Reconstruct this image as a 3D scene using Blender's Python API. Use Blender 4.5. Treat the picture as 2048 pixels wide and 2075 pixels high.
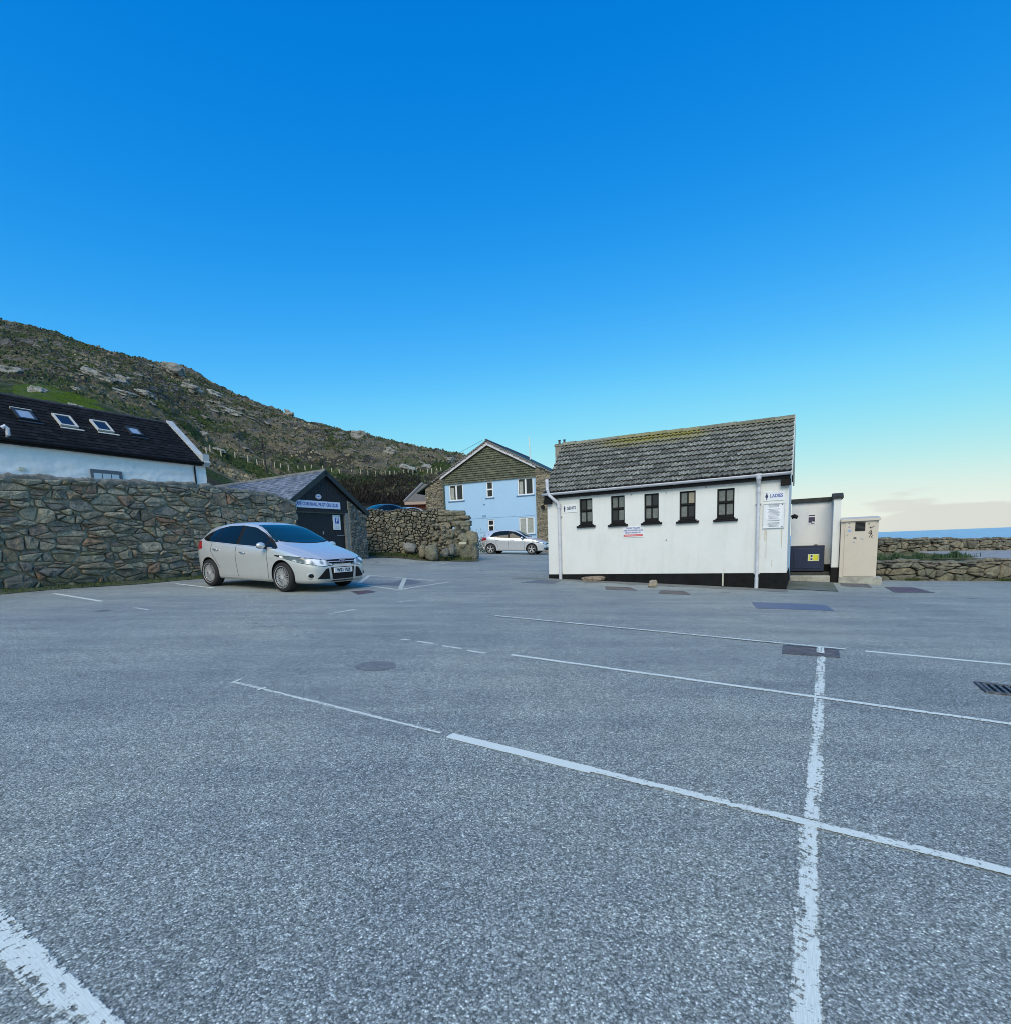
import bpy, bmesh, math, random
import numpy as np
from mathutils import Vector, Matrix, noise
from mathutils.bvhtree import BVHTree
R = math.radians
random.seed(7); rng = np.random.default_rng(7)
for o in list(bpy.data.objects): bpy.data.objects.remove(o)
S = bpy.context.scene
COL = S.collection

# ------------------------------------------------------------ camera
CAMZ = 1.25
FPX, PPX, PPY = 1050.0, 1024.0, 1245.0          # focal length and principal point in photo pixels
_d = np.array([301.0, 9200 - PPY, FPX]); _d /= np.linalg.norm(_d)
_Z = -_d
_Y = np.array([0, 0, 1.0]) - _Z[2] * _Z; _Y /= np.linalg.norm(_Y)
_X = -np.cross(_Z, _Y) if np.cross(_Z, _Y)[0] < 0 else np.cross(_Z, _Y)
MW = np.array([_X, _Y, _Z])
cam_d = bpy.data.cameras.new("camera"); cam = bpy.data.objects.new("camera", cam_d); COL.objects.link(cam)
rx = MW @ np.array([1.0, 0, 0]); up = MW @ np.array([0, -1.0, 0]); fw = MW @ np.array([0, 0, 1.0])
cam.matrix_world = Matrix(((rx[0], up[0], -fw[0], 0), (rx[1], up[1], -fw[1], 0), (rx[2], up[2], -fw[2], CAMZ), (0, 0, 0, 1)))
cam_d.sensor_fit = 'HORIZONTAL'; cam_d.sensor_width = 36
cam_d.lens = 36 * FPX / 2048
cam_d.shift_y = (PPY - 1037.5) / 2048
cam_d.clip_start = 0.05; cam_d.clip_end = 60000
S.camera = cam

# ------------------------------------------------------------ world and sun
SUN_AZ, SUN_EL = R(197), R(42)
w = bpy.data.worlds.new("World"); S.world = w; w.use_nodes = True
nt = w.node_tree; nt.nodes.clear()
def N_(t, **k):
    n = nt.nodes.new(t)
    for a, b in k.items(): setattr(n, a, b)
    return n
def L_(a, b): nt.links.new(a, b)
out = N_('ShaderNodeOutputWorld'); bg = N_('ShaderNodeBackground')
sky = N_('ShaderNodeTexSky', sky_type='NISHITA'); sky.sun_disc = False
sky.sun_elevation = SUN_EL; sky.sun_rotation = SUN_AZ
sky.air_density = 1.0; sky.dust_density = 0.3; sky.ozone_density = 3.0
bg.inputs[1].default_value = 0.12
sc1 = N_('ShaderNodeVectorMath', operation='SCALE'); sc1.inputs['Scale'].default_value = 0.12
cv = N_('ShaderNodeRGBCurve')
def _curve(c, pts):
    c.points[0].location = pts[0]; c.points[-1].location = pts[-1]
    for p in pts[1:-1]: c.points.new(*p)
_curve(cv.mapping.curves[0], [(0, 0), (.06, 0), (.10, .004), (.156, .036), (.30, .215), (.5, .48), (.72, .72), (1, .84)])
_curve(cv.mapping.curves[1], [(0, 0), (.14, .183), (.25, .34), (.305, .42), (.5, .69), (.72, .82), (1, .87)])
_curve(cv.mapping.curves[2], [(0, 0), (.30, .70), (.45, .87), (.58, .955), (.8, .97), (1, .97)])
cv.mapping.update()
sc2 = N_('ShaderNodeVectorMath', operation='SCALE'); sc2.inputs['Scale'].default_value = 1 / 0.12
L_(sky.outputs[0], sc1.inputs[0]); L_(sc1.outputs[0], cv.inputs['Color']); L_(cv.outputs[0], sc2.inputs[0])
# thin bank of cloud lying on the sea horizon
tc = N_('ShaderNodeTexCoord'); sp = N_('ShaderNodeSeparateXYZ'); L_(tc.outputs['Generated'], sp.inputs[0])
mpn = N_('ShaderNodeMapping'); mpn.inputs['Scale'].default_value = (5, 5, 26); L_(tc.outputs['Generated'], mpn.inputs[0])
nn = N_('ShaderNodeTexNoise'); nn.inputs['Scale'].default_value = 1.6; nn.inputs['Detail'].default_value = 6; L_(mpn.outputs[0], nn.inputs['Vector'])
def M2(op, a, b):
    m = N_('ShaderNodeMath', operation=op)
    for i, v in enumerate((a, b)):
        if isinstance(v, (int, float)): m.inputs[i].default_value = v
        else: L_(v, m.inputs[i])
    return m.outputs[0]
hz = N_('ShaderNodeMapRange', interpolation_type='SMOOTHSTEP'); L_(sp.outputs[2], hz.inputs[0]); hz.inputs[1].default_value = .26; hz.inputs[2].default_value = .0; hz.inputs[3].default_value = 0; hz.inputs[4].default_value = .85
hzm = N_('ShaderNodeMix', data_type='RGBA', blend_type='MULTIPLY'); L_(hz.outputs[0], hzm.inputs['Factor']); L_(sc2.outputs[0], hzm.inputs[6]); hzm.inputs[7].default_value = (1, 1, .76, 1)
hgt = M2('MULTIPLY_ADD', nn.outputs['Fac'], .10); hgt.node.inputs[2].default_value = -.004        # cloud top elevation
k = M2('DIVIDE', M2('SUBTRACT', hgt, sp.outputs[2]), .012); cl = N_('ShaderNodeClamp'); L_(k, cl.inputs[0])
xr = N_('ShaderNodeMapRange'); L_(sp.outputs[0], xr.inputs[0]); xr.inputs[1].default_value = .45; xr.inputs[2].default_value = .62
fac = M2('MULTIPLY', M2('MULTIPLY', cl.outputs[0], xr.outputs[0]), .62)
mxc = N_('ShaderNodeMix', data_type='RGBA'); L_(fac, mxc.inputs['Factor']); L_(hzm.outputs[2], mxc.inputs[6]); mxc.inputs[7].default_value = (.63 / .12, .63 / .12, .60 / .12, 1)
sky_out = mxc.outputs[2]
L_(sky_out, bg.inputs[0]); L_(bg.outputs[0], out.inputs[0])
sd = bpy.data.lights.new("sun", 'SUN'); so = bpy.data.objects.new("sun", sd); COL.objects.link(so)
sd.energy = 2.7; sd.angle = R(40); sd.color = (1.0, 0.86, 0.67)
sv = Vector((math.sin(SUN_AZ) * math.cos(SUN_EL), math.cos(SUN_AZ) * math.cos(SUN_EL), math.sin(SUN_EL)))
so.rotation_euler = sv.to_track_quat('Z', 'Y').to_euler(); so.location = (0, 0, 60)
S.cycles.filter_width = 1.0
S.view_settings.view_transform = 'Standard'; S.view_settings.look = 'None'
S.view_settings.exposure = 0.0; S.view_settings.gamma = 1.0

# ------------------------------------------------------------ frames and photo geometry helpers
CAM = np.array([0, 0, CAMZ])
def unit(v): v = np.array(v, float); return v / np.linalg.norm(v)
U = unit([-.868, .497, 0]); V = unit([.497, .868, 0])        # car park axes: U climbs to the left, V runs away
HU = unit([-.923, .384, 0]); HN = unit([.384, .923, 0])      # blue house axes
HC = 34.62
ZUP = np.array([0, 0, 1.0])
def ray(px, py): return MW @ np.array([(px - PPX) / FPX, (py - PPY) / FPX, 1.0])
def at_y(px, py, y): r = ray(px, py); return CAM + r * (y / r[1])
def hit(px, py, n, c): r = ray(px, py); return CAM + r * ((c - n @ CAM) / (n @ r))
def W(u, v, z=0.0): return U * u + V * v + ZUP * z
def WH(h, n, z=0.0): return HU * h + HN * n + ZUP * z
def sst(x): x = np.clip(x, 0, 1); return x * x * (3 - 2 * x)
def gz_uv(u, v):
    z = .045 * np.clip(u, -14, 22)
    return z + .2 * sst((u - 14) / 3.0) * sst((v - 12) / 4.0) * (1 - sst((v - 22) / 8.0))
def gz(x, y):
    return gz_uv(x * U[0] + y * U[1], x * V[0] + y * V[1])
def G(px, py):
    n = np.array([-.045 * U[0], -.045 * U[1], 1.0]); r = ray(px, py); t = -(n @ CAM) / (n @ r); w_ = CAM + r * t
    return float(w_ @ U), float(w_ @ V)

# ------------------------------------------------------------ materials
MATS = {}
def new_mat(name):
    m = bpy.data.materials.new(name); m.use_nodes = True
    t = m.node_tree; t.nodes.clear()
    o = t.nodes.new('ShaderNodeOutputMaterial'); b = t.nodes.new('ShaderNodeBsdfPrincipled')
    t.links.new(b.outputs[0], o.inputs[0]); MATS[name] = m
    return m, t, b, o
def nd(t, ty, **k):
    n = t.nodes.new(ty)
    for a, v in k.items():
        if a in n.inputs: n.inputs[a].default_value = v
        else: setattr(n, a, v)
    return n
def coord(t, scale=(1, 1, 1), kind='Object', rot=(0, 0, 0)):
    c = nd(t, 'ShaderNodeTexCoord'); m = nd(t, 'ShaderNodeMapping'); m.inputs['Scale'].default_value = scale; m.inputs['Rotation'].default_value = rot
    t.links.new(c.outputs[kind], m.inputs[0]); return m.outputs[0]
def ntex(t, vec, scale, detail=4, rough=.6):
    n = nd(t, 'ShaderNodeTexNoise'); n.inputs['Scale'].default_value = scale; n.inputs['Detail'].default_value = detail; n.inputs['Roughness'].default_value = rough
    t.links.new(vec, n.inputs['Vector']); return n.outputs['Fac']
def ramp(t, fac, stops, interp='LINEAR'):
    r = nd(t, 'ShaderNodeValToRGB'); r.color_ramp.interpolation = interp
    e = r.color_ramp.elements
    e[0].position, e[0].color = stops[0][0], (*stops[0][1], 1)
    e[1].position, e[1].color = stops[-1][0], (*stops[-1][1], 1)
    for p, c in stops[1:-1]:
        x = e.new(p); x.color = (*c, 1)
    t.links.new(fac, r.inputs[0]); return r.outputs[0]
def mixc(t, fac, a, b, mode='MIX'):
    m = nd(t, 'ShaderNodeMix', data_type='RGBA', blend_type=mode)
    for sock, v in ((m.inputs['Factor'], fac), (m.inputs[6], a), (m.inputs[7], b)):
        if isinstance(v, (int, float)): sock.default_value = v
        elif isinstance(v, tuple): sock.default_value = (*v, 1)
        else: t.links.new(v, sock)
    return m.outputs[2]
def mth(t, op, a, b=0.0, c=None):
    m = nd(t, 'ShaderNodeMath', operation=op)
    for i, v in enumerate((a, b) if c is None else (a, b, c)):
        if isinstance(v, (int, float)): m.inputs[i].default_value = v
        else: t.links.new(v, m.inputs[i])
    return m.outputs[0]
def bump(t, b, h, strength=.3, dist=.02):
    n = nd(t, 'ShaderNodeBump'); n.inputs['Strength'].default_value = strength; n.inputs['Distance'].default_value = dist
    t.links.new(h, n.inputs['Height']); t.links.new(n.outputs[0], b.inputs['Normal'])
def simple(name, col, rough=.5, metal=0.0, var=.0, scale=8.0, bmp=0.0, spec=None, coat=0.0, dark=None):
    if name in MATS: return MATS[name]
    m, t, b, o = new_mat(name)
    b.inputs['Base Color'].default_value = (*col, 1); b.inputs['Roughness'].default_value = rough; b.inputs['Metallic'].default_value = metal
    if spec is not None: b.inputs['Specular IOR Level'].default_value = spec
    if coat: b.inputs['Coat Weight'].default_value = coat; b.inputs['Coat Roughness'].default_value = .04
    if var or bmp:
        v = coord(t); f = ntex(t, v, scale, 5, .65)
        if var:
            d = dark or tuple(c * (1 - var) for c in col)
            c = ramp(t, f, [(.3, d), (.65, col)]); t.links.new(c, b.inputs['Base Color'])
        if bmp: bump(t, b, f, bmp, .02)
    return m

M_black = simple('black_paint', (.010, .010, .011), .6, var=.4, scale=6, bmp=.1, spec=.2)
M_white_plastic = simple('white_plastic', (.62, .64, .70), .35, var=.25, scale=5)
M_upvc = simple('white_upvc', (.78, .78, .78), .35)
M_sign = simple('sign_white', (.75, .77, .80), .35, var=.06, scale=5)
M_navy = simple('navy_ink', (.012, .02, .09), .5)
M_blueink = simple('blue_ink', (.045, .085, .38), .5)
M_red = simple('red_ink', (.62, .06, .07), .5)
M_grey_ink = simple('grey_ink', (.28, .3, .36), .6)
M_rubber = simple('tyre_rubber', (.012, .012, .013), .75)
M_cardark = simple('dark_plastic', (.010, .010, .011), .6, spec=.2)
M_chrome = simple('chrome', (.75, .76, .78), .12, metal=1.0)
M_rim = simple('alloy', (.60, .60, .61), .35, metal=.35)
M_rimdark = simple('alloy_shadow', (.012, .012, .013), .9, spec=.1)
M_plate = simple('plate_white', (.75, .76, .78), .4)
M_lampred = simple('lamp_red', (.35, .01, .015), .12, coat=.6)
M_wood = simple('weathered_wood', (.30, .26, .20), .8, var=.4, scale=12, bmp=.2)
M_dirt = simple('dark_earth', (.035, .03, .024), .95, var=.5, scale=3, bmp=.5)

def m_glass(name, col, rough=.04, spec=.35):
    m, t, b, o = new_mat(name)
    b.inputs['Base Color'].default_value = (*col, 1); b.inputs['Roughness'].default_value = rough; b.inputs['Specular IOR Level'].default_value = .8
    b.inputs['Specular IOR Level'].default_value = spec
    return m
M_glass = m_glass('car_glass', (.006, .009, .011))
M_glass_tint = m_glass('privacy_glass', (.003, .003, .004), .06, .3)
M_glass_green = m_glass('windscreen_glass', (.006, .035, .05), .05, .6)
M_winglass = m_glass('window_glass', (.02, .025, .028), .05)
def m_lamp():
    m, t, b, o = new_mat('headlamp_glass')
    v = coord(t); f = ntex(t, v, 6, 0)
    c = ramp(t, f, [(.42, (.10, .12, .13)), (.50, (.36, .40, .43)), (.58, (.88, .90, .92))])
    t.links.new(c, b.inputs['Base Color']); b.inputs['Roughness'].default_value = .3; b.inputs['Metallic'].default_value = .0
    b.inputs['Coat Weight'].default_value = .5; b.inputs['Coat Roughness'].default_value = .02
    return m
M_lamp = m_lamp()
def m_paint(name, col, dirt=.0):
    m, t, b, o = new_mat(name)
    v = coord(t); f = ntex(t, v, 5, 5, .7)
    c = mixc(t, f, tuple(x * .93 for x in col), col)
    if dirt:
        g = nd(t, 'ShaderNodeSeparateXYZ'); t.links.new(v, g.inputs[0])
        k = mth(t, 'SUBTRACT', .78, g.outputs[2]); k = mth(t, 'MULTIPLY', k, dirt * 1.6); k = mth(t, 'MULTIPLY', k, mth(t, 'ADD', f, .3)); 
        k2 = nd(t, 'ShaderNodeClamp'); t.links.new(k, k2.inputs[0])
        c = mixc(t, k2.outputs[0], c, (.33, .30, .23))
        r = mth(t, 'MULTIPLY_ADD', k2.outputs[0], .5, .27); t.links.new(r, b.inputs['Roughness'])
    else: b.inputs['Roughness'].default_value = .3
    t.links.new(c, b.inputs['Base Color']); b.inputs['Metallic'].default_value = .45
    b.inputs['Coat Weight'].default_value = .5; b.inputs['Coat Roughness'].default_value = .05
    return m
M_silver = m_paint('silver_paint_dusty', (.72, .73, .73), .6)
M_silver2 = m_paint('silver_paint_clean', (.76, .77, .80), .2)
M_bluecar = m_paint('dark_blue_paint', (.08, .15, .22))

def m_asphalt():
    m, t, b, o = new_mat('worn_asphalt')
    v = coord(t)
    vo = nd(t, 'ShaderNodeTexVoronoi'); vo.inputs['Scale'].default_value = 160; t.links.new(v, vo.inputs['Vector'])
    vb = nd(t, 'ShaderNodeTexVoronoi'); vb.inputs['Scale'].default_value = 105; t.links.new(v, vb.inputs['Vector']); sb = nd(t, 'ShaderNodeSeparateColor'); t.links.new(vb.outputs['Color'], sb.inputs[0])
    s = nd(t, 'ShaderNodeSeparateColor'); t.links.new(vo.outputs['Color'], s.inputs[0])
    c1 = ramp(t, s.outputs[0], [(0, (.175, .198, .178)), (.35, (.30, .33, .297)), (.68, (.425, .465, .42)), (.9, (.60, .645, .59)), (1, (.84, .88, .80))])
    edge = ramp(t, vo.outputs['Distance'], [(.25, (1, 1, 1)), (.8, (.52, .53, .55))])
    c1 = mixc(t, 1.0, c1, edge, 'MULTIPLY')
    c1 = mixc(t, 1.0, c1, ramp(t, sb.outputs[0], [(0, (.66, .67, .68)), (.5, (1.0, 1.0, 1.0)), (.85, (1.18, 1.18, 1.16)), (1, (1.5, 1.48, 1.44))]), 'MULTIPLY')
    fine = ntex(t, v, 260, 2, .6)
    c1 = mixc(t, .5, c1, ramp(t, fine, [(.3, (.5, .5, .52)), (.7, (1.3, 1.3, 1.3))]), 'MULTIPLY')
    big = ntex(t, v, .35, 5, .6); med = ntex(t, v, 2.2, 6, .7); mm = ntex(t, v, 14, 5, .75)
    c2 = mixc(t, 1.0, c1, ramp(t, big, [(.3, (.80, .81, .86)), (.5, (1, 1, 1)), (.7, (1.16, 1.12, 1.05))]), 'MULTIPLY')
    c2 = mixc(t, 1.0, c2, ramp(t, med, [(.28, (.86, .87, .89)), (.5, (1.0, 1.0, 1.0)), (.72, (1.10, 1.09, 1.07))]), 'MULTIPLY')
    c2 = mixc(t, 1.0, c2, ramp(t, mm, [(.3, (.90, .90, .91)), (.6, (1.05, 1.05, 1.05))]), 'MULTIPLY')
    # tyre tracks and streaks across the slope
    vs = coord(t, (.5, 3.2, 1), rot=(0, 0, R(30))); st = ntex(t, vs, .8, 5, .6)
    c2 = mixc(t, 1.0, c2, ramp(t, st, [(.32, (.82, .83, .86)), (.6, (1.06, 1.05, 1.04))]), 'MULTIPLY')
    # oil spots
    sp = nd(t, 'ShaderNodeTexVoronoi'); sp.inputs['Scale'].default_value = .55; t.links.new(v, sp.inputs['Vector'])
    wob = mth(t, 'MULTIPLY_ADD', mm, .10, sp.outputs['Distance'])
    spot = ramp(t, wob, [(.085, (.50, .50, .52)), (.135, (1, 1, 1))])
    c2 = mixc(t, 1.0, c2, spot, 'MULTIPLY')
    wv = nd(t, 'ShaderNodeVectorMath', operation='ADD'); nz = nd(t, 'ShaderNodeTexNoise'); nz.inputs['Scale'].default_value = 1.1; nz.inputs['Detail'].default_value = 5; t.links.new(v, nz.inputs['Vector'])
    t.links.new(v, wv.inputs[0]); t.links.new(nz.outputs['Color'], wv.inputs[1])
    ce = nd(t, 'ShaderNodeTexVoronoi', feature='DISTANCE_TO_EDGE'); ce.inputs['Scale'].default_value = .22; t.links.new(wv.outputs[0], ce.inputs['Vector'])
    gate = ramp(t, ntex(t, v, .5, 3), [(.50, (1, 1, 1)), (.60, (0, 0, 0))])
    ck = ramp(t, mth(t, 'ADD', ce.outputs['Distance'], mth(t, 'MULTIPLY', gate, .02)), [(.0010, (.62, .62, .64)), (.0032, (1, 1, 1))])
    c2 = mixc(t, 1.0, c2, ck, 'MULTIPLY')
    t.links.new(c2, b.inputs['Base Color']); b.inputs['Roughness'].default_value = .82; b.inputs['Specular IOR Level'].default_value = .35
    h = mth(t, 'MULTIPLY_ADD', vo.outputs['Distance'], -1.0, mth(t, 'MULTIPLY', fine, .4))
    bump(t, b, h, .4, .005)
    return m
M_asphalt = m_asphalt()

def m_line(name, thr, soft=.03, col=(.80, .84, .75)):
    m, t, b, o = new_mat(name)
    uv = nd(t, 'ShaderNodeTexCoord').outputs['UV']
    def mp(sx, sy):
        a = nd(t, 'ShaderNodeMapping'); a.inputs['Scale'].default_value = (sx, sy, 1); t.links.new(uv, a.inputs[0]); return a.outputs[0]
    f1 = ntex(t, mp(1, .03), 34, 4, .8); f2 = ntex(t, mp(1, .5), 2.2, 3, .6); f3 = ntex(t, mp(1, .10), 120, 3, .6)
    sx = nd(t, 'ShaderNodeSeparateXYZ'); t.links.new(uv, sx.inputs[0])
    ed = mth(t, 'ABSOLUTE', sx.outputs[1])                       # 0 at the centre line, 1 at the edge
    ed = mth(t, 'POWER', ed, 6.0)
    k = mth(t, 'ADD', mth(t, 'MULTIPLY', f1, .62), mth(t, 'MULTIPLY', f2, .33)); k = mth(t, 'ADD', k, mth(t, 'MULTIPLY', f3, .12))
    k = mth(t, 'SUBTRACT', k, mth(t, 'MULTIPLY', ed, .16))
    a = ramp(t, k, [(thr, (0, 0, 0)), (thr + soft, (1, 1, 1))])
    dirt = ntex(t, mp(1, 1), 18, 4, .7)
    t.links.new(ramp(t, dirt, [(.3, tuple(c * .72 for c in col)), (.6, col)]), b.inputs['Base Color']); b.inputs['Roughness'].default_value = .7
    tr = nd(t, 'ShaderNodeBsdfTransparent'); mx = nd(t, 'ShaderNodeMixShader')
    t.links.new(a, mx.inputs[0]); t.links.new(tr.outputs[0], mx.inputs[1]); t.links.new(b.outputs[0], mx.inputs[2]); t.links.new(mx.outputs[0], o.inputs[0])
    return m
M_line_fresh = m_line('line_fresh', .34); M_line_worn = m_line('line_worn', .482); M_line_faint = m_line('line_faint', .56, .08, (.50, .54, .57)); M_line_mid = m_line('line_mid', .44)

def m_render(name, col, stain=(.35, .36, .33), amt=.25, rustz=None):
    m, t, b, o = new_mat(name)
    v = coord(t); f = ntex(t, v, 1.3, 6, .7); g = ntex(t, coord(t, (5, 5, .5)), 1.4, 5, .7); h = ntex(t, v, 70, 4, .7)
    k = mth(t, 'MULTIPLY', ramp(t, f, [(.42, (0, 0, 0)), (.75, (1, 1, 1))]), amt)
    k = mth(t, 'ADD', k, mth(t, 'MULTIPLY', ramp(t, g, [(.52, (0, 0, 0)), (.78, (1, 1, 1))]), amt))
    c = mixc(t, k, col, stain); t.links.new(c, b.inputs['Base Color']); b.inputs['Roughness'].default_value = .85
    bump(t, b, mth(t, 'ADD', h, mth(t, 'MULTIPLY', f, 1.5)), .25, .01)
    return m
M_render = m_render('white_render', (.72, .73, .72), (.42, .45, .42), .24); M_render_blue = m_render('blue_render', (.38, .58, .80), (.32, .50, .70), .25)
M_whitewash = m_render('rough_whitewash', (.86, .87, .87), (.62, .65, .66), .3)

def m_stone(name, cols, mortar=False, lichen=.35, sc=1.0, grade=1.0):
    m, t, b, o = new_mat(name)
    at = nd(t, 'ShaderNodeAttribute'); at.attribute_name = 'tint'
    s = nd(t, 'ShaderNodeSeparateColor'); t.links.new(at.outputs['Color'], s.inputs[0])
    v = coord(t); f = ntex(t, v, 7 * sc, 7, .72); h = ntex(t, v, 38 * sc, 5, .75); l = ntex(t, v, 3.2 * sc, 6, .65)
    base = ramp(t, s.outputs[0], cols)
    c = mixc(t, 1.0, base, ramp(t, f, [(.28, (.36, .37, .36)), (.5, (.95, .95, .93)), (.72, (1.7, 1.66, 1.55))]), 'MULTIPLY')
    c = mixc(t, 1.0, c, ramp(t, h, [(.3, (.6, .6, .6)), (.62, (1.25, 1.25, 1.22))]), 'MULTIPLY')
    li = ramp(t, l, [(.55, (0, 0, 0)), (.66, (lichen, lichen, lichen))])
    c = mixc(t, li, c, (.26, .28, .24))
    gr = mth(t, 'MULTIPLY', s.outputs[1], ramp(t, f, [(.3, (.3, .3, .3)), (.7, (1, 1, 1))]))
    c = mixc(t, gr, c, (.045, .07, .018))
    if grade != 1.0: c = mixc(t, 1.0, c, (grade, grade, grade), 'MULTIPLY')
    t.links.new(c, b.inputs['Base Color']); b.inputs['Roughness'].default_value = .9
    bump(t, b, mth(t, 'ADD', mth(t, 'MULTIPLY', f, 2.2), h), 1.0, .05)
    return m
GRANITE = [(0, (.16, .155, .13)), (.2, (.33, .315, .25)), (.38, (.24, .19, .145)), (.52, (.40, .365, .28)), (.66, (.19, .195, .19)), (.82, (.30, .19, .13)), (.9, (.25, .245, .16)), (1, (.44, .41, .34))]
WARM = [(0, (.16, .14, .11)), (.25, (.28, .24, .18)), (.5, (.22, .20, .17)), (.75, (.34, .28, .20)), (1, (.30, .27, .22))]
OLIVE = [(0, (.15, .14, .11)), (.25, (.29, .275, .21)), (.5, (.21, .20, .165)), (.75, (.37, .33, .24)), (1, (.26, .22, .17))]
M_granite = m_stone('granite_rubble', GRANITE, grade=1.22); M_warm = m_stone('warm_granite', WARM, lichen=.15); M_olive = m_stone('lichen_granite', OLIVE, lichen=.5)
M_palerock = m_stone('pale_granite', [(0, (.16, .155, .15)), (.5, (.25, .25, .24)), (1, (.36, .36, .35))], lichen=.3, sc=.5)
M_mortar = simple('lime_mortar', (.36, .35, .27), .95, var=.45, scale=9, bmp=.8)
M_joint = simple('earth_joint', (.020, .018, .015), .95, var=.4, scale=9, bmp=.6)
M_cement = simple('rough_cement', (.22, .225, .20), .92, var=.65, scale=9, bmp=1.0)
M_concrete = simple('pale_concrete', (.42, .42, .37), .9, var=.45, scale=6, bmp=.4)
M_pavecon = simple('pavement_concrete', (.23, .235, .22), .9, var=.4, scale=3, bmp=.3)

# ------------------------------------------------------------ mesh building
class MB:
    def __init__(s, f=None): s.v = []; s.f = []; s.m = []; s.t = []; s.uv = []; s.fr = f or (lambda a, b, c: np.array([a, b, c], float))
    def add(s, vs, fs, mi=0, tint=(0.5, 0, 0), raw=False):
        k = len(s.v)
        for p in vs: s.v.append(tuple(p) if raw else tuple(s.fr(*p)))
        for q in fs: s.f.append(tuple(i + k for i in q)); s.m.append(mi); s.t.append(tint)
        return s
    def box(s, a0, a1, b0, b1, c0, c1, mi=0, tint=(.5, 0, 0)):
        vs = [(a, b, c) for c in (c0, c1) for b in (b0, b1) for a in (a0, a1)]
        return s.add(vs, [(0, 2, 3, 1), (4, 5, 7, 6), (0, 1, 5, 4), (2, 6, 7, 3), (0, 4, 6, 2), (1, 3, 7, 5)], mi, tint)
    def prism(s, poly, axis, d0, d1, mi=0, tint=(.5, 0, 0)):
        """poly: list of 2D points in the two other axes; extruded along axis (0,1,2)"""
        def mk(p, d):
            q = list(p); q.insert(axis, d); return tuple(q)
        n = len(poly); vs = [mk(p, d0) for p in poly] + [mk(p, d1) for p in poly]
        fs = [tuple(range(n))[::-1], tuple(range(n, 2 * n))] + [(i, (i + 1) % n, n + (i + 1) % n, n + i) for i in range(n)]
        return s.add(vs, fs, mi, tint)
    def tube(s, pts, r, n=10, mi=0, caps=True, tint=(.5, 0, 0)):
        P = [np.array(s.fr(*p)) for p in pts]; rs = r if isinstance(r, (list, tuple)) else [r] * len(P)
        rings = []; 
        for i, p in enumerate(P):
            d = unit((P[min(i + 1, len(P) - 1)] - P[max(i - 1, 0)]))
            a = np.cross(d, [0, 0, 1]) if abs(d[2]) < .9 else np.cross(d, [1, 0, 0]); a = unit(a); b = np.cross(d, a)
            rings.append([p + rs[i] * (math.cos(2 * math.pi * j / n) * a + math.sin(2 * math.pi * j / n) * b) for j in range(n)])
        vs = [q for rg in rings for q in rg]; fs = []
        for i in range(len(P) - 1):
            for j in range(n): fs.append((i * n + j, i * n + (j + 1) % n, (i + 1) * n + (j + 1) % n, (i + 1) * n + j))
        if caps: fs += [tuple(range(n))[::-1], tuple((len(P) - 1) * n + j for j in range(n))]
        return s.add(vs, fs, mi, tint, raw=True)
    def grid(s, nx, ny, fn, mi=0, tintfn=None, raw=False):
        vs = [fn(i / nx, j / ny) for j in range(ny + 1) for i in range(nx + 1)]; k = len(s.v)
        for p in vs: s.v.append(tuple(p) if raw else tuple(s.fr(*p)))
        for j in range(ny):
            for i in range(nx):
                a = k + j * (nx + 1) + i; s.f.append((a, a + 1, a + nx + 2, a + nx + 1)); s.m.append(mi)
                s.t.append(tintfn(i / nx, j / ny) if tintfn else (.5, 0, 0))
        return s
    def build(s, name, mats, parent=None, smooth=False, bevel=0, tint=False, origin=None, autos=None):
        org = np.array(origin if origin is not None else (root_origin(parent) if parent else (0, 0, 0)), float)
        me = bpy.data.meshes.new(name)
        me.from_pydata([tuple(np.array(p) - org) for p in s.v], [], s.f)
        for m in (mats if isinstance(mats, (list, tuple)) else [mats]): me.materials.append(m)
        me.polygons.foreach_set('material_index', s.m)
        if smooth: me.polygons.foreach_set('use_smooth', [True] * len(s.f))
        if tint:
            ca = me.color_attributes.new('tint', 'FLOAT_COLOR', 'CORNER'); arr = []
            for q, tt in zip(s.f, s.t): arr += list((*tt, 1.0)) * len(q)
            ca.data.foreach_set('color', arr)
        me.update()
        o = bpy.data.objects.new(name, me); COL.objects.link(o)
        if parent is not None:
            o.parent = parent
            o['_o'] = tuple(org)
        else: o.location = org; o['_o'] = tuple(org)
        if bevel:
            bv = o.modifiers.new('bevel', 'BEVEL'); bv.width = bevel; bv.segments = 2; bv.limit_method = 'ANGLE'
        return o
def root_origin(o): return tuple(o['_o'])
def thing(name, label, cat, loc, group=None, kind=None):
    o = bpy.data.objects.new(name, None); COL.objects.link(o); o.location = tuple(loc); o['_o'] = tuple(float(x) for x in loc)
    o.empty_display_size = .2
    return tag(o, label, cat, group, kind)
def tag(o, label=None, cat=None, group=None, kind=None):
    if label: o['label'] = label
    if cat: o['category'] = cat
    if group: o['group'] = group
    if kind: o['kind'] = kind
    return o
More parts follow.
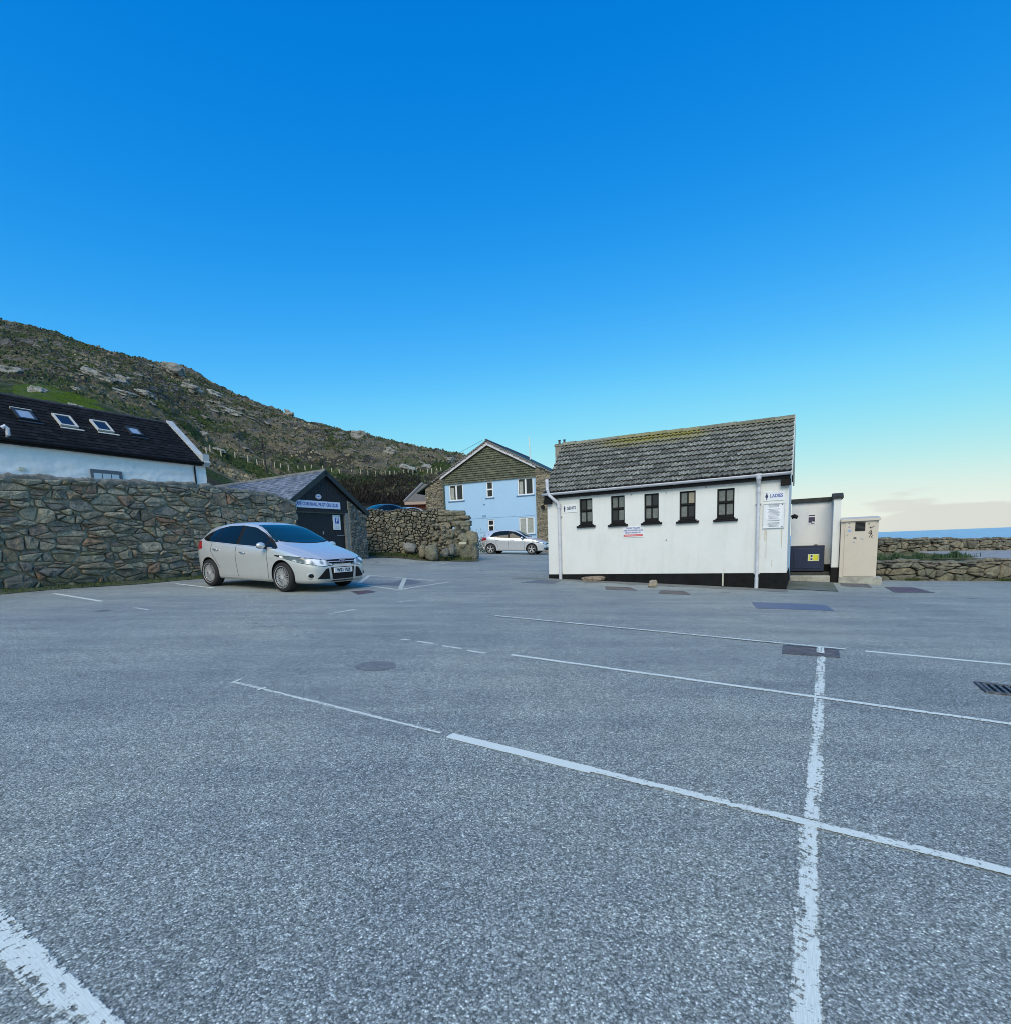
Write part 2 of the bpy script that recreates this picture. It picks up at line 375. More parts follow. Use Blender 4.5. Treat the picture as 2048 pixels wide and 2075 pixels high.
def text(s, size, org, right, upv, mat, parent, name='lettering', out=.004, align='CENTER', sx=1.0, bold=0.0, shear=0):
    cu = bpy.data.curves.new('t', 'FONT'); cu.body = s; cu.size = size; cu.align_x = align; cu.align_y = 'CENTER'; cu.extrude = .0015; cu.offset = bold; cu.shear = shear
    cu.resolution_u = 3
    to = bpy.data.objects.new('t', cu); COL.objects.link(to); dg = bpy.context.evaluated_depsgraph_get(); dg.update()
    me = bpy.data.meshes.new_from_object(to.evaluated_get(dg)); bpy.data.objects.remove(to); bpy.data.curves.remove(cu)
    r_ = unit(right); u_ = unit(upv); n_ = np.cross(r_, u_); po = np.array(root_origin(parent)); o0 = np.array(org) + n_ * out
    for v_ in me.vertices:
        p = o0 + r_ * v_.co.x * sx + u_ * v_.co.y + n_ * v_.co.z - po; v_.co = p
    me.materials.clear(); me.materials.append(mat); me.name = name
    o = bpy.data.objects.new(name, me); COL.objects.link(o); o.parent = parent; o['_o'] = tuple(po)
    return o

# rubble masonry: a power diagram of stones on a plane
def poly_clip(P, nx, ny, d):
    out_ = []
    for i in range(len(P)):
        a, b = P[i], P[(i + 1) % len(P)]; da = a[0] * nx + a[1] * ny - d; db = b[0] * nx + b[1] * ny - d
        if da <= 0: out_.append(a)
        if (da < 0 < db) or (db < 0 < da):
            k = da / (da - db); out_.append((a[0] + (b[0] - a[0]) * k, a[1] + (b[1] - a[1]) * k))
    return out_
def stones(L, Hh, size, aspect=1.6, seed=1, jit=.48, wvar=.95, split=.55):
    """list of polygons (s,t) tiling the strip [0,L]x[0,Hh]"""
    rg = random.Random(seed); dy = size; dx = size * aspect; pts = []
    ny = max(1, round(Hh / dy)); nx = max(1, round(L / dx))
    for j in range(-1, ny + 1):
        for i in range(-1, nx + 1):
            x = (i + .5 + (.5 if j % 2 else 0) + rg.uniform(-jit, jit)) * dx; y = (j + .5 + rg.uniform(-jit, jit) * .8) * Hh / ny
            pts.append((x / aspect, y, (rg.random() ** 1.5 * wvar * size) ** 2))
    res = []
    for a, (x, y, w_) in enumerate(pts):
        if not (-size < x < L / aspect + size): continue
        P = [(x - 2 * size, y - 2 * size), (x + 2 * size, y - 2 * size), (x + 2 * size, y + 2 * size), (x - 2 * size, y + 2 * size)]
        for b_, (x2, y2, w2) in enumerate(pts):
            if a == b_: continue
            ex, ey = x2 - x, y2 - y; d2 = ex * ex + ey * ey
            if d2 > (4 * size) ** 2: continue
            d = (d2 + w_ - w2) / 2; P = poly_clip(P, ex, ey, d + ex * x + ey * y)
            if len(P) < 3: break
        if len(P) < 3: continue
        P = [(p[0] * aspect, p[1]) for p in P]
        for nx_, ny_, d in ((-1, 0, 0), (1, 0, L), (0, -1, 0), (0, 1, Hh)):
            P = poly_clip(P, nx_, ny_, d)
            if len(P) < 3: break
        if len(P) >= 3:
            # break some stones into two or three courses or halves
            xs = [p[0] for p in P]; ys = [p[1] for p in P]; q = rg.random(); parts = [P]
            if q < split and max(ys) - min(ys) > size * .8:
                m_ = min(ys) + (max(ys) - min(ys)) * rg.uniform(.3, .7); sl = rg.uniform(-.15, .15); d = m_ - sl * (min(xs) + max(xs)) / 2
                parts = [poly_clip(P, -sl, 1, d), poly_clip(P, sl, -1, -d)]
            elif q > 1 - split * .5 and max(xs) - min(xs) > size * 1.2:
                m_ = min(xs) + (max(xs) - min(xs)) * rg.uniform(.3, .7); sl = rg.uniform(-.25, .25); d = m_ - sl * (min(ys) + max(ys)) / 2
                parts = [poly_clip(P, 1, -sl, d), poly_clip(P, -1, sl, -d)]
            res += [q_ for q_ in parts if len(q_) >= 3]
    return res
def stone_relief(mb, P, fr3, joint=.016, depth=.07, rg=random, tint=(.5, 0, 0), mi=0, round_=2):
    cx = sum(p[0] for p in P) / len(P); cy = sum(p[1] for p in P) / len(P)
    ar = abs(sum(P[i][0] * P[(i + 1) % len(P)][1] - P[(i + 1) % len(P)][0] * P[i][1] for i in range(len(P)))) / 2
    if ar < .0012: return
    sz = math.sqrt(ar); k = max(.3, 1 - joint * 2 / sz * rg.uniform(.4, 1.5))
    Q = [(cx + (p[0] - cx) * k, cy + (p[1] - cy) * k) for p in P]
    for _ in range(round_):
        c1 = .86 if _ == 0 else .75
        Q = [q for i in range(len(Q)) for q in ((Q[i][0] * c1 + Q[(i + 1) % len(Q)][0] * (1 - c1), Q[i][1] * c1 + Q[(i + 1) % len(Q)][1] * (1 - c1)), (Q[i][0] * (1 - c1) + Q[(i + 1) % len(Q)][0] * c1, Q[i][1] * (1 - c1) + Q[(i + 1) % len(Q)][1] * c1))]
    n = len(Q); ax, ay = rg.uniform(-.12, .12), rg.uniform(-.2, .2); dd = depth * rg.choice((.55, .8, 1.0, 1.25, 1.6))
    vs = []
    for kk, h in ((1.0, 0.0), (.985, .62), (.93, .9), (.66, 1.0), (.3, 1.02)):
        for (x, y) in Q:
            nn = noise.noise(Vector((x * 4.2, y * 4.2, kk * .6 + cx))) * .35 + noise.noise(Vector((x * 13, y * 13, cy))) * .16
            xx, yy = cx + (x - cx) * kk, cy + (y - cy) * kk
            wob = 1 + .09 * noise.noise(Vector((x * 8, y * 8, 3.3))) + .05 * noise.noise(Vector((x * 23, y * 23, 1.3))) 
            hh = dd * (h + (nn if h > 0 else 0)) + ((xx - cx) * ax + (yy - cy) * ay) * (h > 0)
            vs.append(fr3(cx + (xx - cx) * wob, cy + (yy - cy) * wob, hh))
    vs.append(fr3(cx, cy, dd * 1.03)); fs = []
    for r in range(4):
        for i in range(n): fs.append((r * n + i, r * n + (i + 1) % n, (r + 1) * n + (i + 1) % n, (r + 1) * n + i))
    for i in range(n): fs.append((4 * n + i, 4 * n + (i + 1) % n, 5 * n))
    mb.add(vs, fs, mi, tint, raw=True)
def rock_mesh(mb, c, sx, sy, sz, seed=0, ax=(1, 0, 0), ay=(0, 1, 0), az=(0, 0, 1), sub=3, rough=.22, tint=(.5, 0, 0), angular=.0):
    bm = bmesh.new(); bmesh.ops.create_icosphere(bm, subdivisions=sub, radius=1.0)
    ax, ay, az = map(np.array, (ax, ay, az)); vs = []
    for v_ in bm.verts:
        p = v_.co; o_ = Vector((seed * 3.7, seed * 1.3, seed * 2.1))
        q = p.copy()
        if angular:
            m_ = max(abs(p.x), abs(p.y), abs(p.z)); q = p.lerp(p / m_ * .82, angular)
        n_ = 1 + rough * noise.noise(p * 1.3 + o_) * 1.6 + rough * .5 * noise.noise(p * 3.1 + o_) + rough * .3 * noise.noise(p * 7 + o_)
        q = q * n_; vs.append(np.array(c) + ax * q.x * sx + ay * q.y * sy + az * q.z * sz)
    fs = [tuple(v_.index for v_ in f.verts) for f in bm.faces]; bm.free()
    mb.add(vs, fs, 0, tint, raw=True)

# ============================================================ THE SETTING
# car park sheet in (u,v) with a slope; falls away to the sea behind the low walls on the right
def build_ground():
    us = np.concatenate([np.linspace(-60, -16, 12), np.linspace(-15, 26, 83), np.linspace(28, 70, 12)])
    vs_ = np.concatenate([np.linspace(-40, -4, 10), np.linspace(-3, 32, 71), np.linspace(34, 90, 20)])
    mb = MB(); nu, nv = len(us), len(vs_)
    for v in vs_:
        for u in us:
            p = W(u, v); z = float(gz_uv(u, v))
            # seaward edge: distance past the back wall line
            e = p[1] - 18.2
            if p[0] > 8.2 and e > 0: z -= min(13.5, e * 1.1) * float(sst((p[0] - 8.2) / 1.2))
            if p[0] > 32: z -= min(13, (p[0] - 32) * .6)
            mb.v.append((p[0], p[1], z))
    for j in range(nv - 1):
        for i in range(nu - 1):
            a = j * nu + i; mb.f.append((a, a + 1, a + nu + 1, a + nu)); mb.m.append(0); mb.t.append((.5, 0, 0))
    return tag(mb.build('car_park', M_asphalt, smooth=True), kind='structure')
build_ground()
def m_sea():
    m, t, b, o = new_mat('sea_water')
    v = coord(t, (.02, .12, 1)); f = ntex(t, v, 1.0, 6, .7); f2 = ntex(t, coord(t, (.004, .05, 1)), 1.0, 4, .6)
    c = ramp(t, f, [(.35, (.15, .30, .44)), (.52, (.26, .43, .56)), (.64, (.60, .70, .76))])
    t.links.new(c, b.inputs['Base Color']); b.inputs['Roughness'].default_value = .35
    bump(t, b, f, .8, 2.0); return m
mb = MB(); mb.grid(8, 60, lambda a, c: (-25000 + 50000 * a, -60 + 26000 * c ** 4, -12.0)); tag(mb.build('sea', m_sea()), kind='structure')

# ---- hillside: depth rows, azimuth columns, read off the slope seen in the photo
SKY = [(-700, 560), (-350, 610), (0, 652), (60, 659), (100, 668), (150, 690), (200, 705), (250, 720), (300, 732), (345, 742), (370, 744), (392, 752), (415, 764), (440, 778), (470, 795), (520, 815), (560, 829), (600, 846), (650, 860), (700, 873), (742, 880), (760, 888), (800, 896), (850, 906), (900, 915), (935, 923), (1000, 942), (1100, 975), (1200, 1010), (1400, 1075)]
ROWS = {
 45: [(-700, 840), (0, 812), (100, 822), (200, 848), (300, 885), (400, 965), (560, 1035), (700, 1031), (890, 1031), (1100, 1085), (1400, 1095)],
 60: [(-700, 800), (0, 775), (100, 783), (200, 815), (300, 855), (400, 935), (560, 1010), (700, 1018), (820, 1022), (900, 1020), (1100, 1072), (1400, 1085)],
 75: [(-700, 780), (0, 752), (100, 758), (200, 790), (300, 830), (400, 912), (560, 978), (700, 985), (820, 985), (900, 985), (1100, 1060), (1400, 1080)],
 92: [(-700, 760), (0, 735), (100, 742), (200, 770), (300, 805), (395, 893), (417, 918), (448, 926), (480, 932), (515, 943), (560, 950), (632, 955), (700, 958), (780, 965), (840, 963), (900, 956), (1100, 1045), (1400, 1078)],
 125: [(-700, 700), (0, 706), (100, 716), (200, 745), (300, 775), (400, 850), (560, 905), (700, 925), (840, 935), (900, 938), (1100, 1020), (1400, 1077)],
 160: [(-700, 640), (0, 680), (100, 693), (200, 725), (300, 752), (400, 805), (560, 865), (700, 898), (840, 920), (900, 927), (1100, 995), (1400, 1076)],
}
def row_fn(lst, D):
    pts = sorted([(lambda q: (q[0] / D, q[2]))(at_y(px, py, D)) for px, py in lst]); a = np.array([p[0] for p in pts]); z = np.array([p[1] for p in pts])
    return lambda x: np.interp(x, a, z)
RD = [45, 60, 75, 92, 125, 160, 200]
RF = [row_fn(ROWS[d], d) for d in RD[:-1]] + [row_fn(SKY, 200)]
def near_fn(D, lst):
    a = np.array([(px - 1024) / 1050 for px, z in lst]); z = np.array([z for px, z in lst]); return lambda x: np.interp(x, a, z)
N26 = near_fn(26, [(-700, 3), (0, 3.6), (200, 3), (330, 2.0), (400, .4), (688, .2), (694, 2.95), (886, 2.95), (892, -1), (1400, -2)])
N34 = near_fn(34, [(-700, 6), (0, 6.5), (200, 5.5), (330, 4.2), (400, 2.8), (560, 1.6), (688, 2.6), (694, 2.95), (886, 2.95), (892, -1), (1400, -2)])
ALLD = [26, 34] + RD; ALLF = [N26, N34] + RF
def hill_base(a, D):
    if D >= 200: return float(ALLF[-1](a)) * max(.1, 1 - (D - 200) / 160)
    for i in range(len(ALLD) - 1):
        if D <= ALLD[i + 1]:
            k = (D - ALLD[i]) / (ALLD[i + 1] - ALLD[i]); return float(ALLF[i](a)) * (1 - k) + float(ALLF[i + 1](a)) * k
def hill_z(a, D):
    z = hill_base(a, D); x = a * D
    far = float(sst((D - 50) / 40)); P = Vector((x * .05, D * .05, 1.7))
    n = noise.fractal(P, .9, 2.1, 5) if True else 0
    n2 = noise.noise(Vector((x * .35, D * .35, 5))); n3 = noise.noise(Vector((x * 1.1, D * 1.1, 8)))
    fl = 1.0 if not (690 < 1024 + a * 1050 < 900 and D < 46) else 0.0
    edge = float(sst((D - 30) / 12)); dd = 1 - .6 * float(sst((D - 165) / 30))
    ridged = max(0, .22 - abs(noise.noise(Vector((x * .12 + D * .05, D * .09, 22))))) * 4.5
    return z + fl * edge * (far * dd * (n * 1.7 + ridged * 1.5) + n2 * (.25 + .45 * far) + n3 * (.12 + .22 * far))
def hill_point(px, py):
    """where the line of sight through a photo pixel first meets the hillside"""
    for D in np.arange(40, 204, .5):
        q = at_y(px, py, D)
        if hill_z(q[0] / D, D) >= q[2]: return q
    return at_y(px, py, 198)
def build_hill():
    A = np.linspace(-1.55, .36, 560)
    Ds = np.concatenate([np.linspace(26, 45, 22), np.linspace(46, 92, 62), np.linspace(93, 204, 130), np.linspace(210, 330, 10)])
    na, nd_ = len(A), len(Ds); vs = np.zeros((nd_, na, 3)); col = np.zeros((nd_, na, 4)); col[..., 3] = 1
    for j, D in enumerate(Ds):
        for i, a in enumerate(A):
            x = a * D; vs[j, i] = (x, D, hill_z(a, D))
            px = 1024 + a * 1050
            straw = .5 + .9 * noise.fractal(Vector((x * .045 + D * .03, D * .11, 3)), .8, 2.1, 5) + .35 * noise.noise(Vector((x * .5, D * .7, 1)))
            if D > 92: straw += .30 * float(sst((px - 380) / 200)) - .06
            green = .42 + 1.0 * noise.fractal(Vector((x * .06, D * .06, 13)), .8, 2.1, 4)
            if D < 95: green += .55
            if D < 92 and px > 640: straw -= .5; green += (.6 if D > 78 else -1.2)
            bright = 0.0
            if px < 330 and D < 66:
                bright = float(sst((68 - D) / 14)) * float(sst((320 - px) / 110)) * (.62 + .8 * noise.noise(Vector((x * .12, D * .12, 4))))
                if 40 < px < 95: bright *= .45
            col[j, i, :3] = (np.clip(straw, 0, 1), np.clip(green, 0, 1), np.clip(bright, 0, 1))
    me = bpy.data.meshes.new('hillside'); me.vertices.add(na * nd_); me.vertices.foreach_set('co', vs.reshape(-1))
    ii = (np.arange(nd_ - 1)[:, None] * na + np.arange(na - 1)[None, :]).reshape(-1)
    q = np.stack([ii, ii + 1, ii + na + 1, ii + na], 1).reshape(-1); nf = len(ii)
    me.loops.add(nf * 4); me.loops.foreach_set('vertex_index', q); me.polygons.add(nf); me.polygons.foreach_set('loop_start', np.arange(nf) * 4)
    me.polygons.foreach_set('loop_total', np.full(nf, 4)); me.update(calc_edges=True)
    ca = me.color_attributes.new('cover', 'FLOAT_COLOR', 'POINT'); ca.data.foreach_set('color', col.reshape(-1))
    me.polygons.foreach_set('use_smooth', [True] * nf)
    m, t, b, o = new_mat('moorland')
    at = nd(t, 'ShaderNodeAttribute'); at.attribute_name = 'cover'; s = nd(t, 'ShaderNodeSeparateColor'); t.links.new(at.outputs['Color'], s.inputs[0])
    v = coord(t); f = ntex(t, v, .55, 7, .75); f2 = ntex(t, v, 2.4, 6, .75); f3 = ntex(t, coord(t, (.5, 1.6, 1.6), rot=(0, 0, R(25))), .5, 7, .7)
    heath = ramp(t, f2, [(.3, (.03, .034, .023)), (.5, (.085, .082, .06)), (.7, (.18, .165, .125))])
    grn = ramp(t, f2, [(.3, (.025, .045, .016)), (.52, (.07, .11, .038)), (.72, (.15, .20, .075))])
    stw = ramp(t, f2, [(.3, (.11, .10, .065)), (.5, (.26, .23, .155)), (.7, (.44, .39, .27))])
    brt = ramp(t, f2, [(.3, (.05, .10, .006)), (.55, (.14, .23, .012)), (.75, (.25, .33, .03))])
    kg = mth(t, 'ADD', s.outputs[1], mth(t, 'MULTIPLY_ADD', f, 1.4, -.7)); kg = ramp(t, kg, [(.42, (0, 0, 0)), (.62, (1, 1, 1))])
    c = mixc(t, kg, heath, grn)
    ks = mth(t, 'ADD', s.outputs[0], mth(t, 'MULTIPLY_ADD', f3, 1.9, -.95)); ks = ramp(t, ks, [(.56, (0, 0, 0)), (.78, (1, 1, 1))])
    c = mixc(t, ks, c, stw)
    c = mixc(t, ramp(t, mth(t, 'ADD', s.outputs[2], mth(t, 'MULTIPLY_ADD', f, .6, -.3)), [(.3, (0, 0, 0)), (.5, (1, 1, 1))]), c, brt)
    # bare granite bands dipping with the slope
    vr = coord(t, (.22, .30, 1.0), rot=(0, R(-22), R(12))); r1 = ntex(t, vr, .62, 8, .68); r2 = ntex(t, coord(t, (1, 1, 2.5), rot=(0, R(-22), 0)), 1.3, 6, .75)
    up_ = nd(t, 'ShaderNodeSeparateXYZ'); t.links.new(v, up_.inputs[0]); hi = nd(t, 'ShaderNodeMapRange'); t.links.new(up_.outputs[2], hi.inputs[0]); hi.inputs[1].default_value = 14; hi.inputs[2].default_value = 30
    rk = mth(t, 'MULTIPLY', ramp(t, mth(t, 'MULTIPLY_ADD', r2, .18, r1), [(.612, (0, 0, 0)), (.64, (1, 1, 1))]), hi.outputs[0])
    c = mixc(t, rk, c, ramp(t, r2, [(.3, (.035, .035, .034)), (.5, (.19, .185, .17)), (.68, (.36, .36, .34))]))
    crack = ramp(t, mth(t, 'MULTIPLY_ADD', r2, .18, r1), [(.575, (1, 1, 1)), (.605, (.3, .3, .3)), (.618, (1, 1, 1))]); c = mixc(t, hi.outputs[0], c, mixc(t, 1.0, c, crack, 'MULTIPLY'))
    t.links.new(c, b.inputs['Base Color']); b.inputs['Roughness'].default_value = .95; b.inputs['Specular IOR Level'].default_value = .1
    bump(t, b, mth(t, 'ADD', f2, mth(t, 'MULTIPLY', f, 1.5)), 1.0, .9)
    me.materials.append(m)
    o = bpy.data.objects.new('hillside', me); COL.objects.link(o); return tag(o, kind='structure')
build_hill()

# ---- painted markings, patches
def strip_uv(mb, a, b, wd, lift=.004):
    a = np.array(a, float); b = np.array(b, float); L = np.linalg.norm(b - a); d = (b - a) / L; n = np.array([-d[1], d[0]]); k = max(2, int(L / .12)); base = len(mb.v)
    for i in range(k + 1):
        for s_ in (-1, 1):
            p = a + d * L * i / k + n * s_ * wd / 2 * (1 + .10 * noise.noise(Vector((i * .9, s_ * 3.3, a[0] * 5)))) + n * .004 * noise.noise(Vector((i * .35, 2.2, a[1] * 5))); q = W(p[0], p[1]); mb.v.append((q[0], q[1], float(gz_uv(p[0], p[1])) + lift)); mb.uv.append((L * i / k + (a[0] * 3.1 + a[1] * 7.7) % 50, s_ * 1.0))
    for i in range(k): mb.f.append((base + 2 * i, base + 2 * i + 2, base + 2 * i + 3, base + 2 * i + 1)); mb.m.append(0); mb.t.append((.5, 0, 0))
def marking(segs, wd, m, name='bay_marking', lift=.004):
    mb = MB()
    for a, b in segs: strip_uv(mb, a, b, wd, lift)
    o = mb.build(name, m); uvl = o.data.uv_layers.new(name='UVMap')
    for lp in o.data.loops: uvl.data[lp.index].uv = mb.uv[lp.vertex_index]
    return tag(o, kind='structure')
gu = lambda *p: G(*p)
vC, vB, vA, uX = 2.49, 4.56, 6.66, -.12
marking([((uX + .04, 2.52), (uX - .1, 6.35))], .082, M_line_worn)
marking([((uX - .09, 6.3), (uX - .1, 6.66))], .082, M_line_worn, lift=.013)
marking([((uX + .06, 2.46), (uX + .08, .2))], .082, M_line_worn)
uc1 = G(890, 1488)[0]; uc0 = G(900, 1497)[0]; ucb = G(1195, 1567)[0]
marking([((4.14, 2.58), (uc1, 2.53))], .042, M_line_worn)
marking([((uc0, 2.52), (ucb, 2.50))], .082, M_line_fresh)
marking([((ucb, 2.50), (-1.2, 2.46)), ((-1.2, 2.46), (-3.5, 2.44))], .062, M_line_mid, lift=.0055)
marking([(G(470, 1385), G(489, 1377)), (G(522, 1400), G(540, 1394))], .03, M_line_mid, lift=.007)
ub = G(1034, 1328)[0]
marking([((ub, 4.63), (-1.5, 4.53)), ((-1.5, 4.53), (-5, 4.50))], .066, M_line_mid, lift=.0055)
marking([(G(846, 1300), G(878, 1305)), (G(898, 1309), G(936, 1315)), (G(812, 1296), G(830, 1298)), (G(948, 1319), G(985, 1324))], .06, M_line_worn)
marking([(G(985, 1324), G(1032, 1328))], .05, M_line_faint)
ua = G(1003, 1249)[0]
marking([((ua, 6.78), (G(1560, 1306)[0], 6.68)), ((G(1545, 1304)[0], 6.68), (G(1715, 1324)[0], 6.67))], .07, M_line_worn, lift=.0125)
marking([((G(1755, 1324)[0], 6.70), (-1.9, 6.70)), ((-1.9, 6.70), (-6, 6.66))], .07, M_line_fresh)
marking([((2.9, .508), (-.5, .445))], .10, M_line_worn)
marking([(G(110, 1203), G(207, 1219))], .075, M_line_fresh); marking([(G(207, 1219), G(300, 1236))], .08, M_line_faint); marking([(G(272, 1232), G(300, 1236))], .07, M_line_worn, lift=.006)
marking([(G(356, 1183), G(434, 1192))], .08, M_line_fresh)
marking([(G(662, 1245), G(719, 1235.5)), (G(804, 1220.5), G(840, 1216.5)), (G(861, 1213), G(866, 1213)), (G(872, 1217), G(883, 1216))], .07, M_line_worn)
marking([(G(664, 1265), G(703, 1260))], .10, M_line_faint)
hb = [((720, 1183.5), (807, 1195.4)), ((807, 1195.4), (910, 1179.5)), ((733, 1164.5), (780, 1168.5)), ((795, 1169.6), (879, 1177)), ((750, 1165.5), (728, 1182.5)), ((821, 1172), (811, 1194))]
marking([(G(*a), G(*b)) for a, b in hb], .11, simple('hatch_paint', (.58, .62, .54), .8, var=.35, scale=9), 'hatched_box_marking')
marking([(G(872, 1145.5), G(908, 1141))], .12, M_line_worn)
marking([(G(985, 1120.6), G(1110, 1122.8))], .2, M_line_mid)
def patch(pts, m, name, lift, label=None, cat=None, uvpts=False):
    mb = MB(); uvp = [G(*p) if not uvpts else p for p in pts]; vs = []
    for u, v in uvp: q = W(u, v); vs.append((q[0], q[1], float(gz_uv(u, v)) + lift))
    mb.add(vs, [tuple(range(len(vs)))])
    o = mb.build(name, m, origin=(vs[0] if label else None))
    return tag(o, label, cat) if label else tag(o, kind='structure')
M_patch_dark = simple('patch_dark', (.15, .165, .19), .8, var=.25, scale=30, bmp=.3)
M_patch_blue = simple('patch_smooth', (.12, .155, .23), .55, var=.2, scale=30, bmp=.2)
patch([(1522, 1220), (1672, 1226), (1690, 1238), (1532, 1233)], M_patch_blue, 'asphalt_patch', .004)
patch([(797, 1181), (820, 1173), (858, 1180), (812, 1188), (760, 1184)], M_patch_dark, 'asphalt_patch', .0035)
patch([(1052, 1181), (1090, 1175.5), (1136, 1177.5), (1122, 1183)], M_patch_dark, 'asphalt_patch', .004)
# pale concrete strip along the foot of the toilet block
mb = MB(); vs = []
for i in range(25):
    u = 7.2 - i * .29; ww = .55 + .12 * math.sin(i * 1.7)
    for v in (13.49, 13.49 - ww): q = W(u, v); vs.append((q[0], q[1], float(gz_uv(u, v)) + .006))
mb.add(vs, [(2 * i, 2 * i + 2, 2 * i + 3, 2 * i + 1) for i in range(24)]); tag(mb.build('pavement_strip', M_pavecon), kind='structure')
mb = MB(W); mb.grid(6, 8, lambda a, c: (.28 - a * 1.02, 13.6 + c * 3.0, float(gz_uv(.28 - a * 1.02, 13.6 + c * 3)) + .012)); tag(mb.build('passage_paving', simple('mossy_paving', (.15, .16, .15), .9, var=.6, scale=1.6, bmp=.3, dark=(.06, .085, .04))), kind='structure')
def m_cover(name, col, sc=26):
    m, t, b, o = new_mat(name); v = coord(t, rot=(0, 0, R(31)))
    ck = nd(t, 'ShaderNodeTexChecker'); ck.inputs['Scale'].default_value = sc; t.links.new(v, ck.inputs[0]); f = ntex(t, v, 9, 4)
    c = mixc(t, ck.outputs['Fac'], col, tuple(x * .55 for x in col)); c = mixc(t, 1.0, c, ramp(t, f, [(.3, (.6, .6, .6)), (.7, (1.3, 1.3, 1.3))]), 'MULTIPLY')
    t.links.new(c, b.inputs['Base Color']); b.inputs['Roughness'].default_value = .6; b.inputs['Metallic'].default_value = .3; bump(t, b, ck.outputs['Fac'], .5, .01); return m
M_rust = m_cover('rusty_iron', (.21, .165, .15)); M_iron = m_cover('grey_iron', (.17, .17, .18)); M_redc = m_cover('red_iron', (.20, .11, .12))
def cover(px4, m, label, lift=.006):
    """iron cover: frame + plate, with real rims"""
    uv_ = [np.array(G(*p)) for p in px4]; cu = sum(uv_) / 4; o3 = W(*cu) + ZUP * float(gz_uv(*cu))
    t = thing('drain_cover', label, 'drain cover', o3, 'iron drain covers set in the asphalt')
    def ringpts(k, h): 
        r = []
        for p in uv_: q = cu + (p - cu) * k; r.append(W(*q) + ZUP * (float(gz_uv(*q)) + h))
        return r
    mb = MB(); a, b_, c = ringpts(1.0, .003), ringpts(1.0, lift + .004), ringpts(.90, lift + .004)
    mb.add(a + b_ + c, [(i, (i + 1) % 4, 4 + (i + 1) % 4, 4 + i) for i in range(4)] + [(4 + i, 4 + (i + 1) % 4, 8 + (i + 1) % 4, 8 + i) for i in range(4)]); mb.build('frame', M_iron, t)
    mb = MB(); mb.add(ringpts(.90, lift), [(0, 1, 2, 3)]); mb.build('plate', m, t); return t
cover([(1586, 1308), (1699, 1317), (1702, 1334), (1584, 1325)], M_rust, 'rusty studded iron cover crossed by the end of the thick white line')
cover([(1224, 1189), (1276, 1191), (1290, 1197), (1228, 1195)], M_rust, 'small brown iron cover by the wall between the two loose stones')
cover([(1338, 1197), (1386, 1199), (1400, 1206), (1333, 1203)], M_rust, 'brown iron cover in the asphalt just right of the pale lumpy stone')
cover([(1792, 1190), (1850, 1191), (1894, 1202), (1812, 1201)], M_redc, 'long dark red iron cover in front of the low stone wall')
cover([(1700, 1181), (1757, 1184), (1766, 1191), (1706, 1188)], M_iron, 'dark grey iron cover at the foot of the beige cabinet')
cover([(712, 1199), (748, 1197), (762, 1200), (726, 1205)], M_redc, 'reddish iron cover in the asphalt in front of the nearest silver car')
mb = MB(); uvc = G(762, 1350); n_ = 24; vs = []
for i in range(n_):
    a = 2 * math.pi * i / n_; p = (uvc[0] + .19 * math.cos(a), uvc[1] + .19 * math.sin(a)); q = W(*p); vs.append((q[0], q[1], float(gz_uv(*p)) + .004))
mb.add(vs, [tuple(range(n_))]); tag(mb.build('round_asphalt_patch', simple('patch_round', (.22, .24, .24), .85, var=.5, scale=22, bmp=.4)), kind='structure')
# slotted gully at the right edge
def gully():
    c = np.array(G(2040, 1400)); o3 = W(*c) + ZUP * float(gz_uv(*c)); t = thing('drain_grate', 'slotted iron drain grate at the right edge beyond the second white line', 'drain grate', o3)
    mb = MB(lambda a, b, z: W(c[0] + a, c[1] + b, float(gz_uv(c[0] + a, c[1] + b)) + z)); s = .17
    mb.box(-s, s, -s, -s + .025, .002, .016); mb.box(-s, s, s - .025, s, .002, .016); mb.box(-s, -s + .025, -s + .025, s - .025, .002, .0165); mb.box(s - .025, s, -s + .025, s - .025, .002, .0165)
    mb.build('frame', M_iron, t); mb = MB(mb.fr)
    for i in range(6): mb.box(-s + .04 + i * .048, -s + .062 + i * .048, -s + .03, s - .03, .005, .013)
    mb.build('grate_bars', M_iron, t); mb = MB(mb.fr); mb.add([(-s + .025, -s + .025, .003), (s - .025, -s + .025, .003), (s - .025, s - .025, .003), (-s + .025, s - .025, .003)], [(0, 1, 2, 3)]); mb.build('pit', M_black, t)
gully()

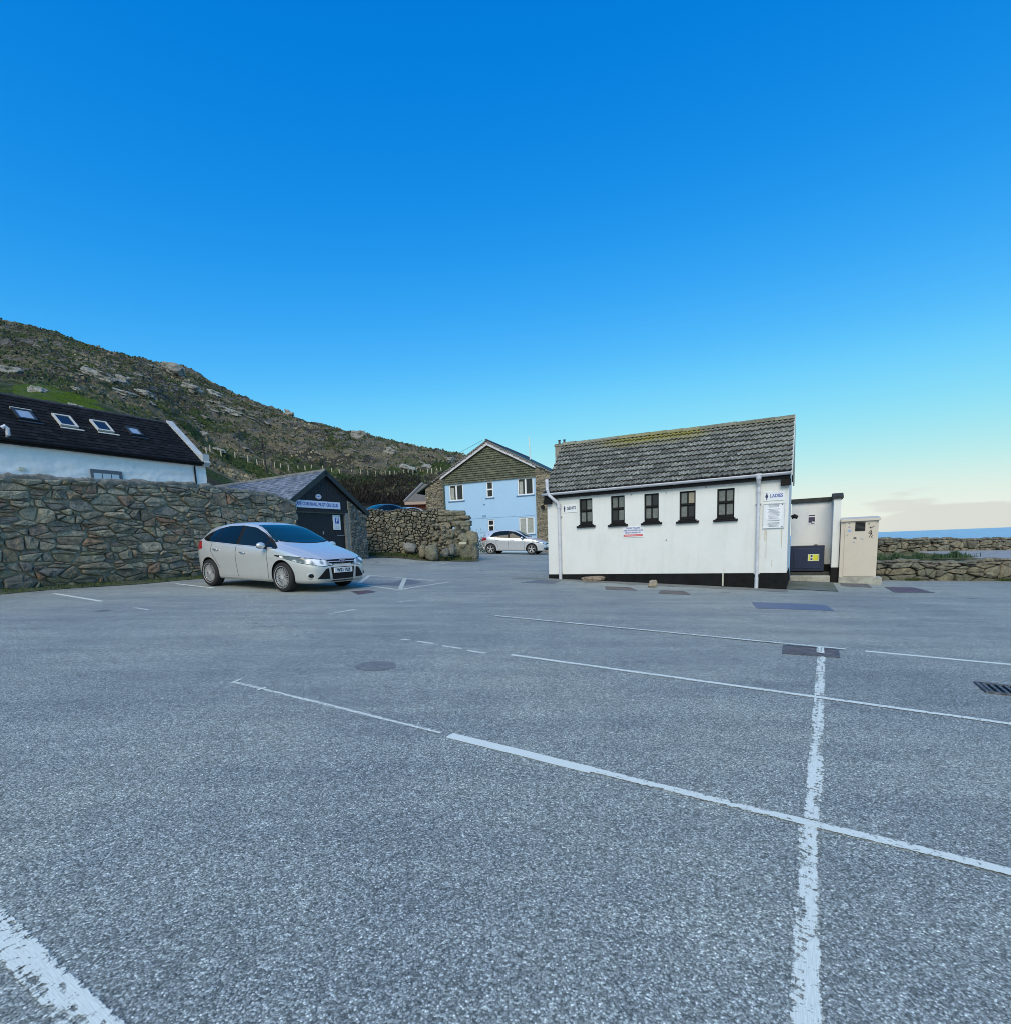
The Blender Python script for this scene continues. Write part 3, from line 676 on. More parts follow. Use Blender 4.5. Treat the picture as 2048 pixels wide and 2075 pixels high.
# ============================================================ PUBLIC TOILET BLOCK
def wall_holes(mb, a0, a1, z0, z1, b0, b1, holes):
    """wall slab between b0 (front) and b1 with rectangular openings [(ha0,ha1,hz0,hz1)] sharing one row"""
    hs = sorted(holes); zl = min(h[2] for h in hs); zt = max(h[3] for h in hs); mb.box(a0, a1, b0, b1, z0, zl); mb.box(a0, a1, b0, b1, zt, z1); x = a0
    for h in hs:
        mb.box(x, h[0], b0, b1, zl, zt); x = h[1]
        if h[2] > zl: mb.box(h[0], h[1], b0, b1, zl, h[2])
        if h[3] < zt: mb.box(h[0], h[1], b0, b1, h[3], zt)
    mb.box(x, a1, b0, b1, zl, zt)
def m_tiles():
    m, t, b, o = new_mat('mossy_roof_tiles')
    at = nd(t, 'ShaderNodeAttribute'); at.attribute_name = 'tint'; s = nd(t, 'ShaderNodeSeparateColor'); t.links.new(at.outputs['Color'], s.inputs[0])
    v = coord(t); f = ntex(t, v, 7, 6, .8); h = ntex(t, v, 15, 5, .8); l = ntex(t, v, 13, 4, .75)
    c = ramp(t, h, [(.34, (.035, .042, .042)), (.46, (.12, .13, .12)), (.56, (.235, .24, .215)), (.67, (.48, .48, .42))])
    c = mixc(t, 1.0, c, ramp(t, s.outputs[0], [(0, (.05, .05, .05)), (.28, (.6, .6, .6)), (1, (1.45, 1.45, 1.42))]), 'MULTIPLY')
    c = mixc(t, ramp(t, l, [(.57, (0, 0, 0)), (.66, (.75, .75, .75))]), c, (.30, .30, .27))
    gr = mth(t, 'MULTIPLY', s.outputs[2], ramp(t, f, [(.3, (.35, .35, .35)), (.65, (1, 1, 1))])); c = mixc(t, gr, c, (.22, .22, .17))
    mo = mth(t, 'MULTIPLY', s.outputs[1], ramp(t, f, [(.25, (.3, .3, .3)), (.6, (1, 1, 1))])); c = mixc(t, mo, c, (.30, .27, .045))
    t.links.new(c, b.inputs['Base Color']); b.inputs['Roughness'].default_value = .92; bump(t, b, mth(t, 'ADD', h, f), .6, .02); return m
M_tiles = m_tiles()
M_frosted = simple('frosted_pane', (.16, .18, .17), .35, var=.45, scale=16, bmp=.1, coat=.4)
M_frosted_pale = simple('frosted_pane_pale', (.33, .29, .22), .35, var=.2, scale=16, coat=.4)
TU0, TU1, TV0, TV1, TZ = .285, 6.255, 13.5, 16.1, 2.62
toilet = thing('public_toilet', 'white rendered toilet block with mossy tiled roof and five small black windows', 'building', W(3.3, 13.5, .15))
wins = [(5.298, 4.929, 2.435, 1.715), (4.416, 4.046, 2.443, 1.70), (3.537, 3.172, 2.428, 1.70), (2.666, 2.288, 2.418, 1.69), (1.798, 1.416, 2.403, 1.685)]
holes = [(b, a, z0, z1) for a, b, z1, z0 in wins]
mb = MB(W); zp = .40
mb.box(TU0, TU1, TV0, TV0 + .16, zp, 1.685)
zt = 2.443; x = TU0
for a0, a1, z0, z1 in sorted(holes):
    mb.box(x, a0, TV0, TV0 + .16, 1.685, zt); x = a1
    if z0 > 1.687: mb.box(a0, a1, TV0, TV0 + .16, 1.685, z0)
    if z1 < zt - .001: mb.box(a0, a1, TV0, TV0 + .16, z1, zt)
mb.box(x, TU1, TV0, TV0 + .16, 1.685, zt); mb.box(TU0, TU1, TV0, TV0 + .16, zt, 2.62)
apex = 3.95
for u0, u1 in ((TU0, TU0 + .16), (TU1 - .16, TU1)):                     # gable walls
    mb.prism([(TV0 + .16, zp), (TV1, zp), (TV1, 2.62), (14.8, apex), (TV0 + .16, 2.76)], 0, u0, u1)
mb.box(TU0 + .16, TU1 - .16, TV1 - .16, TV1, zp, 2.62)
mb.build('wall', M_render, toilet, bevel=.012)
mb = MB(W); mb.box(TU0 - .008, TU1 + .008, TV0 - .012, TV1 + .01, -.35, zp); mb.build('plinth', simple('black_plinth', (.016, .017, .018), .8, var=.5, scale=5, bmp=.35, spec=.1), toilet, bevel=.01)
mb = MB(W); mb.box(TU0 + .2, TU1 - .2, TV0 + .2, TV0 + .22, 1.4, 2.6); mb.build('interior', M_cardark, toilet)
# roof: wavy interlocking tiles in eleven courses
EV, EZ, RV, RZ, RU0, RU1 = 13.36, 2.665, 14.80, 4.205, .245, 6.30
def tile_roof(u0, u1, ev, ez, rv, rz, courses, waves, name, parent, mats, tintfn, step=.046, amp=.021):
    mb = MB(W); sl = np.array([rv - ev, rz - ez]); Ln = np.linalg.norm(sl); d = sl / Ln; nrm = np.array([-d[1], d[0]]); nrm = nrm if nrm[1] > 0 else -nrm; nx = waves * 8; rgt = random.Random(3)
    for c in range(courses):
        s0, s1 = c * Ln / courses - (.02 if c else .0), (c + 1) * Ln / courses + .01
        tt = [[rgt.random() for _ in range(nx // 16 + 2)] for _ in range(1)][0]; off = (c % 2) * .5; jit = [rgt.uniform(-.006, .006) for _ in range(nx // 16 + 3)]
        def P(i, s, h):
            k = int(i / 16 + off); ph = i / 8 * 2 * math.pi; z = amp * (math.sin(ph) * .7 + .3 * math.sin(ph * 2)) + h + jit[k] * .5; ss = s + (jit[k] if s < s1 - .02 else 0)
            q = d * ss + nrm * z; return (u0 + (u1 - u0) * i / nx, ev + q[0], ez + q[1] * (.91 + .075 * i / nx))
        rows = [(s0 + .004, -step * .3), (s0, step * .5), (s0 + .012, step), (s0 + (s1 - s0) * .5, step * .55), (s1, 0)]
        vs = [P(i, s, h) for s, h in rows for i in range(nx + 1)]; n = nx + 1; base = len(mb.v)
        for p in vs: mb.v.append(tuple(W(*p)))
        for r in range(len(rows) - 1):
            for i in range(nx):
                mb.f.append((base + r * n + i, base + (r + 1) * n + i, base + (r + 1) * n + i + 1, base + r * n + i + 1)); mb.m.append(0)
                tn_ = tintfn((i + .5) / nx, c / courses + (r / 4) / courses, .3 + .7 * tt[int(i / 16 + off)]); mb.t.append((.07, tn_[1] * .2, tn_[2] * .1) if r < 2 else tn_)  # butt edges tinted near-black: shadow lines between courses put into the colour
    return mb, mb.build(name, mats, parent, smooth=False, tint=True)
def ttint(a, s, r):
    moss = 0
    if s > 8.7 / 11: moss = (1 if s > 9.6 / 11 else .4) * float(sst((a - .28) / .12)) * float(sst((.86 - a) / .18)) * .95
    grey = .75 * float(sst((s - .83) / .05)) * (1 if moss < .4 else .4) + .55 * float(sst((.22 - a) / .2)) * (.4 + .6 * s)
    return (r, moss, min(1, grey))
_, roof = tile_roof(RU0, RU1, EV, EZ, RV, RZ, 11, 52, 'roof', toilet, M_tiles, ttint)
mb = MB(W)                                                    # back slope, under-roof and ridge tiles
mb.add([(RU0, RV, RZ - .14), (RU1, RV, RZ - .03), (RU1, 16.25, 2.66), (RU0, 16.25, 2.66)], [(0, 1, 2, 3)])
mb.add([(RU0 + .01, EV + .03, EZ - .02), (RU1 - .01, EV + .03, EZ - .02), (RU1 - .01, RV, RZ - .06), (RU0 + .01, RV, RZ - .17)], [(0, 1, 2, 3)])
mb.build('roof_underlay', simple('dull_roof', (.07, .07, .065), .9, var=.4), roof)
mb = MB(W); rgx = random.Random(5); n = 14
for i in range(n):
    a0 = RU0 - .005 + (RU1 - RU0 + .01) * i / n; a1 = RU0 - .005 + (RU1 - RU0 + .01) * (i + 1) / n - .006; dz = rgx.uniform(-.006, .006) - .139 + .115 * (i + .5) / n; aa = 1 - (i + .5) / n
    pr = [(RV + .115 * math.cos(th), RZ - .055 + dz + .115 * math.sin(th)) for th in np.linspace(.1, math.pi - .1, 9)]
    k = len(mb.v); 
    for u_ in (a0, a1):
        for p in pr: mb.v.append(tuple(W(u_, p[0], p[1])))
    for j in range(8): mb.f.append((k + j, k + j + 1, k + 10 + j, k + 9 + j)); mb.m.append(0); mb.t.append((rgx.random(), .45 if 4 < i < 10 else .1, .8))
    mb.f.append(tuple(k + j for j in range(9))); mb.m.append(0); mb.t.append((.5, 0, .8))
mb.build('ridge_tiles', M_tiles, roof, tint=True)
mb = MB(W)                                                    # verges and fascia
for u0, u1 in ((RU0 - .02, RU0 + .02),): mb.prism([(EV + .0, EZ - .10), (EV, EZ + .03), (RV, RZ - .10), (RV, RZ - .24)], 0, u0, u1)
mb.prism([(16.25, 2.56), (16.25, 2.68), (RV, RZ - .10), (RV, RZ - .24)], 0, RU0 - .02, RU0 + .02)
mb.build('bargeboard', simple('pale_bargeboard', (.55, .60, .58), .6, var=.25, scale=4), toilet)
mb = MB(W); mb.box(RU0 + .022, RU1, 13.405, 13.50, 2.505, 2.63); mb.box(TU0 - .03, TU0 + .17, 13.395, 13.51, 2.36, 2.50); mb.box(TU1 - .16, TU1 + .07, 13.395, 13.51, 2.36, 2.50)
mb.build('fascia', M_black, toilet, bevel=.004)
# gutter (half round), brackets
mb = MB(W); n = 40; pr = [(13.355 + .062 * math.cos(th), 2.645 + .062 * math.sin(th)) for th in np.linspace(math.pi, 2 * math.pi, 9)]; pr2 = [(13.355 + .055 * math.cos(th), 2.645 + .055 * math.sin(th)) for th in np.linspace(2 * math.pi, math.pi, 9)]
prof = pr + pr2; 
def gsl(u): return -.0055 * (u - .3)
for i in range(n + 1):
    u_ = .25 + (6.33 - .25) * i / n
    for p in prof: mb.v.append(tuple(W(u_, p[0], p[1] + gsl(u_) * 0)))
m_ = len(prof)
for i in range(n):
    for j in range(m_): mb.f.append((i * m_ + j, i * m_ + (j + 1) % m_, (i + 1) * m_ + (j + 1) % m_, (i + 1) * m_ + j)); mb.m.append(0); mb.t.append((.5, 0, 0))
mb.f += [tuple(range(m_)), tuple(n * m_ + j for j in range(m_))]; mb.m += [0, 0]; mb.t += [(.5, 0, 0)] * 2
gut = mb.build('gutter', M_white_plastic, toilet, smooth=True)
mb = MB(W)
for u_ in (5.55, 4.45, 3.55, 2.75, 2.05, .6):
    mb = MB(W); mb.prism([(13.355 + .066 * math.cos(th), 2.645 + .066 * math.sin(th)) for th in np.linspace(math.pi, 2 * math.pi, 9)], 0, u_ - .012, u_ + .012)
    mb.build('gutter_bracket', M_white_plastic, gut)
mb = MB(W); mb.tube([(.90, 13.36, 2.66), (.90, 13.36, 2.56), (.90, 13.40, 2.47), (.90, 13.445, 2.40)], [.075, .06, .045, .042]); mb.tube([(.90, 13.445, 2.40), (.90, 13.445, .05)], .036, 14)
mb.tube([(.90, 13.445, .30), (.90, 13.445, .045)], .042, 14)
for z in (1.99, .375): mb.box(.84, .96, 13.44, 13.495, z, z + .022)
mb.tube([(.90, 13.445, 2.34), (.90, 13.445, 2.24)], .045, 12); mb.build('downpipe', M_white_plastic, toilet, smooth=False, bevel=.003)
mb = MB(W); mb.tube([(6.17, 13.33, 3.02), (6.15, 13.31, 2.72)], .05, 14); mb.tube([(6.15, 13.31, 2.75), (6.12, 13.33, 2.60), (5.90, 13.43, 2.37), (5.875, 13.44, 2.28)], .044, 14); mb.tube([(5.875, 13.44, 2.30), (5.875, 13.44, .27)], .04, 14)
mb.tube([(5.875, 13.44, .55), (5.875, 13.44, .26)], .045, 14); mb.tube([(5.875, 13.44, 2.22), (5.875, 13.44, 2.36)], .05, 14); mb.box(5.81, 5.94, 13.45, 13.495, 2.0, 2.02); mb.build('downpipe', M_white_plastic, toilet, bevel=.003)
tag(mb and toilet.children[-1], 'thicker downpipe rising above the gutter at the left corner')
for i, (a0, a1, z0, z1) in enumerate(holes):
    wv = 13.545; mb = MB(W); f = .035
    mb.box(a0, a0 + f, wv, wv + .05, z0, z1); mb.box(a1 - f, a1, wv, wv + .05, z0, z1); mb.box(a0 + f, a1 - f, wv, wv + .05, z1 - f, z1); mb.box(a0 + f, a1 - f, wv, wv + .05, z0, z0 + .115)
    zm = z0 + .115 + (z1 - z0 - .115 - f) * .5; um = (a0 + a1) / 2
    mb.box(a0 + f, a1 - f, wv + .002, wv + .045, zm - .035, zm + .035); mb.box(um - .018, um + .018, wv + .004, wv + .04, z0 + .115, zm - .035); mb.box(um - .018, um + .018, wv + .004, wv + .04, zm + .035, z1 - f)
    mb.box(a0 + .05, a1 - .05, wv - .012, wv + .003, zm - .02, zm + .01); mb.box(a0 + .05, a1 - .05, wv - .010, wv + .003, z0 + .04, z0 + .075)
    wn = mb.build('window', M_black, toilet, bevel=.005)
    def pane(b0, b1, c0, c1, m, idx):
        mb2 = MB(W); mb2.box(b0, b1, wv + .02, wv + .026, c0, c1); mb2.build('pane', m, wn)
    # frosted pane has a rounded bead round it
    k = 0
    for (b0, b1) in ((a0 + f, um - .018), (um + .018, a1 - f)):
        for (c0, c1) in ((z0 + .115, zm - .035), (zm + .035, z1 - f)):
            pane(b0, b1, c0, c1, M_frosted_pale if (i == 3 and k == 1) else (M_winglass if (i + k) % 5 == 3 else M_frosted), k); k += 1
    mb = MB(W); mb.prism([(13.44, z0 - .05), (13.44, z0 - .012), (13.5, z0 + .004), (13.56, z0 + .004), (13.56, z0 - .05)], 0, a0 - .085, a1 + .075)
    mb.prism([(13.485, z0 + .0), (13.485, z0 + .03), (13.545, z0 + .045), (13.545, z0)], 0, a0 - .03, a1 + .03); mb.build('sill', M_black, wn, bevel=.006)
mb = MB(W)
for u_, z_ in ((3.87, 2.44), (2.99, 2.425), (2.05, 2.47), (2.98, 1.25)): mb = MB(W); mb.tube([(u_, 13.502, z_), (u_, 13.482, z_)], [.022, .015], 8); mb.build('wall_fitting', simple('grey_fitting', (.35, .36, .38), .7), toilet)
mb = MB(W); mb.tube([(1.635, 13.46, .40), (1.635, 13.455, .10)], .019, 10); mb.build('overflow_pipe', simple('yellowed_plastic', (.60, .60, .48), .5, var=.2), toilet)
mb = MB(W)
for u_, z0_, z1_, w_ in ((.80 - .05, 1.15, 1.40, .012), (.41, .98, 1.40, .010), (.595, .55, .70, .006), (1.62, .43, .52, .006), (.72, .75, 1.38, .008)):
    mb = MB(W); mb.grid(1, 5, lambda a, c: (u_ + (a - .5) * w_ * 1.6, 13.4975 , z0_ + (z1_ - z0_) * c))
    mb.build('rust_streak', simple('rust_streak_stain', (.56, .50, .38), .9, var=.2, scale=20), toilet)

def sign_board(name, label, cat, u0, u1, z0, z1, v, group=None, th=.012, m=None):
    t = thing(name, label, cat, W((u0 + u1) / 2, v, z0), group); mb = MB(W); mb.box(u0, u1, v - th, v - .001, z0, z1); mb.build('panel', m or M_sign, t, bevel=.003); return t
def pic_person(t, u, v, z, h, skirt, m):
    mb = MB(W); s = h / 10; n = 12
    mb.prism([(u + s * .75 * math.cos(k * 2 * math.pi / n), z + s * 9.1 + s * .85 * math.sin(k * 2 * math.pi / n)) for k in range(n)][::-1], 1, v - .016, v - .0125)
    if skirt: pts = [(-.9, 8), (.9, 8), (2.0, 4.6), (1.5, 4.5), (.9, 6.3), (1.7, 3.2), (.8, 3.2), (.8, 0), (.15, 0), (.15, 3.2), (-.15, 3.2), (-.15, 0), (-.8, 0), (-.8, 3.2), (-1.7, 3.2), (-.9, 6.3), (-1.5, 4.5), (-2.0, 4.6)]
    else: pts = [(-1.3, 8), (1.3, 8), (1.5, 7.6), (1.5, 4.2), (1.05, 4.2), (.95, 6.6), (.95, 0), (.12, 0), (.12, 4), (-.12, 4), (-.12, 0), (-.95, 0), (-.95, 6.6), (-1.05, 4.2), (-1.5, 4.2), (-1.5, 7.6)]
    mb.prism([(u + a * s, z + b * s) for a, b in pts], 1, v - .0158, v - .0125); mb.build('pictogram', m, t)
RT = -U; VN = 13.5
t = sign_board('ladies_sign', 'white sign reading LADIES with a dark blue woman symbol, above the notice board', 'sign', .372, .797, 2.045, 2.256, VN)
pic_person(t, .735, VN, 2.07, .155, True, M_navy); text('LADIES', .105, W(.535, VN - .013, 2.152), RT, ZUP, M_blueink, t, sx=.80, bold=.002, out=.002)
t = sign_board('gents_sign', 'white sign reading GENTS with a dark blue man symbol, beside the left downpipe', 'sign', 5.37, 5.79, 2.095, 2.305, VN)
pic_person(t, 5.73, VN, 2.125, .155, False, M_navy); text('GENTS', .11, W(5.53, VN - .013, 2.21), RT, ZUP, M_navy, t, sx=.80, out=.002, bold=.002)
t = sign_board('toilet_information_sign', 'white sign reading THESE TOILETS ARE PROVIDED AND MAINTAINED BY above a red bar', 'sign', 3.55, 4.10, 1.345, 1.625, VN)
for k, s_ in enumerate(('THESE TOILETS', 'ARE PROVIDED AND', 'MAINTAINED BY')): text(s_, .052, W(3.825, VN - .013, 1.585 - k * .058), RT, ZUP, M_blueink, t, sx=1.05, out=.002, bold=.0006)
mb = MB(W); mb.box(3.575, 4.075, VN - .0155, VN - .0125, 1.375, 1.425); mb.build('red_bar', M_red, t); mb = MB(W); mb.box(3.60, 4.05, VN - .0175, VN - .0158, 1.394, 1.407); mb.build('red_bar_lettering', simple('pink', (.75, .45, .46), .6), t)
t = sign_board('notice_board', 'pale notice board full of small print below the LADIES sign, rust streaks under it', 'notice board', .36, .80, 1.425, 1.985, VN, th=.02)
mb = MB(W); mb.box(.36, .80, VN - .03, VN - .02, 1.425, 1.437); mb.box(.36, .80, VN - .03, VN - .02, 1.973, 1.985); mb.box(.36, .372, VN - .03, VN - .02, 1.437, 1.973); mb.box(.788, .80, VN - .03, VN - .02, 1.437, 1.973); mb.build('frame', M_white_plastic, t)
mb = MB(W); mb.box(.415, .745, VN - .0235, VN - .0205, 1.625, 1.905); mb.build('paper_notice', simple('paper', (.78, .79, .85), .7), t)
mb = MB(W); rg_ = random.Random(9)
for k in range(20):
    z_ = 1.955 - k * .0255
    if k in (3, 13, 15): continue
    wd_ = rg_.uniform(.09, .135)
    mb.box(.58 - wd_, .58 + wd_, VN - .0262, VN - .0245, z_ - .0045, z_ + .0045)
mb.build('small_print', M_grey_ink, t)
mb = MB(W); mb.box(.395, .42, VN - .026, VN - .0215, 1.94, 1.965); mb.build('crest', simple('brown_ink', (.2, .15, .13), .6), t); mb = MB(W); mb.box(.395, .42, VN - .026, VN - .0215, 1.445, 1.467); mb.build('crest', simple('brown_ink', (.2, .15, .13), .6), t)

# ---- passage to the right of the toilet: screen wall, box, step, cabinet
sw = thing('screen_wall', 'white rendered screen wall with black coping joining the toilet block to a narrow pier', 'wall', W(-.2, 16.9, 0))
mb = MB(W); mb.box(-.69, .28, 16.8, 16.95, .42, 2.12); mb.box(-.855, -.69, 16.2, 16.95, .36, 2.15); mb.build('wall', M_render, sw, bevel=.01)
mb = MB(W); mb.box(-.69, .28, 16.785, 16.96, -.1, .42); mb.box(-.865, -.685, 16.19, 16.96, -.2, .36); mb.build('plinth', M_black, sw)
mb = MB(W); mb.box(-.68, .30, 16.74, 17.0, 2.12, 2.235); mb.prism([(16.15, 2.15), (16.15, 2.20), (16.4, 2.30), (16.7, 2.30), (17.0, 2.235), (17.0, 2.15)], 0, -.90, -.66); mb.build('coping', simple('dark_coping', (.045, .05, .045), .9, var=.5, scale=6, bmp=.4), sw)
t = thing('poster', 'small dark picture poster stuck on the white screen wall above the navy box', 'poster', W(-.21, 16.79, 1.52)); mb = MB(W); mb.box(-.295, -.132, 16.792, 16.799, 1.53, 1.79); mb.build('paper', M_sign, t)
mb = MB(W)
for a0, a1, z0, z1 in ((-.29, -.14, 1.755, 1.785), (-.285, -.14, 1.70, 1.725), (-.29, -.14, 1.62, 1.70), (-.23, -.14, 1.575, 1.62), (-.29, -.24, 1.60, 1.65), (-.285, -.20, 1.545, 1.565)): mb.box(a0, a1, 16.787, 16.7918, z0, z1)
mb.build('printing', simple('purple_ink', (.05, .04, .08), .5), t)
t = thing('storage_box', 'dark navy metal box with a yellow warning label between the toilet block and the pier', 'storage box', W(-.13, 16.4, .26))
mb = MB(W); mb.box(-.535, .272, 16.41, 16.78, .26, .95); mb.build('body', simple('navy_metal', (.012, .02, .055), .45, var=.3, scale=4, bmp=.05), t, bevel=.008)
mb = MB(W); mb.box(-.46, .19, 16.398, 16.409, .33, .88); mb.build('door', simple('navy_door', (.014, .026, .07), .4, var=.3, scale=4), t, bevel=.004)
mb = MB(W); mb.box(-.37, -.29, 16.45, 16.6, .951, .975); mb.build('hinge', M_black, t)
t = thing('warning_label', 'yellow and white safety label on the front of the navy box', 'label', W(-.28, 16.39, .55)); mb = MB(W); mb.box(-.415, -.155, 16.388, 16.397, .535, .715); mb.build('backing', simple('cream', (.75, .77, .55), .5), t)
mb = MB(W); mb.box(-.40, -.28, 16.385, 16.3878, .548, .702); mb.build('yellow_field', simple('safety_yellow', (.62, .62, .03), .5), t); mb = MB(W); mb.box(-.20, -.172, 16.385, 16.3878, .548, .702); mb.build('yellow_field', M_sign, t); t.children[-1].data.materials[0] = MATS['safety_yellow']
mb = MB(W); mb.box(-.262, -.215, 16.3845, 16.3878, .56, .61); mb.build('symbol', M_navy, t); mb = MB(W); mb.box(-.262, -.215, 16.3845, 16.3878, .64, .695); mb.build('symbol', M_navy, t); mb = MB(W); mb.box(-.40, -.385, 16.3825, 16.3848, .548, .702); mb.build('symbol', M_navy, t)
t = thing('concrete_step', 'pale mossy concrete step below the navy box', 'step', W(-.2, 16.2, 0)); mb = MB(W); mb.box(-.675, .265, 16.1, 16.34, -.1, .155); mb.build('step', M_concrete, t, bevel=.03)
mb = MB(W); mb.box(-.67, .27, 16.345, 16.78, -.1, .235); mb.build('landing', simple('dark_landing', (.05, .055, .05), .9, var=.4, scale=4), t)
mb = MB(W); mb.tube([(.275, 16.35, 1.73), (.20, 16.35, 1.76), (.12, 16.35, 1.72)], [.05, .06, .045], 8); tag(mb.build('security_camera', M_cardark, None, origin=W(.27, 16.35, 1.7)), 'small black fitting on the side wall of the toilet block', 'wall fitting')
cab = thing('utility_cabinet', 'beige utility cabinet with stickers, graffiti and a dark vent on a concrete base', 'cabinet', W(-1.27, 16.1, -.05))
M_beige = simple('beige_panel', (.60, .54, .46), .5, var=.08, scale=3)
mb = MB(W); mb.box(-1.665, -.868, 16.112, 16.5, .115, 1.56); mb.build('body', M_beige, cab, bevel=.006)
mb = MB(W); mb.box(-1.61, -.955, 16.095, 16.111, .14, 1.53); mb.build('door', M_beige, cab, bevel=.003)
mb = MB(W); mb.prism([(16.05, 1.54), (16.05, 1.60), (16.55, 1.66), (16.55, 1.54)], 0, -1.70, -.86); mb.build('roof', M_beige, cab, bevel=.006)
mb = MB(W); mb.box(-1.79, -.86, 16.06, 16.6, -.25, .11); mb.build('base', M_concrete, cab, bevel=.02)
mb = MB(W); mb.box(-1.385, -1.175, 16.080, 16.094, 1.295, 1.52); vent = mb.build('vent', M_cardark, cab)
mb = MB(W)
for k in range(7): mb.box(-1.375, -1.185, 16.068, 16.0795, 1.31 + k * .03, 1.32 + k * .03)
mb.build('louvre', simple('vent_grey', (.05, .052, .055), .5), vent)
def decal(name, label, u, z, pts_list, m, cat='graffiti', w_=.009):
    t = thing(name, label, cat, W(u, 16.09, z)); mb = MB(W)
    for pts in pts_list:
        for (a, b), (c, d) in zip(pts[:-1], pts[1:]):
            L = math.hypot(c - a, d - b) or 1; nx_, nz_ = -(d - b) / L * w_, (c - a) / L * w_
            mb.prism([(u - a + nx_, z + b + nz_), (u - c + nx_, z + d + nz_), (u - c - nx_, z + d - nz_), (u - a - nx_, z + b - nz_)], 1, 16.0915, 16.0945)
    mb.build('ink', m, t)
decal('graffiti_tag', 'black scrawled graffiti tag down the right side of the beige cabinet', -1.48, 1.32, [[(-.05, .17), (.0, .14), (-.03, .12), (.03, .06), (.0, .05), (.04, .0)], [(.0, .04), (.09, .07), (.05, .03), (.11, .1)], [(.02, -.02), (-.02, -.09), (.05, -.1), (.04, -.03), (.0, -.05), (.07, -.16), (.03, -.12), (.0, -.2)], [(.05, -.17), (.06, -.22)]], M_cardark)
for (u_, z_, w2, h2, m_, lb) in ((-1.04, 1.49, .012, .012, M_cardark, 'tiny black sticker at the top of the beige cabinet door'), (-1.05, 1.40, .022, .02, M_grey_ink, 'small square grey sticker on the beige cabinet door'), (-1.055, 1.31, .045, .03, simple('pale_blue', (.30, .42, .62), .5), 'pale blue sticker on the beige cabinet'), (-1.01, 1.20, .02, .01, M_grey_ink, 'small dark torn sticker low left of the pale blue one'), (-1.18, 1.115, .035, .03, simple('grey_print', (.12, .13, .14), .6), 'dark torn sticker on the middle of the beige cabinet door'), (-1.33, 1.10, .035, .03, simple('faded_print', (.46, .46, .46), .6), 'faded grey sticker on the right of the beige cabinet door'), (-1.16, 1.01, .03, .02, simple('faded_print2', (.38, .39, .42), .6), 'lowest faded sticker on the beige cabinet door')):
    mb = MB(W); mb.prism([(u_ - w2, z_ - h2), (u_ + w2, z_ - h2 * .6), (u_ + w2 * .8, z_ + h2), (u_ - w2 * .7, z_ + h2 * .8)], 1, 16.0905, 16.0945); tag(mb.build('sticker', m_, None, origin=W(u_, 16.09, z_)), lb, 'sticker', 'stickers on the beige cabinet')

# loose stones by the toilet wall
def loose(name, label, px, py, sx, sy, sz, seed, m, rot=0, ang=.2, cat='stone', group=None):
    u_, v_ = G(px, py); v_ = min(v_, 13.49 - sy * 1.1) if v_ > 12.5 else v_; p = W(u_, v_); z = float(gz_uv(u_, v_)); mb = MB(); c, s_ = math.cos(rot), math.sin(rot)
    rock_mesh(mb, (p[0], p[1], z + sz * .8), sx, sy, sz, seed, (c, s_, 0), (-s_, c, 0), (0, 0, 1), 4, .22, (.6, 0, 0), ang); return tag(mb.build(name, m, None, smooth=True, tint=True, origin=(p[0], p[1], z)), label, cat, group)
M_peach = m_stone('peach_granite', [(0, (.30, .23, .18)), (1, (.42, .33, .26))], lichen=.1)
loose('loose_stone', 'long flat pinkish stone lying against the black plinth of the toilet block', 1211, 1175.5, .31, .15, .082, 3, M_peach, -.15)
loose('loose_stone', 'pale lumpy cream stone standing on the concrete strip below the third window', 1322, 1190, .115, .09, .10, 8, m_stone('cream_granite', [(0, (.46, .38, .29)), (1, (.58, .50, .40))], lichen=.05), .3)

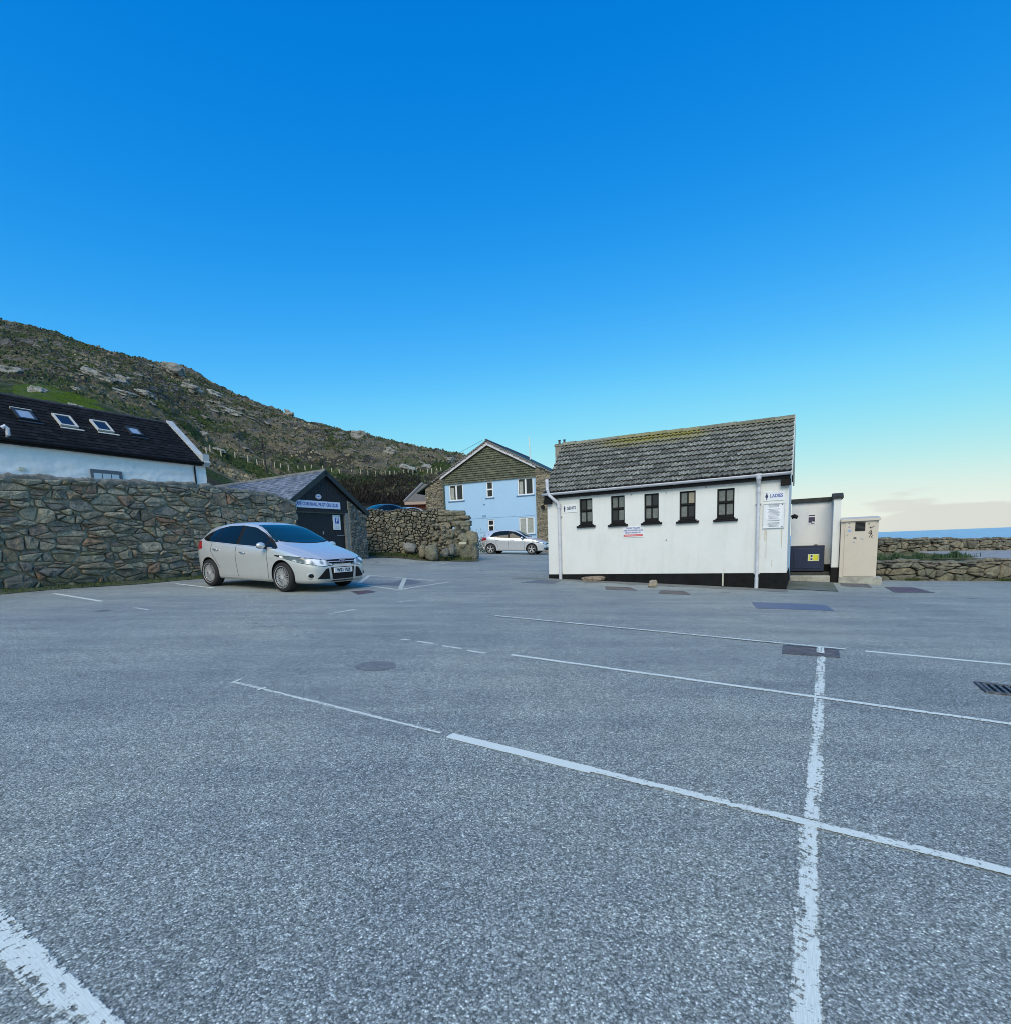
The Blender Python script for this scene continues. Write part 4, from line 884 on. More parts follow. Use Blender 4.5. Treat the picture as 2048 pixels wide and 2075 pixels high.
# ============================================================ STONE WALLS
def rubble_wall(name, label, frame, L, Hf, base, size, mat_, joint_m, seed, aspect=1.6, depth=.07, thick=.45, top='cement', group=None, joint=.016, big_at_base=False, green=.0, dz=.0, topm=None, cell=1.0, flat=False):
    """frame(s, h, out) -> world; Hf(s) height of the top above z=0, base(s) ground height"""
    t = thing(name, label, 'wall', frame(L / 2, base(L / 2), 0), group); Hm = max(Hf(s) for s in np.linspace(0, L, 20)); Bm = min(base(s) for s in np.linspace(0, L, 20)) - .1
    mb = MB(); rg_ = random.Random(seed)
    for P in stones(L, Hm - Bm, size, aspect, seed):
        Q = []
        for s_, t_ in P: Q.append((s_, min(t_ + Bm, Hf(s_) - .02)))
        cx = sum(p[0] for p in Q) / len(Q); cy = sum(p[1] for p in Q) / len(Q)
        g_ = green * max(0, 1 - (cy - base(cx)) / .45)
        stone_relief(mb, Q, lambda a, b, c: frame(a, b, c), joint, depth, rg_, (rg_.random(), g_, 0))
    mb.build('stonework', mat_, t, smooth=not flat, tint=True)
    mb = MB(); n = max(8, int(L / .12)); k = 14
    def fw_(a, c):
        s_ = a * L; z0, z1 = Bm, Hf(s_); z = z0 + (z1 - z0) * c; return frame(s_, z, .012 * noise.noise(Vector((s_ * 6, z * 6, seed))) - .004)
    mb.grid(n, k, fw_, raw=True)
    def bk(a, c): s_ = a * L; z0, z1 = Bm, Hf(s_); return frame(s_, z0 + (z1 - z0) * c, -thick)
    mb.grid(n, 2, bk, raw=True)
    for s_ in (0, L): mb.add([frame(s_, Bm, 0), frame(s_, Bm, -thick), frame(s_, Hf(s_), -thick), frame(s_, Hf(s_), 0)], [(0, 1, 2, 3)], raw=True)
    mb.build('mortar_core', joint_m, t, smooth=False)
    mb = MB()
    if top == 'cement':
        prof = [(.045, -.10), (.075, -.02), (.06, .035), (.0, .07), (-thick * .5, .09), (-thick, .05), (-thick - .04, -.05)]
        n = int(L / .06)
        def tp(a, c):
            s_ = a * L; i = min(int(c * 6), 5); f_ = c * 6 - i; o_, h_ = [prof[i][q] * (1 - f_) + prof[i + 1][q] * f_ for q in (0, 1)]
            nn = noise.noise(Vector((s_ * 5, c * 4, seed + .5))) * .055 + noise.noise(Vector((s_ * 14, c * 9, seed))) * .032
            return frame(s_, Hf(s_) + h_ + nn, o_ + nn * .6)
        mb.grid(n, 12, tp, raw=True); mb.build('coping', topm or M_cement, t, smooth=True)
    elif top == 'rough':
        x = 0
        while x < L:
            w_ = rg_.uniform(.5, 1.15) * size * cell; fr0 = np.array(frame(x, Hf(x), 0)); fr1 = np.array(frame(x + .1, Hf(x), 0)); ax = unit(fr1 - fr0); fo = unit(np.array(frame(x, Hf(x), .1)) - fr0)
            hh = rg_.uniform(.25, .6) * size * (.8 if size < .24 else .55)
            rock_mesh(mb, frame(x + w_ / 2, Hf(min(x + w_ / 2, L)) + hh * .15, -thick * .5), w_ * .56, thick * .6, hh, rg_.randint(0, 999), ax, fo, ZUP, 2, .2, (rg_.random(), .1, 0), .45)
            x += w_ * .95
        mb.build('top_stones', mat_, t, smooth=True, tint=True)
    return t
# long wall on the left (plane u = 15, facing the car park)
def fl(s, z, o): return W(15 - o, 12.08 - s, z)
def left_top(s):
    v = 12.08 - s; return float(np.interp(v, [2, 4.6, 6.45, 9.0, 11.3, 11.9, 12.1], [3.2, 3.21, 3.28, 3.37, 3.24, 3.10, 3.0])) - .085
lw = rubble_wall('stone_wall', 'long mortared granite rubble wall behind the nearest silver car, below the white cottage', fl, 10.2, left_top, lambda s: float(gz_uv(15, 12.08 - s)) - .05, .20, M_granite, M_mortar, 11, aspect=1.95, depth=.075, thick=.5, green=.75, joint=.014, flat=True)
# quoin end of the left wall
mb = MB(); rg_ = random.Random(4); z = .6
while z < 2.9:
    h_ = rg_.uniform(.16, .42); rock_mesh(mb, W(15.22, 12.09, z + h_ / 2), .27, .10 + rg_.uniform(0, .05), h_ * .56, rg_.randint(0, 99), U, V, ZUP, 3, .12, (rg_.random(), 0, 0), .75); z += h_ * .95
mb.build('end_stones', M_granite, lw, smooth=True, tint=True)
# low retaining wall, terrace and sea wall on the right
A0 = at_y(1772, 1180, 14.45); A1 = at_y(2300, 1186, 14.0)
dR = unit([A1[0] - A0[0], A1[1] - A0[1], 0]); nR = np.array([dR[1], -dR[0], 0])
def fr_(s, z, o): return np.array([A0[0], A0[1], 0]) + dR * s + nR * o + ZUP * z
gb = lambda s: float(gz(*(fr_(s, 0, 0)[:2])))
def low_top(s): return .385 + .035 * math.sin(s * 2.3) - .02 * s + (.0 if s > .6 else .0)
rubble_wall('low_stone_wall', 'low dry wall of big lichened boulders at the edge of the asphalt right of the cabinet', fr_, 7.6, low_top, gb, .25, M_olive, M_joint, 23, aspect=2.0, depth=.10, thick=.3, top='rough', joint=.012, green=.35, cell=1.3)
B0 = at_y(1765, 1092, 17.6)
def fs_(s, z, o): return np.array([B0[0] - .3, 17.6, 0]) + np.array([1.0, -.02, 0]) * s + np.array([0.0, -1, 0]) * o + ZUP * z
rubble_wall('sea_wall', 'weathered granite wall with upright coping stones in front of the sea', fs_, 9.0, lambda s: 1.0 - .033 * s + .012 * math.sin(s * 3), lambda s: .35, .17, m_stone('sea_granite', OLIVE, lichen=.3), M_joint, 31, aspect=1.5, depth=.09, thick=.4, top='rough', joint=.010, cell=1.2)
def terr(a, c):
    s_ = a * 9.4 - .6; p0 = fr_(min(s_, 8), 0, -.28); x = p0[0]; y = p0[1] + (17.75 - p0[1]) * c
    slab = float(sst((x - 12.9) / .7)); z = .41 - .02 * s_ + .16 * float(sst(c * 1.6)) + .05 * noise.noise(Vector((x * 1.3, y * 1.3, 0))) * (1 - slab)
    if slab > .5: z = .41 - .02 * s_ + .20 * c
    return (x, y, z)
mb = MB(); mb.grid(30, 24, lambda a, c: terr(a * .50, c), raw=True); tag(mb.build('terrace_earth', simple('mossy_rubble_earth', (.17, .155, .09), 1.0, var=.75, scale=5, bmp=1.0, dark=(.04, .06, .02), spec=.0), smooth=True), kind='structure')
mb = MB(); mb.grid(50, 24, lambda a, c: (lambda q: (q[0], q[1], q[2] + .03 * (1 if a > 0 else 0)))(terr(.44 + a * .56, c)), raw=True); tag(mb.build('terrace', simple('terrace_concrete', (.33, .34, .34), .9, var=.35, scale=4, bmp=.3), smooth=True), kind='structure')
def tufts(name, n, place, hgt, m, spread=.03, lean=.5, wd=.008, seed=1, blades=1):
    mb = MB(); rg_ = random.Random(seed)
    for _ in range(n):
        q = place(rg_)
        if q is None: continue
        x, y, z, sc = q; h = hgt * sc * rg_.uniform(.5, 1.2); a = rg_.uniform(0, 6.283); l = rg_.uniform(0, lean) * h; w_ = wd * rg_.uniform(.7, 1.4) * sc
        b = rg_.uniform(0, 6.283); dx, dy = math.cos(b) * w_, math.sin(b) * w_; lx, ly = math.cos(a) * l, math.sin(a) * l
        mb.add([(x - dx, y - dy, z), (x + dx, y + dy, z), (x + lx * .4 + dx * .7, y + ly * .4 + dy * .7, z + h * .6), (x + lx * .4 - dx * .7, y + ly * .4 - dy * .7, z + h * .6), (x + lx, y + ly, z + h)], [(0, 1, 2, 3), (3, 2, 4)], tint=(rg_.random(), 0, 0), raw=True)
    return tag(mb.build(name, m, tint=True), kind='stuff')
def m_leaf(name, stops):
    m, t, b, o = new_mat(name); at = nd(t, 'ShaderNodeAttribute'); at.attribute_name = 'tint'; s = nd(t, 'ShaderNodeSeparateColor'); t.links.new(at.outputs['Color'], s.inputs[0])
    t.links.new(ramp(t, s.outputs[0], stops), b.inputs['Base Color']); b.inputs['Roughness'].default_value = .8; b.inputs['Specular IOR Level'].default_value = .2; return m
M_grass = m_leaf('grass_blades', [(0, (.02, .04, .01)), (.5, (.05, .085, .02)), (1, (.13, .14, .05))])
M_scrub = m_leaf('bramble_twigs', [(0, (.012, .010, .008)), (.5, (.04, .03, .022)), (.8, (.085, .06, .045)), (1, (.13, .11, .07))])
M_succ = m_leaf('coastal_plant', [(0, (.02, .05, .025)), (.6, (.05, .10, .05)), (1, (.12, .17, .10))])
# verge at the foot of the long wall
def verge(a, c):
    v = 1.8 + a * 11.0; u = 14.98 - c * (.55 + .12 * math.sin(v * 2.1) - .04 * max(0, v - 8)); k = float(gz_uv(u, v)) + .012 + .06 * (1 - c) ** 2 + .012 * noise.noise(Vector((u * 5, v * 5, 0)))
    return W(u, v, k)
mb = MB(); mb.grid(120, 8, verge, raw=True); tag(mb.build('verge', simple('mossy_verge', (.085, .115, .045), .95, var=.75, scale=3.5, bmp=.8, dark=(.035, .04, .03)), smooth=True), kind='structure')
def pl_v(rg_):
    v = rg_.uniform(1.8, 12.7); c = rg_.random() ** 1.7
    if noise.noise(Vector((v * 1.1, 0, 7))) + .35 < rg_.random() * .9: return None
    q = W(14.97 - c * .5, v); return q[0], q[1], float(gz(q[0], q[1])) + .02, 1
tufts('grass', 5200, pl_v, .085, M_grass, wd=.006, seed=3)
def pl_r(rg_):
    s_ = rg_.choice([.2, .6, 1.1, 1.5, 2.0, 2.6]) + rg_.gauss(0, .2); q = fr_(max(-.1, s_), 0, -.35 - abs(rg_.gauss(0, .22))); return q[0], q[1], .44, max(.25, 1.2 * (.55 + 1.1 * noise.noise(Vector((s_ * 3.1, q[1] * 2.5, 9)))))
tufts('terrace_plants', 3600, pl_r, .16, M_succ, wd=.012, seed=5)
def pl_g(rg_):
    s_ = rg_.choice([.9, 3.4, 3.6, 5.0]) + rg_.gauss(0, .12); q = fr_(s_, 0, .1 + abs(rg_.gauss(0, .04))); return q[0], q[1], gb(s_), .8
tufts('wall_foot_grass', 700, pl_g, .10, M_grass, wd=.008, seed=6)

# ruined wall between the boat shed and the road
RA = at_y(741, 1131, 24.6); RB = at_y(893, 1137, 24.9); rd_ = unit([RB[0] - RA[0], RB[1] - RA[1], 0]); rn = np.array([rd_[1], -rd_[0], 0]); RL = float(np.linalg.norm((RB - RA)[:2]))
def fq(s, z, o): return np.array([RA[0], RA[1], 0]) + rd_ * s + rn * o + ZUP * z
rz = lambda s: .93 - .07 * s
ruin = rubble_wall('ruined_stone_wall', 'old dry stone wall between the black shed and the road, broken off at its right end', fq, RL, lambda s: 3.12 - .02 * s + .05 * math.sin(s * 4), rz, .175, M_olive, M_joint, 41, aspect=1.15, depth=.085, thick=.7, top='rough', joint=.013, green=.5)
mb = MB(); rg_ = random.Random(17)
def pxbox(mb, x0, x1, y0, y1, D, th, seed, sq=.7, t0=None, rough=.13):
    a = at_y(x0, (y0 + y1) / 2, D); b = at_y(x1, (y0 + y1) / 2, D); c = at_y((x0 + x1) / 2, y0, D); d = at_y((x0 + x1) / 2, y1, D)
    rock_mesh(mb, ((a + b) / 2) + np.array([0, th * .5, 0]), (b - a)[0] / 2 * 1.12, th * .62, (c - d)[2] / 2 * 1.12, seed, (1, 0, 0), (0, 1, 0), ZUP, 4, rough, (t0 if t0 is not None else rg_.random(), rg_.uniform(0, .25), 0), sq)
slabs = [(868, 912, 1033, 1045, .72), (900, 944, 1034, 1045, .3), (884, 906, 1045, 1058, .6), (905, 922, 1045, 1060, .5), (918, 953, 1044, 1054, .9), (912, 956, 1054, 1066, .2), (920, 953, 1064, 1079, .45), (862, 884, 1045, 1060, .4), (880, 915, 1058, 1075, .8), (870, 890, 1058, 1078, .1), (890, 930, 1072, 1092, .3), (872, 896, 1074, 1098, .55), (925, 942, 1079, 1100, .7), (926, 950, 1078, 1112, .25), (944, 968, 1076, 1104, .7), (930, 968, 1102, 1138, .4), (890, 932, 1088, 1112, .15), (905, 940, 1100, 1128, .35), (872, 900, 1095, 1120, .2), (948, 966, 1080, 1120, .6)]
for k, (x0, x1, y0, y1, tt) in enumerate(slabs): pxbox(mb, x0, x1, y0, y1, 24.9 - (.25 if y0 > 1070 else 0), .8, 100 + k, .75 if y0 < 1070 else .45, tt)
for k in range(150):                                            # small rubble of the buttress
    px = rg_.gauss(897, 15); py = rg_.gauss(1090, 16)
    if not (868 < px < 950 and 1056 < py < 1134): continue
    r = rg_.uniform(2.2, 5); pxbox(mb, px - r, px + r, py - r * .8, py + r * .8, 24.45 + rg_.uniform(0, .3), .2, k, .3, rg_.random())
mb.build('slabs_and_buttress', M_olive, ruin, smooth=True, tint=True)
def boulder_px(label, x0, x1, y0, y1, D, th, seed, m, sq=.25, rough=.14, tint=.5, group='boulders at the foot of the ruined wall', gr=.2):
    b = at_y((x0 + x1) / 2, y1, D); mb = MB(); a = at_y(x0, (y0 + y1) / 2, D); b2 = at_y(x1, (y0 + y1) / 2, D); c = at_y((x0 + x1) / 2, y0, D)
    hz = (c[2] - b[2]) / 2; rock_mesh(mb, (b[0], D + th * .5, b[2] + hz * .95), (b2 - a)[0] / 2, th * .5, hz, seed, sub=4, rough=rough, tint=(tint, gr, 0), angular=sq)
    return tag(mb.build('boulder', m, None, smooth=True, tint=True, origin=b), label, 'boulder', group)
boulder_px('pale grey rounded boulder with a mossy base at the foot of the ruined wall', 817, 844, 1098, 1121, 24.3, .55, 5, M_palerock, gr=.1, tint=.9)
boulder_px('largest greenish boulder in front of the broken end of the ruined wall', 858, 890, 1103, 1137, 23.6, .7, 9, M_olive, tint=.3, sq=.35)
boulder_px('narrow upright boulder leaning left of the largest greenish boulder', 848, 862, 1104, 1131, 23.9, .4, 12, M_olive, tint=.8)
boulder_px('small grey boulder standing right of the largest greenish boulder', 895, 910, 1109, 1129, 23.9, .4, 14, M_palerock, tint=.2)
boulder_px('thin pale upright stone at the foot of the broken wall end', 909, 922, 1101, 1125, 24.1, .3, 18, M_palerock, sq=.6, tint=.5)
mb = MB(); 
def rverge(a, c):
    s_ = -1.2 + a * (RL + 3.0); o_ = c * (.95 + .15 * math.sin(s_ * 3)); q = fq(s_, 0, o_); z = float(gz(q[0], q[1])) + .015 + .15 * (1 - c) ** 1.5 + .03 * noise.noise(Vector((s_ * 3, o_ * 3, 2))); return (q[0], q[1], z)
mb.grid(60, 10, rverge, raw=True); tag(mb.build('wall_foot_bank', simple('leafy_bank', (.095, .10, .05), .95, var=.7, scale=2.5, bmp=.9, dark=(.04, .035, .025)), smooth=True), kind='structure')
def pl_b(rg_):
    s_ = rg_.uniform(-.6, RL + 1.5); q = fq(s_, 0, abs(rg_.gauss(.15, .3))); return q[0], q[1], float(gz(q[0], q[1])) + .08, 1
tufts('bank_grass', 2500, pl_b, .13, M_grass, wd=.014, seed=8)
t = thing('direction_plate', 'small cream plate low on the right end of the ruined wall', 'sign', at_y(938, 1104, 24.2)); mb = MB(); c = at_y(938, 1100.5, 24.25); mb.box(c[0] - .17, c[0] + .17, 24.22, 24.25, c[2] - .05, c[2] + .05); mb.build('plate', simple('cream_plate', (.50, .50, .36), .6), t)
# drift of brambles at the left corner of the ruined wall (dark hollow)
mb = MB(); rock_mesh(mb, fq(.45, .95, .10), .5, .2, .12, 3, sub=3, tint=(.3, .6, 0)); mb.build('fallen_stones', M_olive, ruin, smooth=True, tint=True)

# ============================================================ BLACK BOAT SHED (plane u = 16.5)
def slate_mat(name, c0, c1, rough=.6, spec=.5):
    m, t, b, o = new_mat(name); at = nd(t, 'ShaderNodeAttribute'); at.attribute_name = 'tint'; s = nd(t, 'ShaderNodeSeparateColor'); t.links.new(at.outputs['Color'], s.inputs[0])
    v = coord(t); f = ntex(t, v, 5, 6, .75); h = ntex(t, v, 24, 4, .7)
    c = ramp(t, s.outputs[0], [(0, c0), (1, c1)]); c = mixc(t, 1.0, c, ramp(t, f, [(.3, (.55, .55, .55)), (.7, (1.4, 1.4, 1.4))]), 'MULTIPLY'); c = mixc(t, 1.0, c, ramp(t, h, [(.3, (.7, .7, .7)), (.65, (1.25, 1.25, 1.25))]), 'MULTIPLY')
    t.links.new(c, b.inputs['Base Color']); b.inputs['Roughness'].default_value = rough; b.inputs['Specular IOR Level'].default_value = spec; bump(t, b, h, .3, .01); return m
M_slate = slate_mat('grey_slate', (.10, .12, .15), (.22, .25, .30)); M_slate_dark = slate_mat('tarred_slate', (.006, .007, .008), (.018, .019, .022), .9, .15); M_slate_green = slate_mat('mossy_shingle', (.055, .065, .04), (.13, .14, .085)); M_slate_brown = slate_mat('brown_tiles', (.16, .14, .115), (.21, .19, .16)); M_slate_teal = slate_mat('dark_green_tiles', (.015, .035, .03), (.03, .055, .045))
def slate_slope(mb, fr, L, S, rows, wid, th=.018, seed=1, lo=0, clip=None):
    """fr(a, s, h): a along the eave, s up the slope, h off the slope; individual overlapping slates"""
    rg_ = random.Random(seed); rh = S / rows
    for r in range(rows):
        x = -(wid * .5 if r % 2 else 0)
        while x < L:
            a0, a1 = max(0, x + .004), min(L, x + wid - .004); x += wid
            s0, s1 = r * rh - .01, (r + 1) * rh + .02
            if clip:
                lo_, hi_ = clip((s0 + s1) / 2); a0, a1 = max(a0, lo_), min(a1, hi_)
            if a1 - a0 < .03: continue
            h0 = th + rg_.uniform(-.004, .006)
            mb.add([fr(a0, s0, 0), fr(a1, s0, 0), fr(a1, s0, h0), fr(a0, s0, h0), fr(a1, s1, .002), fr(a0, s1, .002)], [(0, 1, 2, 3), (3, 2, 4, 5)], tint=(rg_.random(), 0, 0), raw=True)
GU = 16.5; gw = dict(v0=12.62, v1=17.0, ap=14.81, zap=4.47, zev=2.93)
shed = thing('boat_shed', 'black boarded boat shed with grey slate roof and a stone pier at its right corner', 'shed', W(GU, 14.8, .95))
M_board = simple('tarred_boards', (.014, .017, .022), .7, var=.5, scale=7, bmp=.2)
def roofz(v): return gw['zap'] - abs(v - gw['ap']) * (gw['zap'] - gw['zev']) / (gw['v1'] - gw['ap'])
mb = MB(W); v = 12.7
while v < 16.9:                                                  # upright boards in the gable
    w_ = .128; z1 = min(roofz(v), roofz(min(v + w_, 16.95))) - .08
    mb.prism([(v + .004, 2.93), (v + w_ - .004, 2.93), (v + w_ - .004, z1 + .02), (v + .004, z1 + .02)], 0, GU + .0 + (.006 if int(v * 10) % 2 else 0), GU + .05); v += w_
mb.prism([(12.7, 2.86), (16.35, 2.86), (16.35, 2.98), (12.7, 2.98)], 0, GU - .03, GU + .05)
mb.build('gable_boarding', M_board, shed)
mb = MB(W)
for i in range(26):
    v0 = 12.8 + i * .118; 
    if v0 > 15.72: break
    mb.prism([(v0 + .003, .8), (v0 + .115, .8), (v0 + .115, 2.80), (v0 + .003, 2.80)], 0, GU + .10, GU + .14)
dr = mb.build('door', simple('tarred_door', (.010, .011, .016), .6, var=.4, scale=9), shed)
mb = MB(W); mb.prism([(12.8, 2.80), (15.78, 2.80), (15.78, 2.865), (12.8, 2.865)], 0, GU + .03, GU + .12); mb.build('lintel', simple('pale_lintel', (.12, .135, .12), .8, var=.4), shed)
mb = MB(W); mb.prism([(14.63, 1.98), (14.66, 1.98), (14.66, 2.10), (14.63, 2.10)], 0, GU + .07, GU + .1); mb.build('latch', simple('galvanised', (.4, .42, .42), .5, metal=.5), dr); mb = MB(W); mb.prism([(15.35, 1.93), (15.75, 1.93), (15.75, 1.945), (15.35, 1.945)], 0, GU + .07, GU + .1); mb.build('bolt', simple('galvanised', (.4, .42, .42), .5, metal=.5), dr)
mb = MB(W); mb.prism([(15.78, .8), (15.92, .8), (15.92, 2.92), (15.78, 2.92)], 0, GU - .02, GU + .12); mb.build('door_post', simple('grey_post', (.22, .24, .24), .8, var=.4, scale=8, bmp=.3), shed)
# pier of squared stone, sloping top under the verge
def fp(s, z, o): return W(GU - .05 - o, 15.93 + s, z)
mb = MB(); rg_ = random.Random(6); 
def ptop(s): return 3.38 - s * .62
for P in stones(.95, 2.6, .19, 1.3, 8): 
    Q = [(a, min(.8 + c, ptop(a) - .03)) for a, c in P]; stone_relief(mb, Q, fp, .014, .05, rg_, (rg_.random(), 0, 0))
for P in stones(.55, 2.2, .19, 1.3, 9): 
    Q = [(a, .8 + c) for a, c in P]; stone_relief(mb, Q, lambda a, z, o: W(GU - .05 + a, 16.88 + o, z), .014, .05, rg_, (rg_.random(), 0, 0))
pier = mb.build('stone_pier', m_stone('blue_granite', [(0, (.10, .115, .12)), (.4, (.18, .195, .19)), (.7, (.13, .145, .15)), (1, (.22, .225, .21))], lichen=.25), shed, smooth=True, tint=True)
mb = MB(W); mb.add([(GU - .05, 15.93, .7), (GU - .05, 16.88, .7), (GU + 1.5, 16.88, .7), (GU + 1.5, 15.93, .7), (GU - .05, 15.93, 3.36), (GU - .05, 16.88, 2.80), (GU + 1.5, 16.88, 2.80), (GU + 1.5, 15.93, 3.36)], [(0, 1, 5, 4), (1, 2, 6, 5), (3, 0, 4, 7), (4, 5, 6, 7)]); mb.build('pier_core', simple('pale_joint', (.25, .27, .25), .9, var=.3, scale=20, bmp=.3), shed)
# body walls behind, roof of individual slates
mb = MB(W); mb.box(GU + .12, 26.0, 16.7, 16.86, .5, 2.78); mb.box(GU + .15, 26.0, 12.75, 12.9, .5, 2.9); mb.prism([(12.75, .5), (16.86, .5), (16.86, 2.8), (14.81, 4.3), (12.75, 2.9)], 0, 25.9, 26.0); mb.box(GU + .2, GU + .24, 12.8, 16.7, .6, 3.0); mb.build('wall', M_board, shed)
SLs = math.hypot(gw['v1'] - gw['ap'], gw['zap'] - gw['zev']); c_, s_ = (gw['v1'] - gw['ap']) / SLs, (gw['zap'] - gw['zev']) / SLs
def frL(a, s, h): return W(GU - .12 + a, gw['ap'] - (SLs + .1 - s) * c_ - h * s_, gw['zap'] - (SLs + .1 - s) * s_ + h * c_)
def frR(a, s, h): return W(GU - .12 + a, gw['ap'] + (SLs + .1 - s) * c_ + h * s_, gw['zap'] - (SLs + .1 - s) * s_ + h * c_)
mb = MB(); slate_slope(mb, frL, 9.6, SLs + .1, 17, .26, seed=2); slate_slope(mb, frR, 9.6, SLs + .1, 17, .26, seed=3); rf = mb.build('roof', M_slate, shed, tint=True)
mb = MB(W); mb.prism([(14.70, 4.42), (14.81, 4.53), (14.92, 4.42), (14.81, 4.47)], 0, GU - .13, GU + 9.5); mb.build('ridge', M_cement, rf)
mb = MB()                                                        # roof deck closes the slopes
for fr in (frL, frR): mb.add([fr(0, 0, -.03), fr(9.6, 0, -.03), fr(9.6, SLs + .1, -.03), fr(0, SLs + .1, -.03)], [(0, 1, 2, 3)], raw=True)
mb.build('roof_deck', M_black, rf)
mb = MB()
for fr in (frL, frR): 
    mb.add([fr(-.03, 0, -.17), fr(.02, 0, -.17), fr(.02, SLs + .1, -.17), fr(-.03, SLs + .1, -.17), fr(-.03, 0, .012), fr(.02, 0, .012), fr(.02, SLs + .1, .012), fr(-.03, SLs + .1, .012)], [(0, 1, 2, 3), (4, 5, 6, 7), (0, 3, 7, 4), (1, 2, 6, 5), (0, 1, 5, 4)], raw=True)
    mb.add([fr(.02, 0, -.04), fr(.2, 0, -.04), fr(.2, SLs + .1, -.04), fr(.02, SLs + .1, -.04)], [(0, 1, 2, 3)], raw=True)
mb.build('bargeboard', simple('dark_barge', (.02, .028, .032), .6, var=.4), shed)
# signs on the shed: they face -U
RS = V
def signU(name, label, v0, v1, z0, z1, u=GU - .04, m=M_sign):
    t = thing(name, label, 'sign', W(u, (v0 + v1) / 2, z0)); mb = MB(W); mb.prism([(v0, z0), (v1, z0), (v1, z1), (v0, z1)], 0, u - .02, u - .001); mb.build('panel', m, t, bevel=.003); return t
t = signU('club_sign', 'long pale blue board with blue capital letters over the shed door', 13.12, 15.495, 2.985, 3.262, m=simple('pale_blue_board', (.55, .62, .80), .4, var=.05)); 
text('CAPE CORNWALL PILOT GIG CLUB', .185, W(GU - .061, 14.315, 3.125), V, ZUP, simple('sign_blue', (.06, .10, .38), .5), t, sx=.705, out=.004, bold=.003)
t = signU('parking_sign', 'white parking panel with a blue square and a white P on the black shed door', 15.17, 15.555, 2.165, 2.755, u=GU + .09)
mb = MB(W); mb.prism([(15.275, 2.42), (15.47, 2.42), (15.47, 2.65), (15.275, 2.65)], 0, GU + .066, GU + .0695); mb.build('blue_field', simple('parking_blue', (.01, .05, .35), .4), t)
text('P', .24, W(GU + .066, 15.372, 2.535), V, ZUP, M_sign, t, bold=.004, out=.004)
mb = MB(W)
for k in range(4): mb.prism([(15.23, 2.36 - k * .045), (15.49, 2.36 - k * .045), (15.49, 2.368 - k * .045), (15.23, 2.368 - k * .045)], 0, GU + .066, GU + .0695)
mb.build('small_print', M_grey_ink, t); mb = MB(W); mb.prism([(15.47, 2.70), (15.51, 2.70), (15.51, 2.73), (15.47, 2.73)], 0, GU + .066, GU + .0695); mb.build('mark', M_navy, t); mb = MB(W); mb.prism([(15.21, 2.705), (15.42, 2.705), (15.42, 2.72), (15.21, 2.72)], 0, GU + .066, GU + .0695); mb.build('small_print', M_grey_ink, t)
t = thing('round_plaque', 'small round pale club plaque in the middle of the black gable', 'plaque', W(GU, 14.45, 3.43)); mb = MB(W)
mb.prism([(14.45 + .135 * math.cos(a), 3.435 + .10 * math.sin(a)) for a in np.linspace(0, 2 * math.pi, 24, endpoint=False)], 0, GU - .03, GU - .001); mb.build('disc', simple('plaque_pale', (.62, .64, .72), .5, var=.1, scale=20), t)
mb = MB(W)
for a in np.linspace(0, 2 * math.pi, 14, endpoint=False): mb.prism([(14.45 + .10 * math.cos(a) + .014 * math.cos(q), 3.435 + .073 * math.sin(a) + .011 * math.sin(q)) for q in (0, 1.57, 3.14, 4.71)], 0, GU - .034, GU - .0305)
mb.prism([(14.39, 3.42), (14.51, 3.42), (14.48, 3.455), (14.42, 3.465)], 0, GU - .034, GU - .0305); mb.build('emblem', M_blueink, t)

# ============================================================ WHITE COTTAGE (front plane u = 20, facing the car park)
cot = thing('cottage', 'whitewashed stone cottage with a black slate roof and four rooflights, above the long wall', 'building', W(20, 9, 2))
CE, CV0, CV1 = 4.86, 1.0, 12.2
mb = MB(W)
def cw(a, c):
    v = CV0 + (CV1 - CV0) * a; z = 1.2 + (CE - 1.2) * c; k = .028 * noise.noise(Vector((v * 2.2, z * 6.0, 0))) + .02 * noise.noise(Vector((v * 7, z * 12, 3)))
    return (20 - k, v, z)
mb.grid(260, 70, cw)
mb.add([(20, CV1, 1.2), (24.2, CV1, 1.2), (24.2, CV1, CE), (22.05, CV1, 6.62), (20, CV1, CE)], [(0, 1, 2, 3, 4)]); mb.build('wall', M_whitewash, cot, smooth=True)
rs = unit([22.0 - 19.82, 6.60 - 4.80]); RSL = math.hypot(22.0 - 19.82, 6.60 - 4.80)
def frC(a, s, h): return W(19.82 + rs[0] * s - rs[1] * h, CV0 + a, 4.80 + rs[1] * s + rs[0] * h)
mb = MB(); slate_slope(mb, frC, CV1 - CV0 - .16, RSL, 15, .24, seed=9); crf = mb.build('roof', M_slate_dark, cot, tint=True)
mb = MB(); mb.add([frC(0, 0, -.04), frC(11.1, 0, -.04), frC(11.1, RSL, -.04), frC(0, RSL, -.04)], [(0, 1, 2, 3)], raw=True); mb.add([W(22, CV0, 6.58), W(22, CV1, 6.58), W(24.3, CV1, 4.7), W(24.3, CV0, 4.7)], [(0, 1, 2, 3)], raw=True); mb.build('roof_deck', M_black, crf)
mb = MB(W); rg_ = random.Random(2)
for i in range(38): mb.prism([(21.93, 6.545), (22.0, 6.62 + rg_.uniform(0, .02)), (22.09, 6.545)], 1, CV0 + i * .29, CV0 + i * .29 + .28)
mb.build('ridge_tiles', simple('lichened_ridge', (.05, .055, .06), .8, var=.6, scale=6, bmp=.3), crf)
